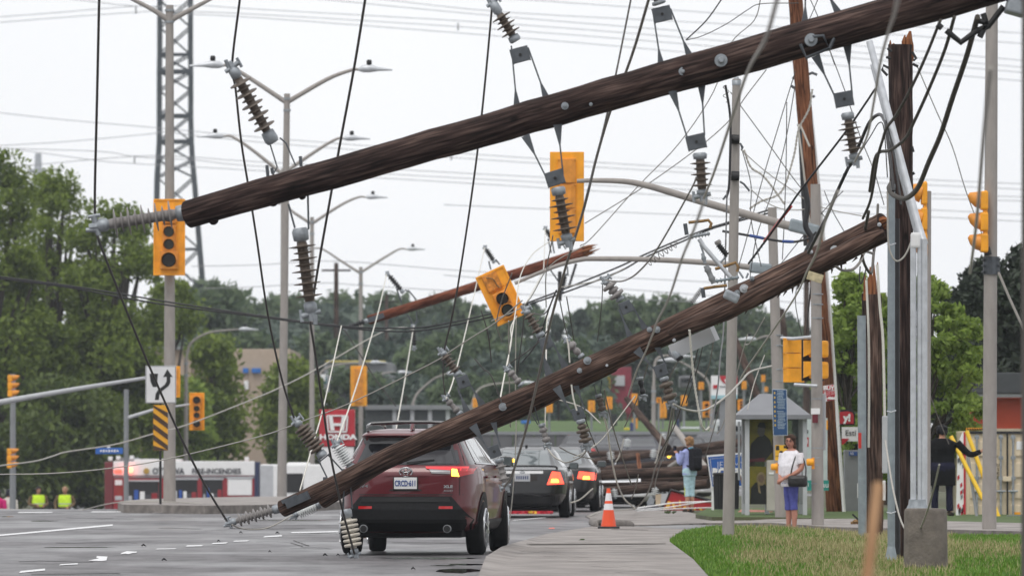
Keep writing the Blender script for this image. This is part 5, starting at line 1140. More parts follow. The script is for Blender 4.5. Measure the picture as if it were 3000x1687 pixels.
W('pale lashing cable over the lower pole bracket', lin([(1390, 1050), (1416, 1080), (1440, 1102), (1470, 1180)], 88.5, 88.4), .008, 'cable_dark', 'wire', 'wire')
# thin tangle in the sky and centre
thin = [([(2120, -10), (2070, 60), (2010, 118)], 'black'), ([(2340, 10), (2230, 12), (2190, 30), (2130, 70), (2060, 105), (2012, 118)], 'dark'), ([(2230, -10), (2210, 60), (2140, 130), (2090, 270), (1990, 420), (1870, 545), (1735, 695), (1700, 720)], 'grey'),
        ([(2245, 205), (2180, 290), (2140, 350), (2050, 430), (1890, 545), (1713, 655)], 'grey'), ([(2330, 210), (2290, 340), (2230, 540), (2170, 760), (2130, 860)], 'dark'), ([(2328, 260), (2300, 420), (2260, 570), (2215, 700), (2190, 870)], 'dark'), ([(2305, 300), (2303, 480), (2298, 640), (2292, 760)], 'dark'),
        ([(2140, 270), (2250, 420), (2330, 530), (2420, 640)], 'grey'), ([(2172, 440), (2240, 500), (2310, 550), (2400, 605), (2560, 640)], 'pale'), ([(2200, 555), (2240, 590), (2290, 612), (2340, 615), (2390, 605)], 'pale'), ([(2170, 425), (2200, 540), (2200, 640), (2230, 780)], 'dark'),
        ([(2430, 145), (2480, 280), (2520, 400), (2560, 500), (2590, 600)], 'dark'), ([(2685, 190), (2745, 330), (2790, 430), (2830, 560), (2890, 720)], 'grey'), ([(2370, -10), (2400, 60), (2445, 190)], 'dark'), ([(2400, -10), (2370, 60), (2340, 110)], 'dark'),
        ([(2415, 560), (2440, 620), (2480, 690)], 'dark'), ([(2470, 560), (2420, 610), (2330, 720), (2290, 770)], 'dark'), ([(1490, 940), (1492, 1100), (1495, 1250)], 'pale'), ([(1712, 720), (1610, 780), (1540, 890), (1440, 940)], 'pale'), ([(1830, 786), (1760, 820), (1640, 842)], 'pale'),
        ([(1766, 830), (1762, 900), (1750, 1000)], 'dark'), ([(1640, 880), (1656, 960), (1668, 1000)], 'dark'), ([(1660, 870), (1672, 940), (1684, 1010)], 'dark'), ([(1630, 850), (1610, 900), (1590, 960), (1570, 1010), (1530, 1060)], 'black'), ([(1625, 860), (1600, 915), (1570, 920), (1545, 914)], 'dark'),
        ([(1536, 915), (1530, 980), (1516, 1090)], 'dark'), ([(1610, 960), (1570, 1010), (1500, 1060), (1480, 1080)], 'dark'), ([(1300, 1040), (1298, 1100), (1304, 1160)], 'dark'), ([(1770, 1140), (1790, 1230), (1820, 1330), (1850, 1420)], 'grey'), ([(1700, 1180), (1730, 1270), (1760, 1340)], 'dark'),
        ([(1900, 1060), (1870, 1160), (1830, 1250)], 'grey'), ([(1990, 1050), (1960, 1110), (1940, 1180)], 'grey'), ([(2050, 1000), (2030, 1080), (1996, 1190), (1970, 1260), (1930, 1330)], 'dark'), ([(2060, 1010), (2040, 1090), (2010, 1180)], 'dark'), ([(2090, 1000), (2080, 1060), (2064, 1110)], 'grey'), ([(1720, 1320), (1760, 1290), (1800, 1240), (1860, 1160)], 'pale'),
        ([(1640, 1310), (1680, 1330), (1740, 1345)], 'grey'), ([(1870, 1390), (1862, 1430), (1850, 1460)], 'grey'), ([(2110, 1180), (2090, 1260), (2065, 1340)], 'grey'), ([(2140, 1180), (2115, 1250), (2100, 1270)], 'pale'), ([(1760, 1240), (1700, 1190), (1590, 1160)], 'pale'), ([(1410, 910), (1430, 980), (1440, 1060)], 'dark'),
        ([(2190, 980), (2160, 1090), (2150, 1160)], 'pale'), ([(2240, 930), (2200, 1000), (2184, 1010)], 'pale'), ([(2380, 790), (2370, 900), (2362, 975)], 'black'), ([(2345, 800), (2330, 880), (2350, 990)], 'dark'), ([(1620, 690), (1600, 800), (1600, 900)], 'grey'), ([(2190, 1200), (2210, 1120), (2240, 1040)], 'pale'),
        ([(1500, 800), (1470, 880), (1455, 950), (1470, 1000)], 'grey'), ([(1680, 1340), (1720, 1320), (1745, 1300)], 'pale'), ([(2700, 1080), (2740, 1200), (2780, 1300)], 'grey')]
THIN_LABELS = '''black wire slanting to a knotted splice above the upper fallen pole
dark wire from the leaning red-brown pole top sagging to the knotted splice
longest thin grey wire slanting from the top edge to the red-brown pole end
second long grey wire slanting below it toward the arm signal's foot
leftmost dark wire fanning down from the leaning red-brown pole's hooks
second dark wire fanning down from the leaning red-brown pole's hooks
nearly vertical dark wire hanging from the leaning red-brown pole's hooks
grey wire crossing down from the slim concrete pole top toward the lower pole
pale wire from the slim pole's hook sloping past the strapped corner pole
pale slack wire curving just above the long signal arm at right
dark wire dropping from the slim pole's hook to the switch gear
dark wire steeply crossing from the upper pole hardware to the lower pole butt
grey wire right of the near splintered pole running down to the steel collar
dark wire crossing the sky above the upper pole beside the red-brown pole
short dark wire crossing it above the upper pole beside the red-brown pole
short dark wire right of the strapped corner pole above the pole butt
dark wire slanting left from the arched cables down to the lower pole
pale upright wire just right of the tilted light's lower corner
pale wire arcing down from the red-brown pole end past the tilted light
pale wire parallel below the black twin cable near the ribbed insulator
short dark upright wire hanging from the ribbed insulator clamp
left of two dark wires hanging beneath the black crossarm block
right of two dark wires hanging beneath the black crossarm block
black wire curving from the crossarm block down behind a bracket insulator
dark looping wire from the crossarm block to the tilted light's insulator
dark wire dropping from the insulator beside the tilted light's corner
dark wire slanting left beneath that insulator to a small post insulator
dark upright wire between the two insulators over the red car roof
grey wire slanting down from the lower pole to the lying poles mid-picture
dark short wire below the dark-ribbed hanging insulator
grey wire slanting left from beneath the grey cylinder housing
grey wire right of the cylinder housing slanting to the hanging clamp
long dark wire from behind the cylinder housing to the lying poles
dark wire close beside it, ending above the hanging clamp
grey short wire left of the slim concrete pole above the rope loop
pale wire rising right from the hanging clamp above the sedans
grey wire along the top of the thin level fallen pole's left end
grey short wire hanging off the thick level fallen pole
grey wire hanging from the rope loop beside the plaza sign
pale short wire beside the plaza sign's left edge
pale wire rising leftwards under the lower pole toward the hanging strap
dark wire below the tilted light toward the plated bracket
pale steep wire just right of the slim concrete pole, left one
pale short wire just right of the slim concrete pole, upper one
black wire hanging above the paired signals from the lower pole
dark wire hanging left of the paired signals from the lower pole
grey near-vertical wire passing the foot of the signal on the arm
pale wire rising above the bus shelter roof
grey wire winding beneath the tilted light's arm
pale short wire above the thick hanging insulator discs
grey wire in front of the green tree right of the conduits'''.split('\n')
for i, (pts, c) in enumerate(thin):
    x, y = pts[0]; dd = 118 if x > 2100 else (92 if y > 850 else 104)
    lab = THIN_LABELS[i]
    W(lab, lin(pts, dd, dd + 2), {'black': .012, 'dark': .008, 'grey': .0085, 'pale': .0085}[c], 'cable_' + c, 'loose_wire', 'wire', k=5)
for (pts, lab) in [([(2380, 262), (2370, 320), (2340, 380), (2325, 460), (2290, 560), (2230, 590), (2195, 612)], 'pale spiral-wrapped service wire winding down from the leaning red-brown pole'), ([(2180, 440), (2200, 490), (2240, 520), (2300, 600)], 'short pale twisted wire right of the slim concrete pole')]:
    W(lab, lin(pts, 128, 128), .012, 'cable_pale', 'twisted_wire', 'wire', twist=40)
GUY = W('pale guy rod lying on the grass from the slim concrete pole to the lower right', [(2140, 1574, 104.5), (2190, 1622, 92), (2262, 1690, 78)], .022, 'cable_pale', 'guy_wire', 'wire')
for (pts, d0, m, r, lab) in [([(860, 1582), (900, 1596), (905, 1597)], 100, 'cable_dark', .006, 'scrap of dark wire on the road left of the standing insulator'), ([(852, 1589), (870, 1594), (886, 1599)], 99, 'cable_dark', .006, 'second scrap of dark wire on the road left of the standing insulator')]:
    mb = MB(); mb.tube(cat_rom([G(x, y, .012) for x, y in pts], 4), r, 5); tag(mb.build('wire_scrap', K[m]), lab, 'debris')
rnd = random.Random(12)
for i, (x, y) in enumerate([(705, 1560), (812, 1561), (952, 1626), (990, 1626), (790, 1616), (1210, 1666), (640, 1585), (420, 1598), (480, 1640), (1157, 1568)]):
    mb = MB(); p = G(x, y, .02); r = rnd.uniform(.008, .016); mb.tube([p + Vector((-r * 2, 0, 0)), p + Vector((0, 0, .02)), p + Vector((r * 2.4, .1, -.005))], [r * .6, r, r * .3], 6)
    tag(mb.build('debris_scrap', K['cable_black']), 'small dark scrap of debris lying on the wet road', 'debris', 'scraps of debris on the road')

rnd = random.Random(99); GT = 'slack wires tangled over the fallen poles'
for i in range(52):
    x0, y0 = rnd.uniform(1620, 2130), rnd.uniform(1080, 1260); x1, y1 = x0 + rnd.uniform(-190, 190), rnd.uniform(1250, 1470); x1 = min(2150, max(1560, x1)); d = rnd.uniform(120, 150)
    sag = rnd.uniform(-20, 70); c = 'pale' if i % 3 else 'dark'
    mb = MB(); mb.tube(cat_rom(lin([(x0, y0), (x0 + (x1 - x0) * .3 + rnd.uniform(-20, 20), y0 + (y1 - y0) * .4 + sag * .6), (x0 + (x1 - x0) * .7 + rnd.uniform(-20, 20), y0 + (y1 - y0) * .75 + sag * .7), (x1, y1)], d, d + 6), 6), rnd.uniform(.008, .013), 6)
    tag(mb.build('loose_wire', K['cable_' + c]), 'slack pale wire tangled among others over the pile of fallen poles' if c == 'pale' else 'slack dark wire tangled among others over the pile of fallen poles', 'wire', GT)
GS2 = 'fine wires fanning across the white sky at right'
for i in range(24):
    x0, y0 = rnd.uniform(1750, 2500), rnd.uniform(330, 560); x1, y1 = x0 + rnd.uniform(-320, 260), y0 + rnd.uniform(150, 420); d = rnd.uniform(112, 135)
    mb = MB(); mb.tube(cat_rom(lin([(x0, y0), ((x0 + x1) / 2 + rnd.uniform(-30, 30), (y0 + y1) / 2 + rnd.uniform(0, 40)), (x1, y1)], d, d), 8), .0065, 5)
    tag(mb.build('loose_wire', K['cable_grey']), 'fine grey wire among those fanning across the sky around the corner poles', 'wire', GS2)
# ================================================================ vehicles
PAINT = {}
def paint(name, col, rough=.28, coat=.9):
    m = M(name, col, rough, .15, var=.06, scale=2, coat=coat); return m
CAR_GLASS = M('dark_car_glass', (.015, .017, .02), .04, var=.1, coat=.3)
SKY_GLASS = M('grey_car_glass', (.10, .12, .125), .05, var=.1, coat=.6)
TYRE = M('tyre_rubber', (.007, .007, .0075), .8, var=.3, scale=20, spec=.25)
RIM = M('alloy_rim', (.55, .56, .58), .25, .85, var=.1)
PLAST = M('grey_plastic_cladding', (.013, .0135, .015), .65, var=.2, scale=20, spec=.3)
UNDER = M('under_body', (.006, .006, .007), .9)
LAMP_R = M('red_lamp', (.5, .012, .015), .2, var=.1, coat=.6)
LAMP_ON = M('lit_red_lamp', (1.0, .08, .04), .3, emit=2.2, var=.02)
AMBER = M('lit_amber_lamp', (1.0, .55, .06), .3, emit=4.5, var=.02)
HEADL = M('lit_headlamp', (1.0, .9, .72), .3, emit=7, var=.02)
class Car:
    def __init__(s, name, label, loc, heading, ctrl, scale=1.0, cat='car', group=None):
        s.c = ctrl; s.t = thing(name, label, cat, loc, -heading, group); s.t.scale = (scale,) * 3
    def at(s, z):
        c = s.c
        if z <= c[0][0]: return c[0][1:]
        for a, b in zip(c, c[1:]):
            if a[0] <= z <= b[0]:
                q = (z - a[0]) / (b[0] - a[0]); return tuple(a[i] + (b[i] - a[i]) * q for i in range(1, 5))
        return c[-1][1:]
    def rear(s, x, z):
        r, f, w, n = s.at(z); m, h = (r + f) / 2, (f - r) / 2; return m - h * max(0, 1 - min(1, abs(x) / w) ** n) ** (1 / n)
    def front(s, x, z):
        r, f, w, n = s.at(z); m, h = (r + f) / 2, (f - r) / 2; return m + h * max(0, 1 - min(1, abs(x) / w) ** n) ** (1 / n)
    def side(s, y, z):
        r, f, w, n = s.at(z); m, h = (r + f) / 2, (f - r) / 2; return w * max(0, 1 - min(1, abs(y - m) / h) ** n) ** (1 / n)
    def body(s, m):
        mb = MB(); zs = []
        for a, b in zip(s.c, s.c[1:]):
            k = max(1, int((b[0] - a[0]) / .05)); zs += [a[0] + (b[0] - a[0]) * i / k for i in range(k)]
        zs.append(s.c[-1][0]); N = 84; vs = []
        for z in zs:
            r, f, w, n = s.at(z); mm, h = (r + f) / 2, (f - r) / 2
            for i in range(N):
                a = 2 * math.pi * i / N; ca, sa = math.cos(a), math.sin(a)
                e = 2 / n; vs.append((w * math.copysign(abs(ca) ** e, ca), mm + h * math.copysign(abs(sa) ** e, sa), z))
        fs = [(i * N + j, i * N + (j + 1) % N, (i + 1) * N + (j + 1) % N, (i + 1) * N + j) for i in range(len(zs) - 1) for j in range(N)]
        mb.add(vs, fs, True); mb.add(vs[-N:], [list(range(N))], True); mb.add(vs[:N], [list(range(N))[::-1]])
        return mb.build('body', m, s.t, world=False)
    def patch(s, name, quad, m, face='rear', off=.006, n=12, parent=None, thick=True):     # quad of (x,z) or (y,z) corners, wrapped on the shell
        a, b, c, d = quad; vs = []; fs = []
        for i in range(n + 1):
            for j in range(n + 1):
                u, v = i / n, j / n
                p = ((a[0] * (1 - u) + b[0] * u) * (1 - v) + (d[0] * (1 - u) + c[0] * u) * v, (a[1] * (1 - u) + b[1] * u) * (1 - v) + (d[1] * (1 - u) + c[1] * u) * v)
                if face == 'rear': vs.append((p[0], s.rear(p[0], p[1]) - off, p[1]))
                elif face == 'front': vs.append((p[0], s.front(p[0], p[1]) + off, p[1]))
                elif face == 'right': vs.append((s.side(p[0], p[1]) + off, p[0], p[1]))
                else: vs.append((-s.side(p[0], p[1]) - off, p[0], p[1]))
        for i in range(n):
            for j in range(n): fs.append((i * (n + 1) + j, (i + 1) * (n + 1) + j, (i + 1) * (n + 1) + j + 1, i * (n + 1) + j + 1))
        mb = MB(); mb.add(vs, fs, True); return mb.build(name, m, parent or s.t, world=False)
    def wheel(s, x, y, r=.355, w=.225, side=1, arch=True, steer=0):
        mb = MB(); xo = x + side * .02; ax = Vector((math.cos(steer), -math.sin(steer), 0))
        cc = Vector((xo, y, r)); p0, p1 = cc - ax * (side * w), cc
        mb.lathe(p0, p1, [(0, r * .8), (.03, r * .93), (.12, r * .99), (.25, r), (.75, r), (.88, r * .99), (.97, r * .93), (1, r * .75)], 30)
        o = mb.build('wheel', TYRE, s.t, world=False)
        mb = MB(); u = Vector((0, 0, 1)); v = ax.cross(u); q = p1 + ax * side * .004
        mb.lathe(q - ax * side * .03, q, [(0, r * .7), (.9, r * .7), (1, r * .62)], 26); mb.build('rim_well', K['black'], o, world=False)
        mb = MB()
        for k in range(10):
            a = 2 * math.pi * k / 10; dr = u * math.cos(a) + v * math.sin(a); mb.beam(q + ax * side * .008 + dr * r * .08, q + ax * side * .004 + dr * r * .68, .045, .02)
        n = 28; ring = [q + (u * math.cos(2 * math.pi * k / n) + v * math.sin(2 * math.pi * k / n)) * r * .69 for k in range(n + 1)]; mb.tube(ring, .018, 6, caps=False)
        mb.build('rim', RIM, o, world=False)
        if arch:
            vs = []; N = 22
            for k in range(N + 1):
                a = math.pi * (-.08 + 1.16 * k / N)
                for rr in (.02, 1.12 * r, 1.32 * r):
                    yy, zz = y + math.cos(a) * rr, r * 1.02 + math.sin(a) * rr; zz = max(.2, zz); vs.append((side * (s.side(yy, zz) + (.004 if rr < 1.2 * r else .012)), yy, zz))
            f1 = [(k * 3, k * 3 + 1, k * 3 + 4, k * 3 + 3) for k in range(N)]; f2 = [(k * 3 + 1, k * 3 + 2, k * 3 + 5, k * 3 + 4) for k in range(N)]
            mb = MB(); mb.add(vs, f1); mb.build('wheel_well', UNDER, s.t, world=False)
            if arch == 2: mb = MB(); mb.add(vs, f2, True); mb.build('wheel_arch', PLAST, s.t, world=False)
        return o
    def under(s, y0, y1, w, z0=.16, z1=.5):
        mb = MB(); mb.bbox((0, (y0 + y1) / 2, (z0 + z1) / 2), (w * 2, y1 - y0, z1 - z0), .04); mb.build('underbody', UNDER, s.t, world=False)
    def lamp(s, name, quad, m, face='rear', off=.012, parent=None): return s.patch(name, quad, m, face, off, 8, parent)
    def mirror(s, y, z, m, side=1):
        w = s.side(y, z); mb = MB(); mb.bbox((side * (w + .15), y, z + .03), (.20, .12, .15), .05); mb.tube([(side * (w - .05), y + .05, z - .04), (side * (w + .1), y, z)], .03, 6)
        o = mb.build('wing_mirror', m, s.t, world=False)
        mb = MB(); mb.bbox((side * (w + .15), y - .062, z + .03), (.16, .006, .11), .003); mb.build('mirror_glass', SKY_GLASS, o, world=False); return o
RED = paint('dark_red_metallic', (.10, .004, .010), .35, .55)
suv_c = [(.29, .30, 4.25, .72, 5), (.33, .12, 4.5, .855, 5.5), (.42, .03, 4.57, .905, 6), (.60, .0, 4.60, .92, 6.5), (.80, .02, 4.60, .925, 6.5), (.98, .04, 4.52, .925, 6.5), (1.10, .06, 4.25, .91, 6.5), (1.17, .12, 3.55, .885, 6.5),
         (1.30, .25, 3.15, .80, 7), (1.45, .38, 2.8, .715, 7), (1.545, .40, 2.55, .665, 7), (1.56, .24, 2.5, .655, 7), (1.57, .22, 2.45, .65, 7), (1.60, .34, 2.3, .63, 6), (1.63, .50, 2.05, .58, 5), (1.65, .74, 1.85, .48, 4.5), (1.66, 1.0, 1.65, .36, 4)]
ang = R(6.0); fw = Vector((math.sin(ang), math.cos(ang), 0)); rt = Vector((math.cos(ang), -math.sin(ang), 0))
ax_ = Vector(((1214 - 1500) / px(93), 93, 0)); S = 1.03
SUV = Car('red_suv', 'dark red crossover stopped in the road under the lower fallen pole, amber signal lit', ax_ - fw * (.98 * S), ang, suv_c, S)
SUV.body(RED); SUV.under(.3, 4.2, .72, .23)
bmp = SUV.patch('bumper', [(-.86, .47), (.86, .47), (.60, .775), (-.60, .775)], PLAST, 'rear', .02, 16)
SUV.patch('lower_bumper', [(-.80, .31), (.80, .31), (.865, .472), (-.865, .472)], M('black_bumper', (.004, .004, .0045), .6, spec=.2), 'rear', .035, 16, bmp)
SUV.patch('bumper_step', [(-.60, .70), (.60, .70), (.57, .76), (-.57, .76)], K['black'], 'rear', .03, 10, bmp)
gl = SUV.patch('rear_window', [(-.765, 1.185), (.765, 1.185), (.615, 1.535), (-.615, 1.535)], CAR_GLASS, 'rear', .006, 14)
SUV.patch('window_header', [(-.6, 1.46), (.6, 1.46), (.61, 1.54), (-.61, 1.54)], K['blackgloss'], 'rear', .012, 10, gl)
SUV.patch('window_reflection', [(-.52, 1.20), (.70, 1.20), (.64, 1.38), (-.46, 1.36)], M('reflection_grey', (.05, .05, .055), .08), 'rear', .010, 10, gl)  # grey reflection in the lower glass, painted on as a patch
for s in (-1, 1):
    SUV.patch('pillar_trim', [(s * .80, 1.19), (s * .862, 1.19), (s * .655, 1.53), (s * .625, 1.53)], K['blackgloss'], 'rear', .004, 8)
    tl = SUV.lamp('tail_lamp', [(s * .27, 1.135), (s * .86, 1.10), (s * .88, 1.165), (s * .25, 1.165)], M('glowing_red_strip', (.75, .03, .04), .25, emit=.35, var=.03, coat=.5), 'rear', .02)
    SUV.lamp('clear_lens', [(s * .34, 1.075), (s * .585, 1.065), (s * .585, 1.125), (s * .30, 1.13)], M('clear_lamp', (.35, .34, .35), .15, coat=.6), 'rear', .014, tl)
    SUV.lamp('amber_lens', [(s * .60, 1.04), (s * .70, 1.03), (s * .665, 1.13), (s * .60, 1.135)], AMBER if s > 0 else LAMP_R, 'rear', .022, tl)
    SUV.lamp('outer_lens', [(s * .70, 1.03), (s * .86, 1.07), (s * .86, 1.14), (s * .67, 1.14)], LAMP_R, 'rear', .018, tl)
    SUV.lamp('reflector', [(s * .44, .61), (s * .62, .61), (s * .62, .645), (s * .44, .645)], LAMP_R, 'rear', .026)
    mb = MB(); mb.lathe((s * .55, .06, .35), (s * .55, -.035, .35), [(0, .05), (.9, .055), (1, .05)], 16); ex = mb.build('exhaust_pipe', K['grey'], SUV.t, world=False)
    mb = MB(); mb.lathe((s * .55, -.034, .35), (s * .55, -.04, .35), [(0, .043), (1, .043)], 16); mb.build('pipe_bore', K['black'], ex, world=False)
    for (y, sg) in ((.98, 0), (3.67, 0)): SUV.wheel(s * .925, y, .355, .235, s, 2, R(-9) if y > 2 else 0)
    SUV.patch('sill_cladding', [(1.42, .27), (3.2, .27), (3.2, .46), (1.42, .46)], PLAST, 'right' if s > 0 else 'left', .016, 12)
    f = 'right' if s > 0 else 'left'
    w_ = SUV.patch('side_window', [(.66, 1.225), (3.2, 1.19), (2.42, 1.53), (.86, 1.525)], SKY_GLASS, f, .006, 14)
    for (y0, y1) in ((1.12, 1.22), (2.05, 2.16)): SUV.patch('window_pillar', [(y0, 1.21), (y1, 1.21), (y1 - .08, 1.53), (y0 - .0, 1.53)], K['blackgloss'], f, .010, 6, w_)
    SUV.patch('chrome_strip', [(.62, 1.20), (3.25, 1.165), (3.22, 1.187), (.64, 1.222)], RIM, f, .012, 12, w_)
    for y0 in (1.22, 2.3): 
        mb = MB(); x = SUV.side(y0 + .1, 1.02); mb.bbox((s * (x + .02), y0 + .08, 1.02), (.03, .2, .035), .012); mb.build('door_handle', RED, SUV.t, world=False)
    SUV.patch('door_seam', [(2.17, .46), (2.185, .46), (2.185, 1.18), (2.17, 1.18)], K['black'], f, .004, 8); SUV.patch('door_seam', [(1.23, .80), (1.245, .80), (1.20, 1.18), (1.185, 1.18)], K['black'], f, .004, 8)
    SUV.mirror(2.95, 1.19, K['blackgloss'], s)
    mb = MB(); mb.tube(cat_rom([Vector((s * .56, .55, 1.62)), Vector((s * .575, .66, 1.70)), Vector((s * .58, 1.5, 1.725)), Vector((s * .57, 2.3, 1.70)), Vector((s * .56, 2.45, 1.63))], 5), .02, 8); mb.build('roof_rail', K['blackgloss'], SUV.t, world=False)
mb = MB(); mb.bbox((SUV.side(2.9, 1.19) + .252, 2.93, 1.235), (.012, .05, .05), .004); mb.build('mirror_indicator', AMBER, SUV.t, world=False)
for y in (.95, 1.95): mb = MB(); mb.tube([(-.575, y, 1.725), (-.2, y, 1.745), (.2, y, 1.745), (.575, y, 1.725)], .022, 8); mb.build('roof_bar', K['blackgloss'], SUV.t, world=False)
mb = MB(); mb.prism([(.60, 1.655), (.86, 1.66), (.74, 1.735)], -.018, .018); me = mb.build('fin_aerial', RED, SUV.t, world=False); me.rotation_euler = (0, 0, R(90)); me.location = (.02, -.1, -.01)
yb = SUV.rear(0, .95) - .012
mb = MB(); mb.bbox((0, yb - .008, .935), (.33, .018, .18), .006); pl = mb.build('number_plate_frame', K['black'], SUV.t, world=False)
mb = MB(); mb.bbox((0, yb - .021, .945), (.30, .008, .15), .003); mb.build('number_plate', K['white'], pl, world=False)
text('CRCD\u00b7611', .105, (0, yb - .030, .94), M('plate_blue', (.02, .07, .28), .5), pl, 'plate_number', fit=.27, bold=.002)
ye = SUV.rear(0, 1.10) - .02
def ring(mb, c, rx, rz, th, n=24): mb.tube([Vector((c[0] + rx * math.cos(2 * math.pi * k / n), c[1], c[2] + rz * math.sin(2 * math.pi * k / n))) for k in range(n + 1)], th, 6, caps=False)
mb = MB(); ring(mb, (0, ye, 1.09), .085, .058, .009); ring(mb, (0, ye, 1.095), .03, .05, .007); ring(mb, (0, ye, 1.112), .062, .026, .007); mb.build('badge', RIM, SUV.t, world=False)
text('RAV4', .058, (-.60, SUV.rear(-.6, .9) - .012, .905), RIM, SUV.t, 'badge_lettering', xs=1.5, bold=.002); text('XLE', .05, (.56, SUV.rear(.56, .88) - .012, .90), RIM, SUV.t, 'badge_lettering', xs=1.4, bold=.002); text('AWD', .036, (.56, SUV.rear(.56, .84) - .012, .845), RIM, SUV.t, 'badge_lettering', xs=1.4)
for s in (-1, 1): SUV.patch('tailgate_seam', [(s * .70, .79), (s * .708, .79), (s * .708, 1.04), (s * .70, 1.04)], K['black'], 'rear', .005, 6)
SUV.patch('handle_recess', [(-.22, .845), (.22, .845), (.2, .865), (-.2, .865)], K['black'], 'rear', .006, 8)
mb = MB(); yw = SUV.rear(.1, 1.2) - .03; mb.beam((.0, yw, 1.21), (.36, SUV.rear(.3, 1.26) - .03, 1.25), .018, .018); mb.build('rear_wiper', K['black'], SUV.t, world=False)
SUV.patch('tailgate_crease', [(-.75, .79), (.75, .79), (.75, .802), (-.75, .802)], K['black'], 'rear', .004, 10)
SUV.patch('tailgate_ridge', [(-.30, 1.04), (.30, 1.04), (.26, 1.055), (-.26, 1.055)], RED, 'rear', .02, 10)

sed_c = [(.2, .35, 4.6, .74, 5), (.28, .1, 4.72, .87, 5), (.45, .0, 4.82, .91, 5.5), (.70, .02, 4.82, .918, 6), (.88, .05, 4.6, .91, 6), (.965, .06, 4.25, .885, 6), (.985, .12, 3.9, .86, 6), (1.0, .45, 3.5, .835, 6),
         (1.03, .66, 3.35, .80, 6), (1.15, 1.02, 3.0, .725, 6), (1.3, 1.45, 2.65, .64, 6), (1.40, 1.78, 2.4, .56, 5), (1.435, 2.0, 2.25, .40, 4)]
def sedan(label, centre, heading, pm, glass, lamps_on=True, chrome=True, scale=1.0, lampquad=None, name='parked_sedan', group=None, plate=True):
    c = Car(name, label, centre, heading, sed_c, scale, 'car', group); c.body(pm); c.under(.4, 4.4, .7, .14, .4)
    c.patch('bumper', [(-.86, .22), (.86, .22), (.9, .44), (-.9, .44)], M('black_valance', (.008, .008, .009), .5) if 'black_valance' not in bpy.data.materials else bpy.data.materials['black_valance'], 'rear', .012, 12)
    rg = c.patch('rear_window', [(-.66, 1.06), (.66, 1.06), (.52, 1.375), (-.52, 1.375)], glass, 'rear', .006, 10)
    for s in (-1, 1):
        f = 'right' if s > 0 else 'left'
        tl = c.lamp('tail_lamp', lampquad and [(s * x, z) for x, z in lampquad] or [(s * .50, .675), (s * .84, .69), (s * .76, .93), (s * .60, .945)], LAMP_ON if lamps_on else LAMP_R, 'rear', .012)
        c.lamp('lamp_core', [(s * .58, .72), (s * .74, .72), (s * .72, .79), (s * .6, .79)], AMBER if lamps_on else LAMP_R, 'rear', .02, tl)
        for y in (1.0, 3.75): c.wheel(s * .91, y, .33, .22, s, 1)
        c.patch('side_window', [(1.0, 1.04), (3.2, 1.035), (2.6, 1.36), (1.55, 1.36)], glass, f, .006, 10); c.mirror(3.0, 1.02, pm, s)
    yb = c.rear(0, .82); mb = MB(); mb.bbox((0, yb - .012, .82), (.32, .015, .155), .004)
    if plate:
        pf = mb.build('number_plate', K['lgrey'], c.t, world=False); mb = MB()
        for i in range(6): mb.box((-.11 + i * .044, yb - .022, .82), (.026, .004, .07))
        mb.build('plate_characters', M('plate_ink', (.05, .07, .15), .5) if 'plate_ink' not in bpy.data.materials else bpy.data.materials['plate_ink'], pf, world=False)
    if chrome:
        c.patch('chrome_bar', [(-.42, .90), (.42, .90), (.42, .955), (-.42, .955)], K['white'], 'rear', .016, 8)
        mb = MB(); ring(mb, (0, c.rear(0, .93) - .025, .928), .045, .02, .006, 16); mb.build('badge', K['galv'], c.t, world=False)
        mb = MB(); mb.tube(cat_rom([Vector((-.7, .24, 1.0)), Vector((-.62, .16, 1.045)), Vector((0, .12, 1.055)), Vector((.62, .16, 1.045)), Vector((.7, .24, 1.0))], 5), .022, 8); mb.build('boot_spoiler', pm, c.t, world=False)
    return c
BLK = paint('black_car_paint', (.005, .005, .006), .25, .45)
def car_at(sx, d, hd): return Vector(((sx - 1500) / px(d), d, hz((sx - 1500) / px(d), d)))
FU = sedan('black sedan with glowing tail lamps stopped beyond the red car, light roof reflections', car_at(1530, 138.7, 0), R(2.5), BLK, SKY_GLASS)
mb = MB(); mb.bbox((.0, 2.05, 1.46), (.05, .15, .05), .02); mb.build('roof_aerial', K['black'], FU.t, world=False)
sedan('dark grey-black sedan with red lamps half hidden behind the black sedan', car_at(1630, 151, 0), R(2), paint('charcoal_car_paint', (.010, .009, .011), .28, .4), SKY_GLASS, True, False, lampquad=[(.46, .74), (.86, .70), (.88, .86), (.5, .90)])
WC1 = sedan('white car crushed low under cables and fallen poles just behind the orange cone', car_at(1812, 160, 0), R(-4), paint('white_car_paint', (.7, .7, .71), .3), CAR_GLASS, False, False, lampquad=[(.5, .74), (.86, .70), (.86, .86), (.5, .88)])
WC2 = sedan('white car at the right behind the person with the backpack, mostly hidden', car_at(2075, 176, 0), R(-70), bpy.data.materials['white_car_paint'], SKY_GLASS, False, False)
WC3 = sedan('grey-white car roof showing between the black sedan and the level poles', car_at(1655, 172, 0), R(0), bpy.data.materials['white_car_paint'], SKY_GLASS, False, False)
WC1.t.scale = (1, 1, .6); WC2.t.scale = (1, 1, .58); WC3.t.scale = (1, 1, .66)
GF = 'far queue of oncoming cars with lights on'
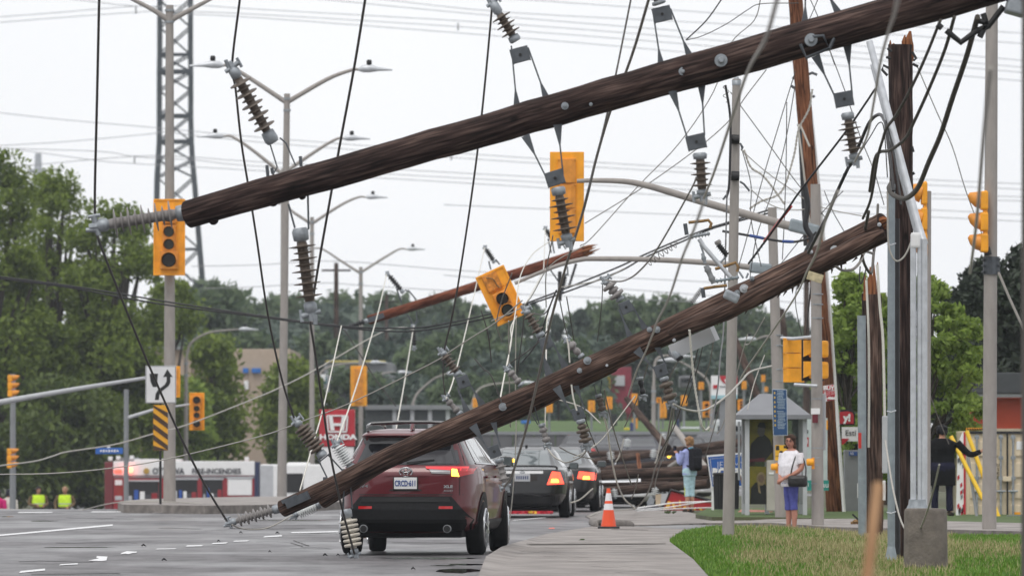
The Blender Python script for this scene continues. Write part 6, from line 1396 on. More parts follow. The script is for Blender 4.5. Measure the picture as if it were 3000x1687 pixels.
for i, (x, d, col, lab, lt) in enumerate([(1872, 262, (.04, .04, .05), 'far dark car with a bright round headlamp between the cables', HEADL), (1935, 268, (.06, .06, .065), 'far grey car between the two glowing lamps in the centre', HEADL), (2010, 256, (.03, .03, .035), 'far black car with an amber lamp left of the person with the backpack', AMBER),
                                  (2080, 285, (.1, .1, .11), 'far dark car right of the person with the backpack', HEADL), (2140, 300, (.3, .3, .32), 'far silver car with white headlamps behind the slim concrete pole', HEADL), (1780, 275, (.05, .05, .055), 'far dark car behind the level poles near the sedans', LAMP_R), (1700, 280, (.05, .05, .055), 'far dusky car above the second dark sedan', LAMP_R), (1560, 285, (.03, .03, .03), 'far black car above the black sedan roof', LAMP_R)]):
    p = car_at(x, d, 0); p.z += .12
    c = Car('distant_car', lab, p, R(180), sed_c, 1.0, 'car', GF); c.body(M('far_paint', col, .55, var=.06)); c.under(.4, 4.2, .7)
    c.patch('windscreen', [(-.6, 1.06), (.6, 1.06), (.5, 1.36), (-.5, 1.36)], CAR_GLASS, 'front', .008, 8)
    for s in (-1, 1):
        c.wheel(s * .92, .98, .34, .22, s, 0); c.wheel(s * .92, 3.67, .34, .22, s, 0)
        mb = MB(); mb.ball((s * .68, c.front(.68, .78) + .02, .78), (.15, .06, .13), 12, 8); mb.build('headlamp', lt if s > 0 else (HEADL if lt is HEADL and i == 4 else K['lgrey']), c.t, world=False)
# ---- fire engine on the left
FT = thing('fire_truck', 'red and white fire engine side-on behind the median, red flasher lit', 'fire truck', Vector(((535 - 1500) / px(290), 290, hz(-14, 290))))
k = 1 / px(290); FR = paint('fire_red', (.28, .012, .02), .35)
def bx(name, x0, y0, x1, y1, dy, th, m, parent=FT):
    c = (P(x0, y0, 290) + P(x1, y1, 290)) / 2; mb = MB(); mb.bbox(c + Vector((0, dy + th / 2, 0)), (abs(x1 - x0) * k, th, abs(y1 - y0) * k), .03); return mb.build(name, m, parent)
b = bx('body', 332, 1352, 746, 1500, 0, 2.3, FR)
bx('white_band', 332, 1350, 746, 1392, -.03, .1, K['white'], b); bx('roof_equipment', 350, 1340, 400, 1350, .3, 1.6, K['grey'], b); bx('hose_bed', 392, 1344, 530, 1353, .2, 1.8, K['white'], b)
bx('cab', 306, 1352, 331, 1500, .0, 2.3, paint('dark_fire_red', (.15, .01, .015), .35))
bx('white_stripe', 334, 1394, 746, 1399, -.035, .05, K['grey'], b)
for (x0, x1, y0, y1, m) in [(372, 465, 1410, 1468, K['black']), (508, 578, 1405, 1462, K['black']), (592, 652, 1405, 1462, K['black']), (667, 738, 1402, 1450, K['white'])]:
    lk = bx('locker', x0, y0, x1, y1, -.03, .06, m, b)
    bx('locker_frame', x0 - 3, y0 - 5, x1 + 3, y0, -.06, .06, K['lgrey'], lk)
    if m is K['black']:
        rnd = random.Random(x0)
        for i in range(5): bx('stowed_kit', x0 + 4 + i * (x1 - x0 - 8) / 5, y1 - rnd.uniform(14, 34), x0 + (i + .8) * (x1 - x0) / 5, y1 - 3, -.07, .04, [K['lgrey'], M('kit_blue', (.02, .08, .35), .6), K['white'], M('kit_dark', (.05, .05, .06), .6), FR][i], lk)
bx('side_panel', 334, 1400, 360, 1500, -.03, .04, FR, b); bx('side_badge', 337, 1405, 358, 1420, -.05, .03, K['white'], b); bx('side_badge', 337, 1452, 358, 1464, -.05, .03, K['lgrey'], b)
bx('front_trim', 744, 1352, 758, 1500, .0, 2.2, M('truck_blue', (.02, .03, .08), .5))
for x in (420, 620):
    mb = MB(); c = P(x, 1520, 290); mb.lathe(c + Vector((0, .4, 0)), c, [(0, .5), (.9, .5), (1, .42)], 18); mb.build('wheel', TYRE, FT)
tm = M('fire_lettering', (.04, .04, .05), .5)
text('OTTAWA', .36, P(493, 1380, 289.9) - Vector(FT.location), tm, FT, fit=1.36, bold=.012); text('FIRE-INCENDIES', .3, P(634, 1380, 289.9) - Vector(FT.location), tm, FT, fit=2.08, bold=.01)
mb = MB(); mb.lathe(P(429, 1379, 289.95), P(429, 1379, 289.85), [(0, .13), (1, .12)], 12); mb.build('crest', M('crest_gold', (.4, .25, .05), .5), b)
mb = MB(); mb.bbox(P(378, 1376, 289.8), (.34, .2, .24), .06); mb.build('red_flasher', M('lit_red_flasher', (1, .16, .09), .3, emit=6, var=.02), FT)
mb = MB(); mb.bbox(P(346, 1380, 289.8), (.34, .1, .18), .04); mb.build('side_flasher', M('dim_red_flasher', (1, .12, .08), .3, emit=1.2, var=.02), FT)
for (x, y) in [(322, 1343), (345, 1341), (385, 1340), (722, 1344)]: bx('roof_lamp', x - 6, y - 6, x + 6, y + 6, .2, .4, K['white'])
# ---- white box vehicle behind the pole end
WV = thing('white_truck', 'white box vehicle with a dark window behind the median, left of the red car', 'truck', Vector(((850 - 1500) / px(255), 255, hz(-8, 255))))
k = 1 / px(255)
def bx2(name, x0, y0, x1, y1, dy, th, m, parent=WV):
    c = (P(x0, y0, 255) + P(x1, y1, 255)) / 2; mb = MB(); mb.bbox(c + Vector((0, dy + th / 2, 0)), (abs(x1 - x0) * k, th, abs(y1 - y0) * k), .05); return mb.build(name, m, parent)
b = bx2('body', 762, 1360, 1010, 1530, 0, 2.4, K['white']); bx2('dark_window', 832, 1386, 888, 1442, -.03, .06, K['black'], b); bx2('end_panel', 762, 1362, 800, 1500, -.03, .05, K['lgrey'], b); bx2('roof_pod', 840, 1354, 905, 1362, .4, 1.4, K['white'], b)
bx2('tail_light', 985, 1380, 1006, 1390, -.04, .05, LAMP_ON, b)
for x in (800, 950):
    mb = MB(); c = P(x, 1545, 255); mb.lathe(c + Vector((0, .4, 0)), c - Vector((0, .02, 0)), [(0, .45), (.9, .45), (1, .38)], 18); mb.build('wheel', TYRE, WV)
# ================================================================ people
def mk(col, nm, rough=.85, var=.14, scale=9): return M(nm, col, rough, var=var, scale=scale, bump=.7 if nm not in ('skin', 'lips') else .1, bscale=13, spec=.2)
def person(label, loc, facing, H=1.65, skin=(.42, .22, .15), top=(.3, .3, .3), topname='jacket', pants=(.05, .05, .06), pantlen=.09, sleeve=1.0, hair=(.1, .06, .03), hairlen=.1, arms=None, stance=.1, head_turn=0, width=1.0, shoes=(.03, .025, .02), group=None, hem=.9, voxel=.012, vneck=False, fingers=True, glasses=False, belly=0.0, low_only=None):
    # local frame: x = the person's left, -y = forward, z = up (facing turns the whole figure)
    t = thing('person', label, 'person', loc, facing, group); s = H / 1.65; W_ = width * s
    J = lambda x, y, z: Vector((x * W_, y * s, z * s))
    default = [[J(.19, .0, 1.33), J(.235, .03, 1.07), J(.22, -.06, .84)], [J(-.19, 0, 1.33), J(-.235, .03, 1.07), J(-.22, -.06, .84)]]
    A = [[J(*p) for p in a] for a in arms] if arms else default
    body = MB()
    def leg(mb, sx, e=0, z0=.05, bottom=None):
        f = stance * sx
        pts = [J(f * 1.0, .0, z0), J(f * 1.0, .01, .28), J(f * .95, -.005, .47), J(f * .9, -.01, .66), J(f * .8, 0, .86)]; r = [.036, .052, .052, .07, .085]
        if bottom is not None:
            pts = [p for p in pts if p.z > bottom * s]; r = r[-len(pts):]; b0 = J(f, 0, bottom); pts = [b0] + pts; r = [r[0] * 1.05] + r
        mb.tube(pts, [(q + e) * s for q in r], 14)
    def foot(mb, sx, e=0): mb.tube([J(stance * sx, .05, .045), J(stance * sx, -.05, .04), J(stance * sx * 1.1, -.16, .026)], [(.036 + e) * s, (.036 + e) * s, (.026 + e) * s], 10)
    def torso(mb, e=0, z0=.84, cut=False):
        pts = [J(0, 0, .84), J(0, -.01 - belly * .3, .98), J(0, -.015 - belly * .4, 1.10), J(0, -.005, 1.24), J(0, .01, 1.34), J(0, .01, 1.41)]; r = [.155, .15 + belly * .6, .145 + belly * .5, .155, .14, .06]
        el = [(1.05, .78), (1.0, .75), (1.0, .75), (1.12, .72), (1.22, .6), (1.0, .9)]
        i0 = 0
        if cut: pts[-1] = J(0, .035, 1.375); r[-1] = .07; r[-2] = .128; el[-1] = (1.3, .6)
        mb.tube([J(0, 0, z0)] + pts[i0:] if z0 < .84 else pts, [(q + e) * s * width for q in (([r[0] * 1.02] + r) if z0 < .84 else r)], 18, ell=([el[0]] + el) if z0 < .84 else el)
    def arm(mb, a, e=0, frac=1.0):
        if frac >= 1: pts, r = a, [.058, .044, .03]
        else:
            pts = [a[0], a[0].lerp(a[1], min(1, frac * 2))]; r = [.058, .05]
            if frac > .5: pts.append(a[1].lerp(a[2], frac * 2 - 1)); r = [.058, .046, .04]
        mb.tube(cat_rom(pts, 4) if len(pts) > 2 else pts, [(r[0] + (r[-1] - r[0]) * i / max(1, (len(pts) - 1) * (4 if len(pts) > 2 else 1)) + e) * s for i in range((len(pts) - 1) * 4 + 1 if len(pts) > 2 else 2)], 12)
    def hand(mb, a):
        w, dr = a[2], (a[2] - a[1]).normalized(); sd = dr.cross(Vector((0, 1, .2))).normalized(); nrm = dr.cross(sd)
        mb.tube([w, w + dr * .05 * s, w + dr * .09 * s], [.026 * s, .036 * s, .03 * s], 10, ell=[(1, .7)] * 3)
        if fingers:
            for i, (o, l) in enumerate([(-.027, .065), (-.009, .075), (.009, .07), (.026, .055)]):
                b = w + dr * .085 * s + sd * o * s; mb.tube([b, b + (dr * .6 + nrm * .25) * l * .55 * s, b + (dr * .45 + nrm * .75) * l * s], [.0105 * s, .0095 * s, .008 * s], 6)
            b = w + dr * .03 * s - sd * .03 * s; mb.tube([b, b + (dr * .5 - sd * .6) * .04 * s, b + (dr * .9 - sd * .35) * .07 * s], [.012 * s, .011 * s, .009 * s], 6)
    for sx in (-1, 1): leg(body, sx); foot(body, sx)
    torso(body)
    for a in A: arm(body, a); hand(body, a)
    hc = J(0, -.02, 1.535); body.tube([J(0, .01, 1.38), J(0, 0, 1.48)], [.052 * s, .05 * s], 12)
    ht = Matrix.Rotation(head_turn, 3, 'Z')
    hp = lambda x, y, z: hc + ht @ (Vector((x, y, z)) * s)
    body.ball(hc, (.073 * s, .092 * s, .108 * s), 18, 14); body.ball(hp(0, -.03, -.05), (.056 * s, .06 * s, .06 * s), 14, 10)
    body.tube([hp(0, -.085, .02), hp(0, -.112, -.022), hp(0, -.085, -.03)], [.010 * s, .015 * s, .010 * s], 8)
    for sx in (-1, 1): body.ball(hp(sx * .075, .005, -.005), (.012 * s, .022 * s, .03 * s), 8, 6)
    me = fuse(body, voxel * .8 if H > 1 else voxel); SK = mk(skin, 'skin', .55, .08)
    bo = link_mesh('body', me, SK, t)
    for sx in (-1, 1):
        mb = MB(); mb.ball(hp(sx * .03, -.086, .012), (.012 * s, .008 * s, .007 * s), 8, 6); mb.build('eye', K['black'], bo, world=False)
        mb = MB(); mb.tube([hp(sx * .014, -.094, .032), hp(sx * .048, -.084, .032)], .005 * s, 5); mb.build('eyebrow', mk(hair, 'brow'), bo, world=False)
    mb = MB(); mb.tube([hp(-.025, -.088, -.058), hp(0, -.094, -.06), hp(.025, -.088, -.058)], .006 * s, 6); mb.build('mouth', mk((.3, .08, .07), 'lips'), bo, world=False)
    hb = MB(); hb.ball(hp(0, .022, .028), (.088 * s, .098 * s, .104 * s), 16, 12); rr = random.Random(int(H * 1000) + len(label))
    if hairlen > 0:
        for k in range(30):
            a = rr.uniform(-.35, math.pi + .35); c = hp(math.cos(a) * .075, .015 + math.sin(a) * .078, rr.uniform(-.02 - hairlen * .6, .07)); hb.ball(c, rr.uniform(.022, .04) * s, 8, 6)
        for k in range(9): c = hp(rr.uniform(-.065, .065), -.055, rr.uniform(.058, .09)); hb.ball(c, rr.uniform(.02, .03) * s, 8, 6)
    link_mesh('hair', fuse(hb, .011), mk(hair, 'hair', .6, .4, 40), t)
    p = MB()
    for sx in (-1, 1): leg(p, sx, .012, bottom=pantlen)
    p.tube([J(0, 0, .80), J(0, 0, .90), J(0, 0, .97)], [.165 * s * width, .17 * s * width, .155 * s * width], 16, ell=[(1.05, .8)] * 3); link_mesh('trousers', fuse(p, .012), mk(pants, 'trousers', .9, .2, 14), t)
    q = MB(); torso(q, .014, hem, vneck)
    for a in A: arm(q, a, .014, sleeve)
    link_mesh(topname, fuse(q, .012), mk(top, topname, .9, .12, 16), t)
    sh = MB()
    for sx in (-1, 1): foot(sh, sx, .008)
    link_mesh('shoes', fuse(sh, .011), mk(shoes, 'shoe'), t)
    t['_hp'] = 0; del t['_hp']
    return t, hp, J
# facing angle: 0 = towards the camera
WB, hp, J = person('person from behind in blue sweater and capri trousers wearing a black backpack', Vector(((2020 - 1500) / px(148), 148, .02)), R(180 + 28), 1.64, top=(.33, .37, .66), topname='sweater', pants=(.42, .60, .66), pantlen=.34,
       hair=(.27, .15, .07), hairlen=.08, arms=[[(.18, 0, 1.33), (.215, -.06, 1.08), (.17, -.27, 1.27)], [(-.18, 0, 1.33), (-.215, -.06, 1.08), (-.02, -.27, 1.20)]], stance=.06, width=.95, hem=.82)
mb = MB(); mb.bbox(J(-.045, .185, 1.155), (.29, .17, .50), .08); mb.bbox(J(-.045, .275, 1.08), (.22, .06, .26), .03)
pk = link_mesh('backpack', fuse(mb, .012), mk((.008, .008, .012), 'black_nylon', .7), WB)
mb = MB()
for s in (-1, 1): mb.tube(cat_rom([J(-.04 + s * .1, .12, 1.34), J(-.02 + s * .13, .0, 1.42), J(s * .13, -.11, 1.32), J(s * .15, -.08, 1.12), J(-.04 + s * .13, .1, 1.0)], 4), .018, 6)
mb.build('shoulder_strap', bpy.data.materials['black_nylon'], pk, world=False)
mb = MB(); mb.tube([J(.118, 0, .36), J(.112, -.01, .6), J(.13, 0, .86)], [.02, .02, .02], 6); mb.build('side_stripe', mk((.5, .55, .12), 'yellow_green_stripe'), WB, world=False)
mb = MB(); mb.tube(cat_rom([J(-.07, .07, 1.38), J(0, .075, 1.40), J(.07, .06, 1.38)], 4), .026, 8); mb.build('collar', mk((.10, .28, .40), 'teal_collar'), WB, world=False)
PH = thing('phone', 'dark phone held up by the person with the black backpack', 'phone', WB.matrix_world.translation if False else Vector(WB.location) + Matrix.Rotation(R(208), 3, 'Z') @ Vector((.17, -.35, 1.37)), R(208))
mb = MB(); mb.bbox((0, 0, 0), (.08, .012, .15), .005); mb.build('case', K['black'], PH, world=False); mb = MB(); mb.box((0, .0075, 0), (.07, .002, .135)); mb.build('screen', CAR_GLASS, PH, world=False)

WS, hp, J = person('person in white short-sleeved top, blue capri leggings and glasses, hands clasped', Vector(((2318 - 1500) / px(118), 118, 0.0)), R(-50), 1.66, skin=(.46, .22, .16), top=(.74, .72, .76), topname='white_blouse', pants=(.09, .10, .34), pantlen=.36,
       hair=(.055, .03, .02), hairlen=.13, arms=[[(.185, 0, 1.33), (.235, -.01, 1.07), (.07, -.24, .90)], [(-.185, 0, 1.33), (-.22, -.03, 1.06), (-.01, -.25, .88)]], stance=.065, sleeve=.36, hem=.76, width=1.12, vneck=True, belly=.07, head_turn=R(30))
gm = MB()
for sx in (-1, 1): ring(gm, hp(sx * .034, -.099, .008), .022, .017, .003, 14)
gm.tube([hp(-.01, -.102, .01), hp(.01, -.102, .01)], .004, 5)
for sx in (-1, 1): gm.tube([hp(sx * .06, -.095, .01), hp(sx * .078, -.01, .012)], .004, 5)
gm.build('glasses', K['black'], WS, world=False)
# hair hangs in the person's own frame; bag on the camera-side hip
BG = thing('handbag', 'black leather shoulder bag hanging at the side of the person in white', 'bag', Vector(WS.location) + Vector((.10, -.27, .86)), R(-15))
bm_ = MB(); bm_.bbox((0, 0, 0), (.34, .13, .20), .05); bm_.bbox((0, -.06, .0), (.26, .04, .13), .018); bb = link_mesh('bag_body', fuse(bm_, .011), M('black_leather', (.012, .011, .011), .3, var=.3, scale=30, bump=.4), BG)
mb = MB(); mb.tube(cat_rom([Vector((-.13, 0, .07)), Vector((-.10, .02, .25)), Vector((-.04, .10, .46)), Vector((.04, .12, .46)), Vector((.13, .04, .25)), Vector((.14, 0, .07))], 5), .012, 7); mb.build('strap', bpy.data.materials['black_leather'], BG, world=False)
person('person in a black coat from behind, reaching a hand toward the shipping container', Vector(((2760 - 1500) / px(128), 128, .155)), R(180 - 20), 1.70, top=(.004, .004, .005), topname='coat', pants=(.012, .012, .03), hair=(.008, .008, .010), hairlen=.05, arms=[[(.2, 0, 1.33), (.26, .02, 1.08), (.18, -.1, .9)], [(-.2, 0, 1.33), (-.36, -.06, 1.12), (-.50, -.10, 1.17)]], width=1.4, hem=.55, voxel=.016)
GP = 'responders in yellow vests by the left trees'
for i, (x, lab, arms) in enumerate([(113, 'person in a dark shirt and yellow reflective vest, left one of the two vested responders', [[(.2, 0, 1.33), (.27, .02, 1.08), (.12, -.2, 1.0)], [(-.2, 0, 1.33), (-.27, .02, 1.08), (-.1, -.2, 1.02)]]), (191, 'bare-headed person in tan and yellow reflective vest, right one of the two vested responders', [[(.2, 0, 1.33), (.26, .04, 1.08), (.14, -.18, .95)], [(-.2, 0, 1.33), (-.3, .04, 1.1), (-.26, -.05, .86)]])]):
    X = (x - 1500) / px(262); t, hp, J = person(lab, Vector((X, 262, -2.0)), R(20 - 30 * i), 1.86, top=(.16, .11, .06), pants=(.03, .03, .035), hair=(.05, .03, .02) if i == 0 else (.4, .24, .16), hairlen=.02, arms=arms, width=1.15, voxel=.02, fingers=True, group=GP)
    v = MB(); v.tube([J(0, -.005, .98), J(0, -.005, 1.12), J(0, 0, 1.26), J(0, .01, 1.37)], [.232, .232, .235, .19], 18, ell=[(1.12, .80), (1.1, .78), (1.15, .76), (1.2, .66)]); v.build('reflective_vest', mk((.55, .80, .04), 'hi_vis_yellow', .7, .1), t, world=False)
    v = MB(); v.tube([J(0, -.005, 1.06), J(0, -.005, 1.09)], .240, 18, ell=[(1.12, .8)] * 2); v.build('silver_stripe', K['lgrey'], t, world=False)
    if i == 0: v = MB(); v.ball(hp(0, .01, .07), (.1, .11, .07), 12, 8); v.build('cap', mk((.03, .03, .035), 'dark_cap'), t, world=False)
person('person in a white top and dark trousers by the far left pole, navy cap', Vector(((27 - 1500) / px(240), 240, -2.0)), R(160), 1.9, top=(.62, .58, .52), pants=(.02, .022, .035), hair=(.02, .02, .03), hairlen=.09, width=1.1, voxel=.02)
person('person in a bright pink jacket cut off by the left edge', Vector(((-6 - 1500) / px(240), 240, -2.0)), R(160), 1.9, top=(.55, .02, .16), pants=(.02, .022, .035), hair=(.03, .02, .02), hairlen=.09, width=1.1, voxel=.02)
# ================================================================ street furniture, signs, buildings, far clutter
# ---- traffic cone
cp = G(1783, 1549); CN = thing('traffic_cone', 'orange traffic cone with two white reflective bands and black base on the pavement edge', 'cone', cp)
mb = MB(); mb.bbox((0, 0, .025), (.385, .385, .05), .015)
for i in range(4): mb.box((-.13 + i * .087, -.194, .02), (.04, .012, .022))
mb.build('rubber_base', K['black'], CN, world=False)
OR = M('cone_orange', (.85, .085, .018), .45, var=.08); WR = M('cone_reflector', (.75, .74, .76), .4, var=.05)
def cr(z): return .135 - .105 * (z - .05) / .67
for (z0, z1, m, nm) in [(.05, .34, OR, 'cone_body'), (.34, .45, WR, 'white_band'), (.45, .50, OR, 'orange_band'), (.50, .635, WR, 'white_band'), (.635, .72, OR, 'cone_tip')]:
    mb = MB(); mb.tube([(0, 0, z0), (0, 0, z1)], [cr(z0), cr(z1)], 26); mb.build(nm, m, CN, world=False)
for i, (x, y) in enumerate([(1862, 1490), ]):
    pass
tag(MB().poly([G(1608, 1547.5, .006), G(1625, 1547.5, .006), G(1625, 1545, .006), G(1608, 1545, .006)]).build('red_road_scrap', OR), 'small orange-red scrap lying flat on the road left of the cone', 'debris')
KN = tag(MB().tube(cat_rom([G(1738, 1529, .03), G(1752, 1535, .05), G(1790, 1535, .05), G(1852, 1537, .03)], 6), [.09] * 18 + [.05], 10).build('kerb_nose', K['kerb']), 'broken rounded kerb nose behind the orange cone', 'kerb')
mb = MB(); rr = random.Random(2)
for i in range(16):
    p = G(1958 + rr.uniform(-10, 14), 1502, .14); mb.tube([p, p + Vector((rr.uniform(-.08, .08), 0, rr.uniform(.02, .07)))], [.02, .004], 5)
tag(mb.build('leaf_litter', K['green']), 'torn leafy twig lying on the far pavement by the sandals', 'debris')
mb = MB()
for i in range(14):
    p = G(1702 + rr.uniform(-8, 10), 1584, .02); mb.tube([p, p + Vector((rr.uniform(-.06, .06), 0, rr.uniform(.01, .04)))], [.016, .004], 5)
tag(mb.build('leaf_litter', K['green']), 'green leaf litter on the pavement below the cone', 'debris')
# ---- debris behind the cone: red fallen awning with yellow letters, flat panels
RA = thing('fallen_sign_panel', 'crumpled red sign panel with broken yellow lettering lying behind the person with the backpack', 'sign', G(2010, 1497))
d = 152; MRd = M('panel_red', (.38, .015, .02), .5, var=.1)
mb = MB(); mb.prism([(P(x, y, d).x, P(x, y, d).z) for x, y in [(1938, 1494), (1966, 1435), (2092, 1470), (2100, 1494)]], d, d + .3); pn = mb.build('panel', MRd, RA)
mb = MB(); mb.tube([P(1936, 1494, d - .02), P(1966, 1434, d - .02), P(2092, 1468, d - .02)], .03, 6); mb.build('black_edge', K['black'], pn)
MYl = M('letter_yellow', (.75, .42, .02), .5)
rr = random.Random(6)
for (x, y, w_, h_, a) in [(1958, 1478, 10, 22, 20), (1974, 1480, 8, 20, -15), (1988, 1482, 16, 5, 10), (1992, 1474, 5, 18, 0), (2008, 1484, 14, 6, -20), (2016, 1476, 5, 16, 25), (2032, 1490, 12, 6, 0), (2052, 1490, 10, 5, 30), (1948, 1488, 10, 6, -30)]:
    mb = MB(); mb.box(P(x, y, d - .012), (w_ / px(d), .02, h_ / px(d)), Matrix.Rotation(R(a), 3, 'Y')); mb.build('broken_letter', MYl, pn)
for (lab, pts, dd, m, th) in [('pale flat plywood scrap standing behind the debris heap', [(1920, 1448), (1938, 1446), (1934, 1484), (1922, 1482)], 151, M('ply', (.5, .4, .28), .8), .03), ('white panel scrap left of the red sign panel', [(1936, 1446), (1958, 1444), (1946, 1478), (1936, 1476)], 151.4, K['lgrey'], .03),
                              ('dark crumpled sheet in the debris heap by the cable end', [(1862, 1492), (1910, 1476), (1945, 1486), (1940, 1494), (1866, 1496)], 147.5, M('crumple', (.02, .025, .05), .5, var=.5), .2), ('crushed silver metal scrap in the debris heap', [(1895, 1470), (1906, 1450), (1918, 1462), (1914, 1482), (1898, 1484)], 149, K['galv'], .15),
                              ('flat white-red board lying on the lawn by the litter bin', [(2160, 1500), (2172, 1491), (2262, 1494), (2266, 1502)], 139, M('board_pale_red', (.7, .3, .27), .6), .05)]:
    tag(MB().prism([(P(x, y, dd).x, P(x, y, dd).z) for x, y in pts], dd, dd + th).build('scrap_sheet', m), lab, 'debris')
FLW = thing('flower_bed', 'row of red flowers with a few yellow ones seen under the black sedan', 'flowers', G(1560, 1503)); rr = random.Random(4); mb = MB(); m2 = MB()
for i in range(90):
    x = rr.uniform(1492, 1615); p = P(x, rr.uniform(1494, 1508), 147); (m2 if 1545 < x < 1570 and i % 2 else mb).ball(p, rr.uniform(.03, .06), 6, 4)
mb.build('red_blossoms', M('blossom_red', (.5, .01, .03), .6, var=.4, scale=20), FLW); m2.build('yellow_blossoms', MYl, FLW)
# ---- campaign board and litter bin, stake
CS = thing('campaign_sign', 'blue election board with white border and lettering behind the litter bin', 'sign', G(2120, 1505))
d = 143; BLU = M('campaign_blue', (.012, .09, .36), .5, var=.05)
flat(CS, 'board', [(2070, 1333), (2196, 1323), (2196, 1424), (2084, 1428)], d, K['white'], .03)
flat(CS, 'blue_field', [(2074, 1338), (2194, 1328), (2194, 1421), (2087, 1424)], d - .032, BLU)
flat(CS, 'inner_line', [(2079, 1343), (2081, 1343), (2091, 1420), (2089, 1420)], d - .037, K['lgrey']); flat(CS, 'inner_line', [(2079, 1343), (2194, 1333), (2194, 1334.2), (2079, 1344.2)], d - .0375, K['lgrey'])
tl = Vector(CS.location)
text('JEREMY', .20, P(2142, 1362, d - .045) - tl, K['white'], CS, xs=.92, bold=-.004); text('ROBERTS', .225, P(2146, 1384, d - .045) - tl, K['white'], CS, xs=.9, bold=.014)
flat(CS, 'corner_flash', [(2166, 1330), (2196, 1327), (2196, 1346), (2176, 1340)], d - .04, K['white'])
text('RE', .08, P(2177, 1334, d - .05) - tl, BLU, CS, bold=.003)
for x in (2088, 2190): mb = MB(); mb.beam(P(x, 1424, d + .03), P(x, 1500, d + .03), .05, .05); mb.build('leg', K['white'], CS)
LBn = thing('litter_bin', 'black slatted litter bin behind the slim concrete pole', 'bin', G(2128, 1505, .15)); d = 141.5
c = P(2128, 1500, d); c.z = .15; top = CAMH + (1300 - 1392) / px(d); r_ = 36 / px(d)
mb = MB()
for k in range(26):
    a = 2 * math.pi * k / 26; mb.beam(c + Vector((math.cos(a) * r_ * .93, math.sin(a) * r_ * .93, 0)), Vector((c.x + math.cos(a) * r_, c.y + math.sin(a) * r_, top)), .035, .02)
sl = mb.build('slats', K['black'], LBn); mb = MB(); mb.lathe(c, Vector((c.x, c.y, top)), [(0, r_ * .88), (1, r_ * .93)], 20); mb.build('liner', UNDER, LBn)
mb = MB(); mb.lathe(Vector((c.x, c.y, top)), Vector((c.x, c.y, top + .06)), [(0, r_ * 1.02), (.4, r_ * 1.15), (1, r_ * 1.05)], 22); mb.build('rim', K['black'], LBn)
tag(MB().beam(P(2168, 1392, 138), P(2196, 1503, 137.6), .028, .03).build('wooden_lath', K['stake']), 'bare pale wooden lath leaning in the lawn by the bus shelter', 'stake')
# ---- bus shelter with advert panels
BS = thing('bus_shelter', 'glass bus shelter with grey hipped roof and yellow advertising panels', 'bus shelter', P(2262, 1505, 133)); k = 1 / px(133); d = 133
SH = M('shelter_grey', (.20, .205, .22), .5, .1, var=.08); o_ = P(2268, 1218, d)
w2 = 94 * k
mb = MB(); base = [o_ + Vector((x, y, 0)) for x, y in [(-w2 - .12, -.2), (w2 + .1, -.2), (w2 + .1, 2.2), (-w2 - .12, 2.2)]]; rg = [o_ + Vector((-.25, 1.0, 66 * k)), o_ + Vector((.22, 1.0, 66 * k))]
mb.add(base + rg, [(0, 1, 5, 4), (1, 2, 5), (2, 3, 4, 5), (3, 0, 4)]); mb.add(base, [(3, 2, 1, 0)])
rf = mb.build('roof', SH, BS)
mb = MB()
for a, b in zip(base, base[1:] + base[:1]): mb.beam(a - Vector((0, 0, .02)), b - Vector((0, 0, .02)), .085, .06)
mb.build('fascia', SH, rf)
for (x, y) in [(2189, .0), (2358, .0), (2189, 2.0), (2358, 2.0), (2258, 2.0)]:
    q = P(x, 1222, d); mb = MB(); mb.bbox(Vector((q.x, d + y, (q.z + .1) / 2)), (.085, .085, q.z - .1), .01); mb.build('post', K['lgrey'], BS)
GLS = glassmat('shelter_glass', (.03, .035, .033), .03, .38)
q0, q1 = P(2196, 1224, d), P(2356, 1470, d)
mb = MB(); mb.box(((q0.x + q1.x) / 2, d + 2.0, (q0.z + .35) / 2), (q1.x - q0.x, .012, q0.z - .3)); mb.build('glass_pane', GLS, BS)
mb = MB(); mb.box((q0.x - .05, d + 1.0, (q0.z + .35) / 2), (.012, 1.9, q0.z - .3)); mb.build('glass_pane', GLS, BS)
mb = MB(); mb.box(((q0.x + q1.x) / 2, d + .2, (q0.z + .35) / 2), (q1.x - q0.x, .012, q0.z - .3)); mb.build('glass_pane', glassmat('front_pane_glass', (.03, .035, .033), .03, .13), BS)
OL = M('poster_olive', (.27, .225, .015), .5, var=.5, scale=3.5); DK = M('poster_black', (.018, .018, .017), .5, var=.4, scale=6); SKN = M('poster_skin', (.32, .21, .14), .5, var=.2, scale=9); HRB = M('poster_hair_blond', (.42, .32, .16), .5, var=.4, scale=12)
PA = flat(BS, 'advert_panel', [(2196, 1224), (2300, 1224), (2300, 1352), (2196, 1352)], d + .52, OL, .03)
def shape(parent, pts, dd, m, nm): return flat(parent, nm, pts, dd, m, .004)
e = lambda cx, cy, rx, ry, n=16: [(cx + rx * math.cos(2 * math.pi * i / n), cy + ry * math.sin(2 * math.pi * i / n)) for i in range(n)]
shape(PA, [(2196, 1330), (2200, 1300), (2218, 1280), (2240, 1272), (2256, 1288), (2266, 1320), (2240, 1350), (2196, 1352)], d + .484, DK, 'dark_figure'); shape(PA, e(2230, 1262, 11, 16), d + .480, M('poster_grey', (.15, .14, .13), .5), 'pictured_face'); shape(PA, [(2218, 1250), (2226, 1236), (2240, 1238), (2244, 1254)], d + .478, DK, 'pictured_cap')
shape(PA, [(2262, 1290), (2276, 1250), (2296, 1252), (2300, 1300), (2300, 1350), (2264, 1350)], d + .482, M('poster_brown', (.07, .05, .03), .5), 'dark_figure'); shape(PA, [(2196, 1344), (2240, 1340), (2240, 1352), (2196, 1352)], d + .476, M('poster_deep_red', (.16, .02, .03), .5), 'red_strip')
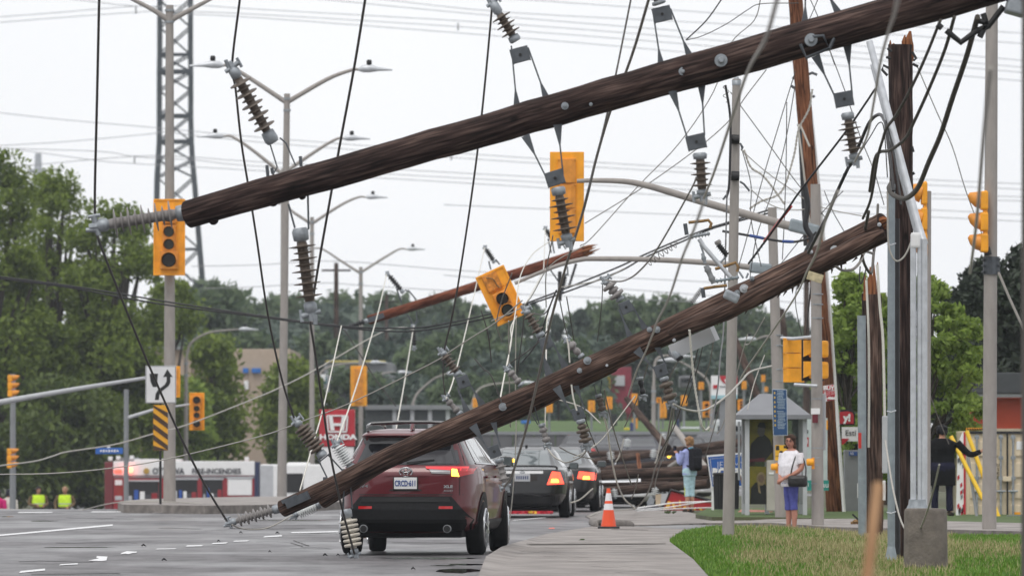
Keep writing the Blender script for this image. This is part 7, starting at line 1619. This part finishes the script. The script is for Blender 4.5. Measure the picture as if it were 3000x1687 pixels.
PB = flat(BS, 'advert_panel', [(2196, 1366), (2250, 1366), (2250, 1476), (2196, 1476)], d + .42, M('poster_yellow', (.36, .30, .02), .5, var=.35), .03)
shape(PB, [(2198, 1470), (2200, 1428), (2214, 1412), (2236, 1412), (2248, 1426), (2250, 1476), (2198, 1476)], d + .384, DK, 'dark_figure'); shape(PB, e(2230, 1402, 14, 20), d + .380, HRB, 'pictured_hair'); shape(PB, e(2230, 1401, 8.5, 12), d + .376, SKN, 'pictured_face'); shape(PB, [(2218, 1405), (2222, 1440), (2229, 1446), (2224, 1412)], d + .377, HRB, 'pictured_hair')
mb = MB(); mb.bbox(P(2263, 1422, d + .3), (.24, .3, 1.0), .03); mb.build('cream_cabinet', M('cabinet_cream', (.42, .40, .35), .6), BS)
mb = MB(); mb.bbox(P(2263, 1386, d + .14), (.14, .01, .035), .003); mb.build('white_slot', K['white'], BS)
# ---- notices on the corner poles
CNo = thing('crossing_notice', 'tall dark blue crossing notice with tiny pictograms on the pole behind the person in white', 'sign', P(2284, 1290, 128.6)); d = 128.7
bd = flat(CNo, 'board', [(2262, 1139), (2305, 1140), (2308, 1275), (2265, 1276)], d, M('notice_edge', (.5, .55, .6), .5), .015); bd = flat(CNo, 'blue_face', [(2263.5, 1141), (2303.5, 1142), (2306.5, 1273), (2266.5, 1274)], d - .018, M('notice_blue', (.012, .06, .16), .5, var=.08), .004)
rr = random.Random(3); TL = M('notice_text', (.35, .45, .52), .5); TY = M('notice_symbol', (.6, .42, .05), .5)
mb = MB(); m2 = MB()
for i in range(26):
    y = 1146 + i * 4.5
    if i in (12, 25): continue
    w_ = rr.uniform(16, 25); x = 2272 + rr.uniform(0, 3) + (y - 1140) * .02 + 3; mb.box(P(x + w_ / 2, y, d - .026), (w_ / px(d), .004, 1.7 / px(d)))
    if i % 3 == 1: m2.box(P(2269 + (y - 1140) * .02, y, d - .026), (4 / px(d), .004, 6 / px(d)))
mb.build('text_lines', TL, bd); m2.build('pictogram', TY, bd)
PBN = thing('push_button_sign', 'small yellow pedestrian button sign with black hand symbol and arrow beside the person in white', 'sign', P(2284, 1325, 128.5)); d = 128.6
bd = flat(PBN, 'board', [(2271, 1303), (2306, 1303), (2306, 1348), (2271, 1348)], d, M('button_yellow', (.75, .42, .02), .5), .012)
for pts in [[(2273, 1305), (2283, 1305), (2283, 1318), (2273, 1318)], [(2296, 1305), (2304, 1305), (2304, 1312), (2296, 1312)], [(2284, 1320), (2293, 1320), (2293, 1333), (2284, 1333)], [(2272, 1334.5), (2305, 1334.5), (2305, 1336), (2272, 1336)], [(2280, 1342), (2287, 1337.5), (2287, 1341), (2299, 1341), (2299, 1343), (2287, 1343), (2287, 1346.5)]]: shape(bd, pts, d - .014, K['black'], 'symbol')
for (x, y, dd, lab) in [(2267, 1367, 128.2, 'round yellow push button left of the person in white'), (2372, 1353, 117.6, 'round yellow push button on the strapped corner pole')]:
    t = thing('push_button', lab, 'push button', P(x, y, dd)); mb = MB(); q = P(x, y, dd); mb.lathe(q + Vector((-.055, 0, 0)), q + Vector((.07, 0, 0)), [(0, .045), (.15, .062), (.85, .062), (1, .05)], 16); mb.build('housing', K['sig'], t)
    mb = MB(); mb.bbox(q + Vector((.06, .02, -.02)), (.05, .08, .2), .01); mb.build('mount', K['sig_in'], t)
# ---- kiosk: red and white shop pylon behind the corner poles
KS = thing('shop_pylon', 'grey shop pylon with rounded red panel and white panels reading Est, behind the brown poles', 'sign', P(2500, 1500, 141)); d = 141; k = 1 / px(d)
mb = MB(); mb.bbox((P(2504, 1360, d) + P(2504, 1500, d)) / 2 + Vector((0, .25, 0)), (60 * k, .45, 225 * k), .03); mb.build('grey_body', K['grey'], KS)
mb = MB(); mb.prism([(P(x, y, d).x, P(x, y, d).z) for x, y in [(2462, 1245), (2462, 1200), (2485, 1198), (2500, 1203), (2505, 1212), (2505, 1245)]], d - .05, d + .4); mb.build('cap', K['black'], KS)
flat(KS, 'red_panel', [(2460, 1241), (2460, 1206), (2484, 1204), (2497, 1208), (2501, 1216), (2501, 1241)], d - .06, RD, .02); flat(KS, 'white_panel', [(2466, 1250), (2520, 1250), (2520, 1292), (2466, 1292)], d - .05, K['white'], .02); flat(KS, 'red_wedge', [(2466, 1284), (2488, 1284), (2470, 1302), (2466, 1302)], d - .08, RD, .01)
tl = Vector(KS.location); text('y!', .2, P(2482, 1224, d - .09) - tl, K['white'], KS, bold=.012); text('Esti', .16, P(2492, 1268, d - .08) - tl, K['black'], KS)
flat(KS, 'house_number_plate', [(2487, 1322), (2512, 1322), (2512, 1334), (2487, 1334)], d - .02, M('number_blue', (.02, .07, .25), .5), .01); text('55', .075, P(2496, 1328, d - .05) - tl, K['white'], KS)
for x in (2515, 2590): mb = MB(); mb.bbox(P(x, 1436, 103 if x > 2550 else 139), (.045, .02, .3), .015); tag(mb.build('white_tag', K['white'], KS if x < 2550 else N2), None, None)
WP = thing('window_poster_board', 'white and teal shop window board with digits between shelter and strapped pole', 'sign', P(2380, 1430, 139)); d = 139
flat(WP, 'pale_board', [(2360, 1224), (2424, 1224), (2424, 1436), (2360, 1436)], d, M('pale_aqua', (.5, .56, .56), .5), .02); flat(WP, 'teal_strip', [(2360, 1406), (2428, 1406), (2428, 1436), (2360, 1436)], d - .022, M('teal', (.02, .26, .22), .5), .006); flat(WP, 'red_number_box', [(2360, 1280), (2369, 1280), (2369, 1308), (2360, 1308)], d - .022, RD, .006)
tl = Vector(WP.location); text('1', .13, P(2365, 1294, d - .035) - tl, K['white'], WP); text('9', .14, P(2364, 1266, d - .03) - tl, K['black'], WP); text('1', .12, P(2368, 1420, d - .035) - tl, K['white'], WP); text('au', .16, P(2418, 1420, d - .035) - tl, K['white'], WP)
flat(WP, 'yellow_edge', [(2421, 1230), (2425, 1230), (2425, 1258), (2421, 1258)], d - .025, K['sig'], .006)
# ---- hydrant
HY = thing('fire_hydrant', 'old brass-brown fire hydrant lying tilted at the kerb left of the steel conduit', 'hydrant', G(2508, 1543, .13)); d = 121; q = P(2507, 1545, d)
mb = MB(); mb.lathe(q, q + Vector((0, 0, .15)), [(0, .055), (.15, .055), (.2, .04), (.6, .045), (.65, .06), (.8, .06), (1, .02)], 14); mb.lathe(q + Vector((-.09, 0, .08)), q + Vector((.09, 0, .08)), [(0, .035), (.3, .025), (.7, .025), (1, .035)], 10); mb.build('hydrant_body', K['rust'], HY)
mb = MB(); mb.beam(q + Vector((-.06, 0, .24)), q + Vector((.06, 0, .13)), .03, .03); mb.build('lever', K['black'], HY)
# ---- shipping container, struts, hoarding
SCn = thing('shipping_container', 'cream shipping container doors with locking rods at the right', 'container', P(2920, 1530, 134)); d = 134; k = 1 / px(d)
CRM = M('container_cream', (.64, .54, .39), .6, var=.1, scale=2)
x0, x1 = P(2832, 1400, d).x, P(3160, 1400, d).x; z0, z1 = CAMH + (1300 - 1531) * k, CAMH + (1300 - 1262) * k
mb = MB(); mb.bbox(((x0 + x1) / 2, d + 3, (z0 + z1) / 2), (x1 - x0, 6, z1 - z0), .03); bd = mb.build('container_shell', CRM, SCn)
for i, xa in enumerate([2838, 2957, 3060]):
    for j in range(4):
        za = P(xa, 1290 + j * 62, d).z; mb = MB(); mb.bbox((P(xa + 44, 1300, d).x, d - .01, za - .16), (82 * k, .05, 44 * k), .02); mb.build('door_panel', CRM, bd)
for x in (2862, 2932, 2968, 3052):
    mb = MB(); mb.tube([P(x, 1272, d - .09), P(x, 1526, d - .09)], .022, 8)
    for y in (1280, 1340, 1400, 1440, 1516): mb.bbox(P(x, y, d - .07), (.09, .06, .07), .01)
    mb.tube([P(x - 14, 1438, d - .12), P(x + 14, 1438, d - .12)], .018, 6); mb.build('locking_rod', K['galv'], bd)
mb = MB(); mb.box(P(2951, 1400, d - .02), (.03, .06, 1.75)); mb.build('door_gap', K['black'], bd); mb = MB(); mb.bbox(P(2950, 1402, d - .08), (.17, .08, .1), .01); mb.build('lock_box', CRM, bd)
mb = MB(); mb.box(P(2915, 1266, d - .02), (P(3000, 0, d).x - P(2832, 0, d).x, .05, .05)); mb.build('top_rail', K['black'], bd)
mb = MB()
for i in range(9): mb.prism([(P(x, y, d - .04).x, P(x, y, d - .04).z) for x, y in [(2836 + i * 7, 1259), (2840 + i * 7, 1259), (2836 + i * 7, 1254), (2832 + i * 7, 1254)]], d - .06, d - .04)
mb.build('warning_stripes', K['black'], bd); mb = MB(); mb.box(P(2862, 1256, d - .02), (64 * k, .03, 7 * k)); mb.build('warning_band', K['sig'], bd)
flat(bd, 'paper_label', [(2978, 1292), (2998, 1292), (2998, 1316), (2978, 1316)], d - .04, K['white']); flat(bd, 'orange_label', [(2966, 1499), (2990, 1499), (2990, 1508), (2966, 1508)], d - .04, K['sig'])
for i, c_ in enumerate('USKY'): text(c_, .085, P(2924, 1362 + i * 12, d - .04) - Vector(SCn.location), K['black'], SCn)
HB = thing('striped_hoarding', 'red and white torn poster hoarding edge at the left end of the container', 'hoarding', P(2818, 1500, 132.5)); d = 132.8
hb_ = flat(HB, 'board', [(2800, 1515), (2806, 1300), (2818, 1268), (2827, 1262), (2824, 1500)], d, K['white'], .05)
rr = random.Random(5)
for i in range(22): x, y = rr.uniform(2804, 2820), rr.uniform(1300, 1505); shape(hb_, [(x, y), (x + 6, y - 6), (x + 7, y + 4), (x + 1, y + 12)], d - .055, MR if i % 2 else K['grey'], 'torn_print')
mb = MB(); mb.box(P(2826, 1385, d - .03), (.04, .06, 1.6)); mb.build('red_edge', MR, HB)
YS = M('strut_yellow', (.80, .50, .02), .45, var=.08)
for (a, b, m, lab) in [((2786, 1278), (2880, 1462), YS, 'long yellow steel strut leaning left of the container'), ((2832, 1262), (2932, 1532), YS, 'second yellow steel strut leaning across the container doors'), ((2833, 1316), (2864, 1530), K['grey'], 'thin grey strut standing between the yellow struts')]:
    mb = MB(); mb.tube([P(a[0], a[1], 131.5), P(b[0], b[1], 131)], .042 if m is YS else .03, 12); tag(mb.build('steel_strut', m), lab, 'strut')
FNC = thing('shop_hoarding', 'grey panel and white shop sign reading ven behind the person in black', 'sign', P(2770, 1440, 140)); d = 140
flat(FNC, 'white_panel', [(2716, 1372), (2796, 1372), (2796, 1440), (2716, 1440)], d, K['white'], .03); text('ven', .17, P(2734, 1395, d - .05) - Vector(FNC.location), MR, FNC, bold=.01); flat(FNC, 'grey_panel', [(2776, 1356), (2800, 1356), (2800, 1525), (2776, 1525)], d - .1, K['lgrey'], .05); flat(FNC, 'blue_strip', [(2730, 1360), (2776, 1358), (2776, 1370), (2730, 1372)], d - .02, M('navy', (.02, .03, .09), .5), .02)
SC2 = thing('shopping_trolley', 'grey wire trolley end at the container foot', 'trolley', P(2978, 1532, 130)); mb = MB()
for i in range(7): mb.tube([P(2950 + i * 9, 1510 + (i % 2), 130), P(2954 + i * 8, 1532, 130)], .008, 5)
for y in (1510, 1520, 1531): mb.tube([P(2950, y, 130), P(3010, y - 2, 130)], .008, 5)
mb.build('basket', K['grey'], SC2)
# ---- buildings
def block(name, label, sx0, sx1, yt, d, dep, m, parts=(), ybase=None):
    zb = hz((sx0 - 1500) / px(d), d) - .2; t = thing(name, label, 'building', P((sx0 + sx1) / 2, 1300, d)); a, b = P(sx0, yt, d), P(sx1, yt, d)
    mb = MB(); mb.bbox(((a.x + b.x) / 2, d + dep / 2, (a.z + zb) / 2), (b.x - a.x, dep, a.z - zb), .05); mb.build('wall', m, t)
    for (nm, x0, y0, x1, y1, mm, off) in parts:
        p, q = P(x0, y0, d), P(x1, y1, d); mb = MB(); mb.bbox(((p.x + q.x) / 2, d - off / 2, (p.z + q.z) / 2), (q.x - p.x, off, p.z - q.z), .02); mb.build(nm, mm, t)
    return t
RB = M('orange_red_cladding', (.46, .06, .02), .6, var=.1, scale=1.5); DG = M('dark_metal_roof', (.05, .055, .06), .6, var=.15)
block('shop_building', 'orange-red walled shop with dark grey roof band behind the container', 2842, 3120, 1164, 172, 2, RB, [('roof_band', 2820, 1092, 3130, 1152, DG, .6), ('ledge', 2832, 1152, 3130, 1164, K['lgrey'], .5), ('low_wall', 2842, 1255, 3120, 1320, M('cream_wall', (.5, .44, .33), .7), .1)])
TAN = M('tan_render', (.40, .32, .25), .8, var=.06)
block('store_building', 'tan flat-roofed store far left with blue letters on its front', 630, 850, 1022, 395, 20, TAN, [('blue_letter', 640, 1084, 656, 1096, M('store_blue', (.02, .14, .45), .5), .3), ('blue_letter', 660, 1084, 676, 1096, bpy.data.materials['store_blue'], .3), ('blue_letter', 712, 1078, 728, 1092, bpy.data.materials['store_blue'], .3), ('blue_letter', 738, 1078, 764, 1092, bpy.data.materials['store_blue'], .3), ('red_panel', 600, 1100, 632, 1116, MR, .3), ('window', 715, 1115, 728, 1140, K['white'], .2)])
block('store_building', 'pale tan store wall showing left of the nearest light pole', 400, 560, 1020, 400, 20, TAN, [('parapet', 398, 1016, 562, 1024, K['grey'], .4)])
block('store_building', 'teal and white shopfront far behind the second and third light poles', 784, 960, 1098, 375, 15, K['lgrey'], [('teal_fascia', 786, 1104, 958, 1124, M('teal_fascia', (.08, .2, .22), .6), .3), ('white_pier', 786, 1096, 806, 1150, K['white'], .5), ('white_pier', 936, 1096, 954, 1116, K['white'], .5)])
block('store_building', 'low grey-roofed store with yellow edge behind the fifth light pole', 950, 1150, 1062, 385, 20, K['grey'], [('yellow_edge', 955, 1056, 1130, 1061, M('pale_yellow_trim', (.5, .42, .12), .6), .4), ('dark_glazing', 960, 1100, 1140, 1180, DG, .2)])
block('store_building', 'dark glazed showroom behind the red car roof', 1070, 1400, 1190, 350, 20, M('showroom_dark', (.06, .07, .07), .5), [('pier', 1150 + i * 52, 1195, 1162 + i * 52, 1300, K['lgrey'], .2) for i in range(5)] + [('fascia', 1070, 1186, 1400, 1200, K['grey'], .4)])
block('store_building', 'maroon shop block far in the centre with yellow pylon stripes', 1790, 1850, 1075, 410, 12, M('maroon_wall', (.22, .02, .04), .6, var=.2), [('yellow_strip', 1768, 1100, 1776, 1190, M('shop_yellow', (.7, .5, .03), .5), .3), ('yellow_strip', 1780, 1098, 1788, 1190, bpy.data.materials['shop_yellow'], .3), ('yellow_panel', 1748, 1112, 1768, 1150, bpy.data.materials['shop_yellow'], .3), ('pale_panel', 1800, 1100, 1830, 1130, K['lgrey'], .2)])
block('low_roof_building', 'grey low building roofs far right of the maroon shop', 1880, 2080, 1080, 430, 20, M('grey_siding', (.17, .18, .19), .7, var=.2), [('roof_edge', 1878, 1076, 2082, 1084, K['lgrey'], .4), ('dark_band', 1890, 1110, 2070, 1140, DG, .2)])
block('low_roof_building', 'small mauve-roofed house between the trees under the tilted light', 1615, 1700, 1030, 440, 12, M('mauve_roof', (.16, .12, .13), .7), [])
CLN = thing('plaza_sign', 'white plaza sign with red corner roundel behind the slim concrete pole', 'sign', P(2110, 1167, 240)); d = 240
flat(CLN, 'white_board', [(2083, 1100), (2160, 1100), (2160, 1168), (2083, 1168)], d, K['white'], .2); flat(CLN, 'red_roundel', [(2108, 1100), (2160, 1100), (2160, 1126), (2135, 1128), (2118, 1120), (2110, 1110)], d - .21, RD, .02); flat(CLN, 'red_mark', [(2089, 1127), (2104, 1127), (2104, 1138), (2089, 1138)], d - .21, RD, .02); flat(CLN, 'pale_blue_strip', [(2083, 1158), (2160, 1156), (2160, 1168), (2083, 1168)], d - .21, M('pale_blue', (.3, .5, .55), .5), .02); flat(CLN, 'white_mark', [(2122, 1112), (2132, 1108), (2134, 1118), (2126, 1120)], d - .24, K['white'], .02); flat(CLN, 'text_line', [(2108, 1130), (2128, 1130), (2128, 1133), (2108, 1133)], d - .21, K['grey'], .02)
mb = MB(); mb.beam(P(2120, 1168, d), P(2120, 1320, d), .3, .2); mb.build('post', K['grey'], CLN)
# ---- noise wall and grass bank at the end of the road, then the far crossing full of signals
BWm = M('barrier_concrete', (.10, .10, .105), .85, var=.3, scale=.5)
NW = thing('concrete_barrier', 'long dark grey barrier wall across the far road', 'wall', P(1800, 1300, 292)); mb = MB()
for i in range(14): a, b = P(1380 + i * 62, 1270, 292), P(1440 + i * 62, 1350, 292); mb.bbox(((a.x + b.x) / 2, 292.2, (a.z + b.z) / 2), (b.x - a.x, .4, a.z - b.z), .04)
mb.build('wall_panels', BWm, NW); mb = MB(); a, b = P(1376, 1268, 292), P(2250, 1268, 292); mb.beam(a + Vector((0, .2, 0)), b + Vector((0, .2, 0)), .14, .5); mb.build('coping', K['grey'], NW)
mb = MB(); gp = [P(1300, 1272, 300), P(2320, 1272, 300), P(2320, 1232, 352), P(1300, 1232, 352)]; mb.poly(gp); mb.poly([gp[0] - Vector((0, 0, 2.5)), gp[1] - Vector((0, 0, 2.5)), gp[1], gp[0]]); struct('grass_bank', mb, M('bank_grass', (.06, .11, .02), .95, var=.4, scale=.7))
GS = 'orange far signals at the distant crossing'
for i, (x, y, w_, h, v, lab) in enumerate([(1785, 1180, 18, 36, 'back', 'far orange signal just right of the yellow pylon stripes'), (1859, 1170, 18, 34, 'back', 'far orange signal right of the maroon shop'), (1733, 1190, 20, 34, 'back', 'far orange signal left of the dark-ribbed hanging insulator'), (2004, 1173, 18, 30, 'back', 'far orange signal right of the hanging plate'),
        (2070, 1199, 24, 46, 'front', 'far tall orange signal with three lenses left of the plaza sign post'), (2171, 1186, 20, 32, 'front', 'far orange signal right of the slim concrete pole, lower'), (1942, 1200, 22, 48, 'back', 'far tall orange signal under the hanging insulator clamp'), (2054, 1130, 16, 22, 'back', 'far orange signal left of the plaza sign board'),
        (1609, 1193, 20, 30, 'back', 'far orange signal under the lower pole above the black sedan'), (1569, 1292, 27, 58, 'back', 'orange signal low above the black sedan roof'), (1392, 1180, 14, 28, 'back', 'far orange signal between the steel plate legs'), (2180, 1128, 14, 24, 'back', 'far orange signal right of the slim concrete pole, upper'),
        (1930, 1172, 14, 16, 'front', 'tiny far orange signal by the spring fuse'), (1860, 1240, 16, 30, 'back', 'far orange signal low on the grass bank'), (2236, 1108, 12, 20, 'back', 'far orange signal beside the dark leaning pole'), (2245, 1140, 10, 14, 'back', 'smallest far orange signal beside the shelter roof'), (2475, 1150, 8, 14, 'back', 'tiny orange signal behind the brown pole at right')]):
    dd = 300 + (i * 7) % 24; t = signal(lab, (x, y), dd, w_, h, v, lenses=((.78, .11), (.5, .11), (.22, .11)), board=True, group=GS)
    mb = MB(); q = P(x, y, dd); mb.tube([q + Vector((0, .2, 0)), Vector((q.x, dd + .2, 1.0))], .06, 8); mb.build('post', K['grey'], t)
rr = random.Random(21)
GPp = 'far roadside figures and shapes at the distant crossing'
for i, (x, y, w_, h, c_, lab, ct) in enumerate([(1850, 1250, 10, 26, (.03, .04, .16), 'far blue roadside cabinet on the grass bank', 'cabinet'), (1985, 1240, 9, 24, (.02, .03, .10), 'far navy roadside cabinet right of the tall orange signal', 'cabinet'), (1795, 1230, 26, 34, (.02, .022, .025), 'far dark utility box left of the leaning stub', 'cabinet'), (1990, 1215, 16, 40, (.03, .03, .035), 'far dark cabinet under the hanging cable', 'cabinet'), (1840, 1258, 24, 12, (.6, .5, .03), 'far yellow low sign on the grass bank', 'sign'), (1540, 1236, 28, 10, (.03, .16, .5), 'far small blue sign above the black sedan', 'sign'), (1640, 1270, 18, 20, (.4, .4, .4), 'far pale cabinet above the black sedan roof', 'cabinet'), (2100, 1250, 12, 26, (.25, .02, .03), 'far dark red box left of the plaza sign post', 'cabinet')]):
    dd = 312 + i; k = 1 / px(dd); q = P(x, y, dd); t = thing('roadside_cabinet' if ct == 'cabinet' else 'far_sign', lab, ct, q)
    mb = MB(); mb.bbox(q, (w_ * k, .4, h * k), .04); mb.build('case', M('cabinet_paint', c_, .6, var=.25), t); mb = MB(); mb.tube([q, Vector((q.x, dd, .9))], .07, 6); mb.build('leg', K['grey'], t)
# white vans / pale boxes on the far road behind the slim pole
for i, (x0, y0, x1, y1, c_, lab) in enumerate([(2094, 1228, 2180, 1330, (.55, .57, .6), 'far white van behind the slim concrete pole'), (1985, 1250, 2060, 1300, (.45, .47, .5), 'far pale car roof above the person with the backpack'), (1990, 1100, 2040, 1140, (.1, .1, .11), 'far dark box truck on the road left of the plaza sign')]):
    dd = 308 + 12 * i; a, b = P(x0, y0, dd), P(x1, y1, dd); t = thing('distant_van', lab, 'van', ((a.x + b.x) / 2, dd, b.z)); mb = MB(); mb.bbox(((a.x + b.x) / 2, dd + 1, (a.z + b.z) / 2), (b.x - a.x, 2, a.z - b.z), .15); mb.build('body', M('van_paint', c_, .4, var=.05), t)
    mb = MB(); mb.bbox(((a.x + b.x) / 2, dd - .02, a.z - (a.z - b.z) * .33), ((b.x - a.x) * .8, .06, (a.z - b.z) * .3), .02); mb.build('windscreen', CAR_GLASS, t)
    if i == 0:
        for s in (.2, .8): mb = MB(); mb.ball((a.x + (b.x - a.x) * s, dd - .05, b.z + (a.z - b.z) * .32), (.17, .08, .14), 10, 6); mb.build('headlamp', HEADL, t)
# birds: two on the lamps at left are the photocells; one real bird on the third lamp
# ================================================================ haze
mb = MB(); mb.box((0, 365, 43), (860, 1620, 93)); hm = bpy.data.materials.new('haze_air'); hm.use_nodes = True; hn = hm.node_tree; hn.nodes.clear()
ho = hn.nodes.new('ShaderNodeOutputMaterial'); hv = hn.nodes.new('ShaderNodeVolumePrincipled'); hv.inputs['Color'].default_value = (.86, .92, 1.0, 1); hv.inputs['Density'].default_value = 0.00015; hv.inputs['Anisotropy'].default_value = 0.0
hn.links.new(hv.outputs[0], ho.inputs['Volume'])
hz_o = mb.build('haze', hm); hz_o['kind'] = 'stuff'
SC.cycles.volume_bounces = 1
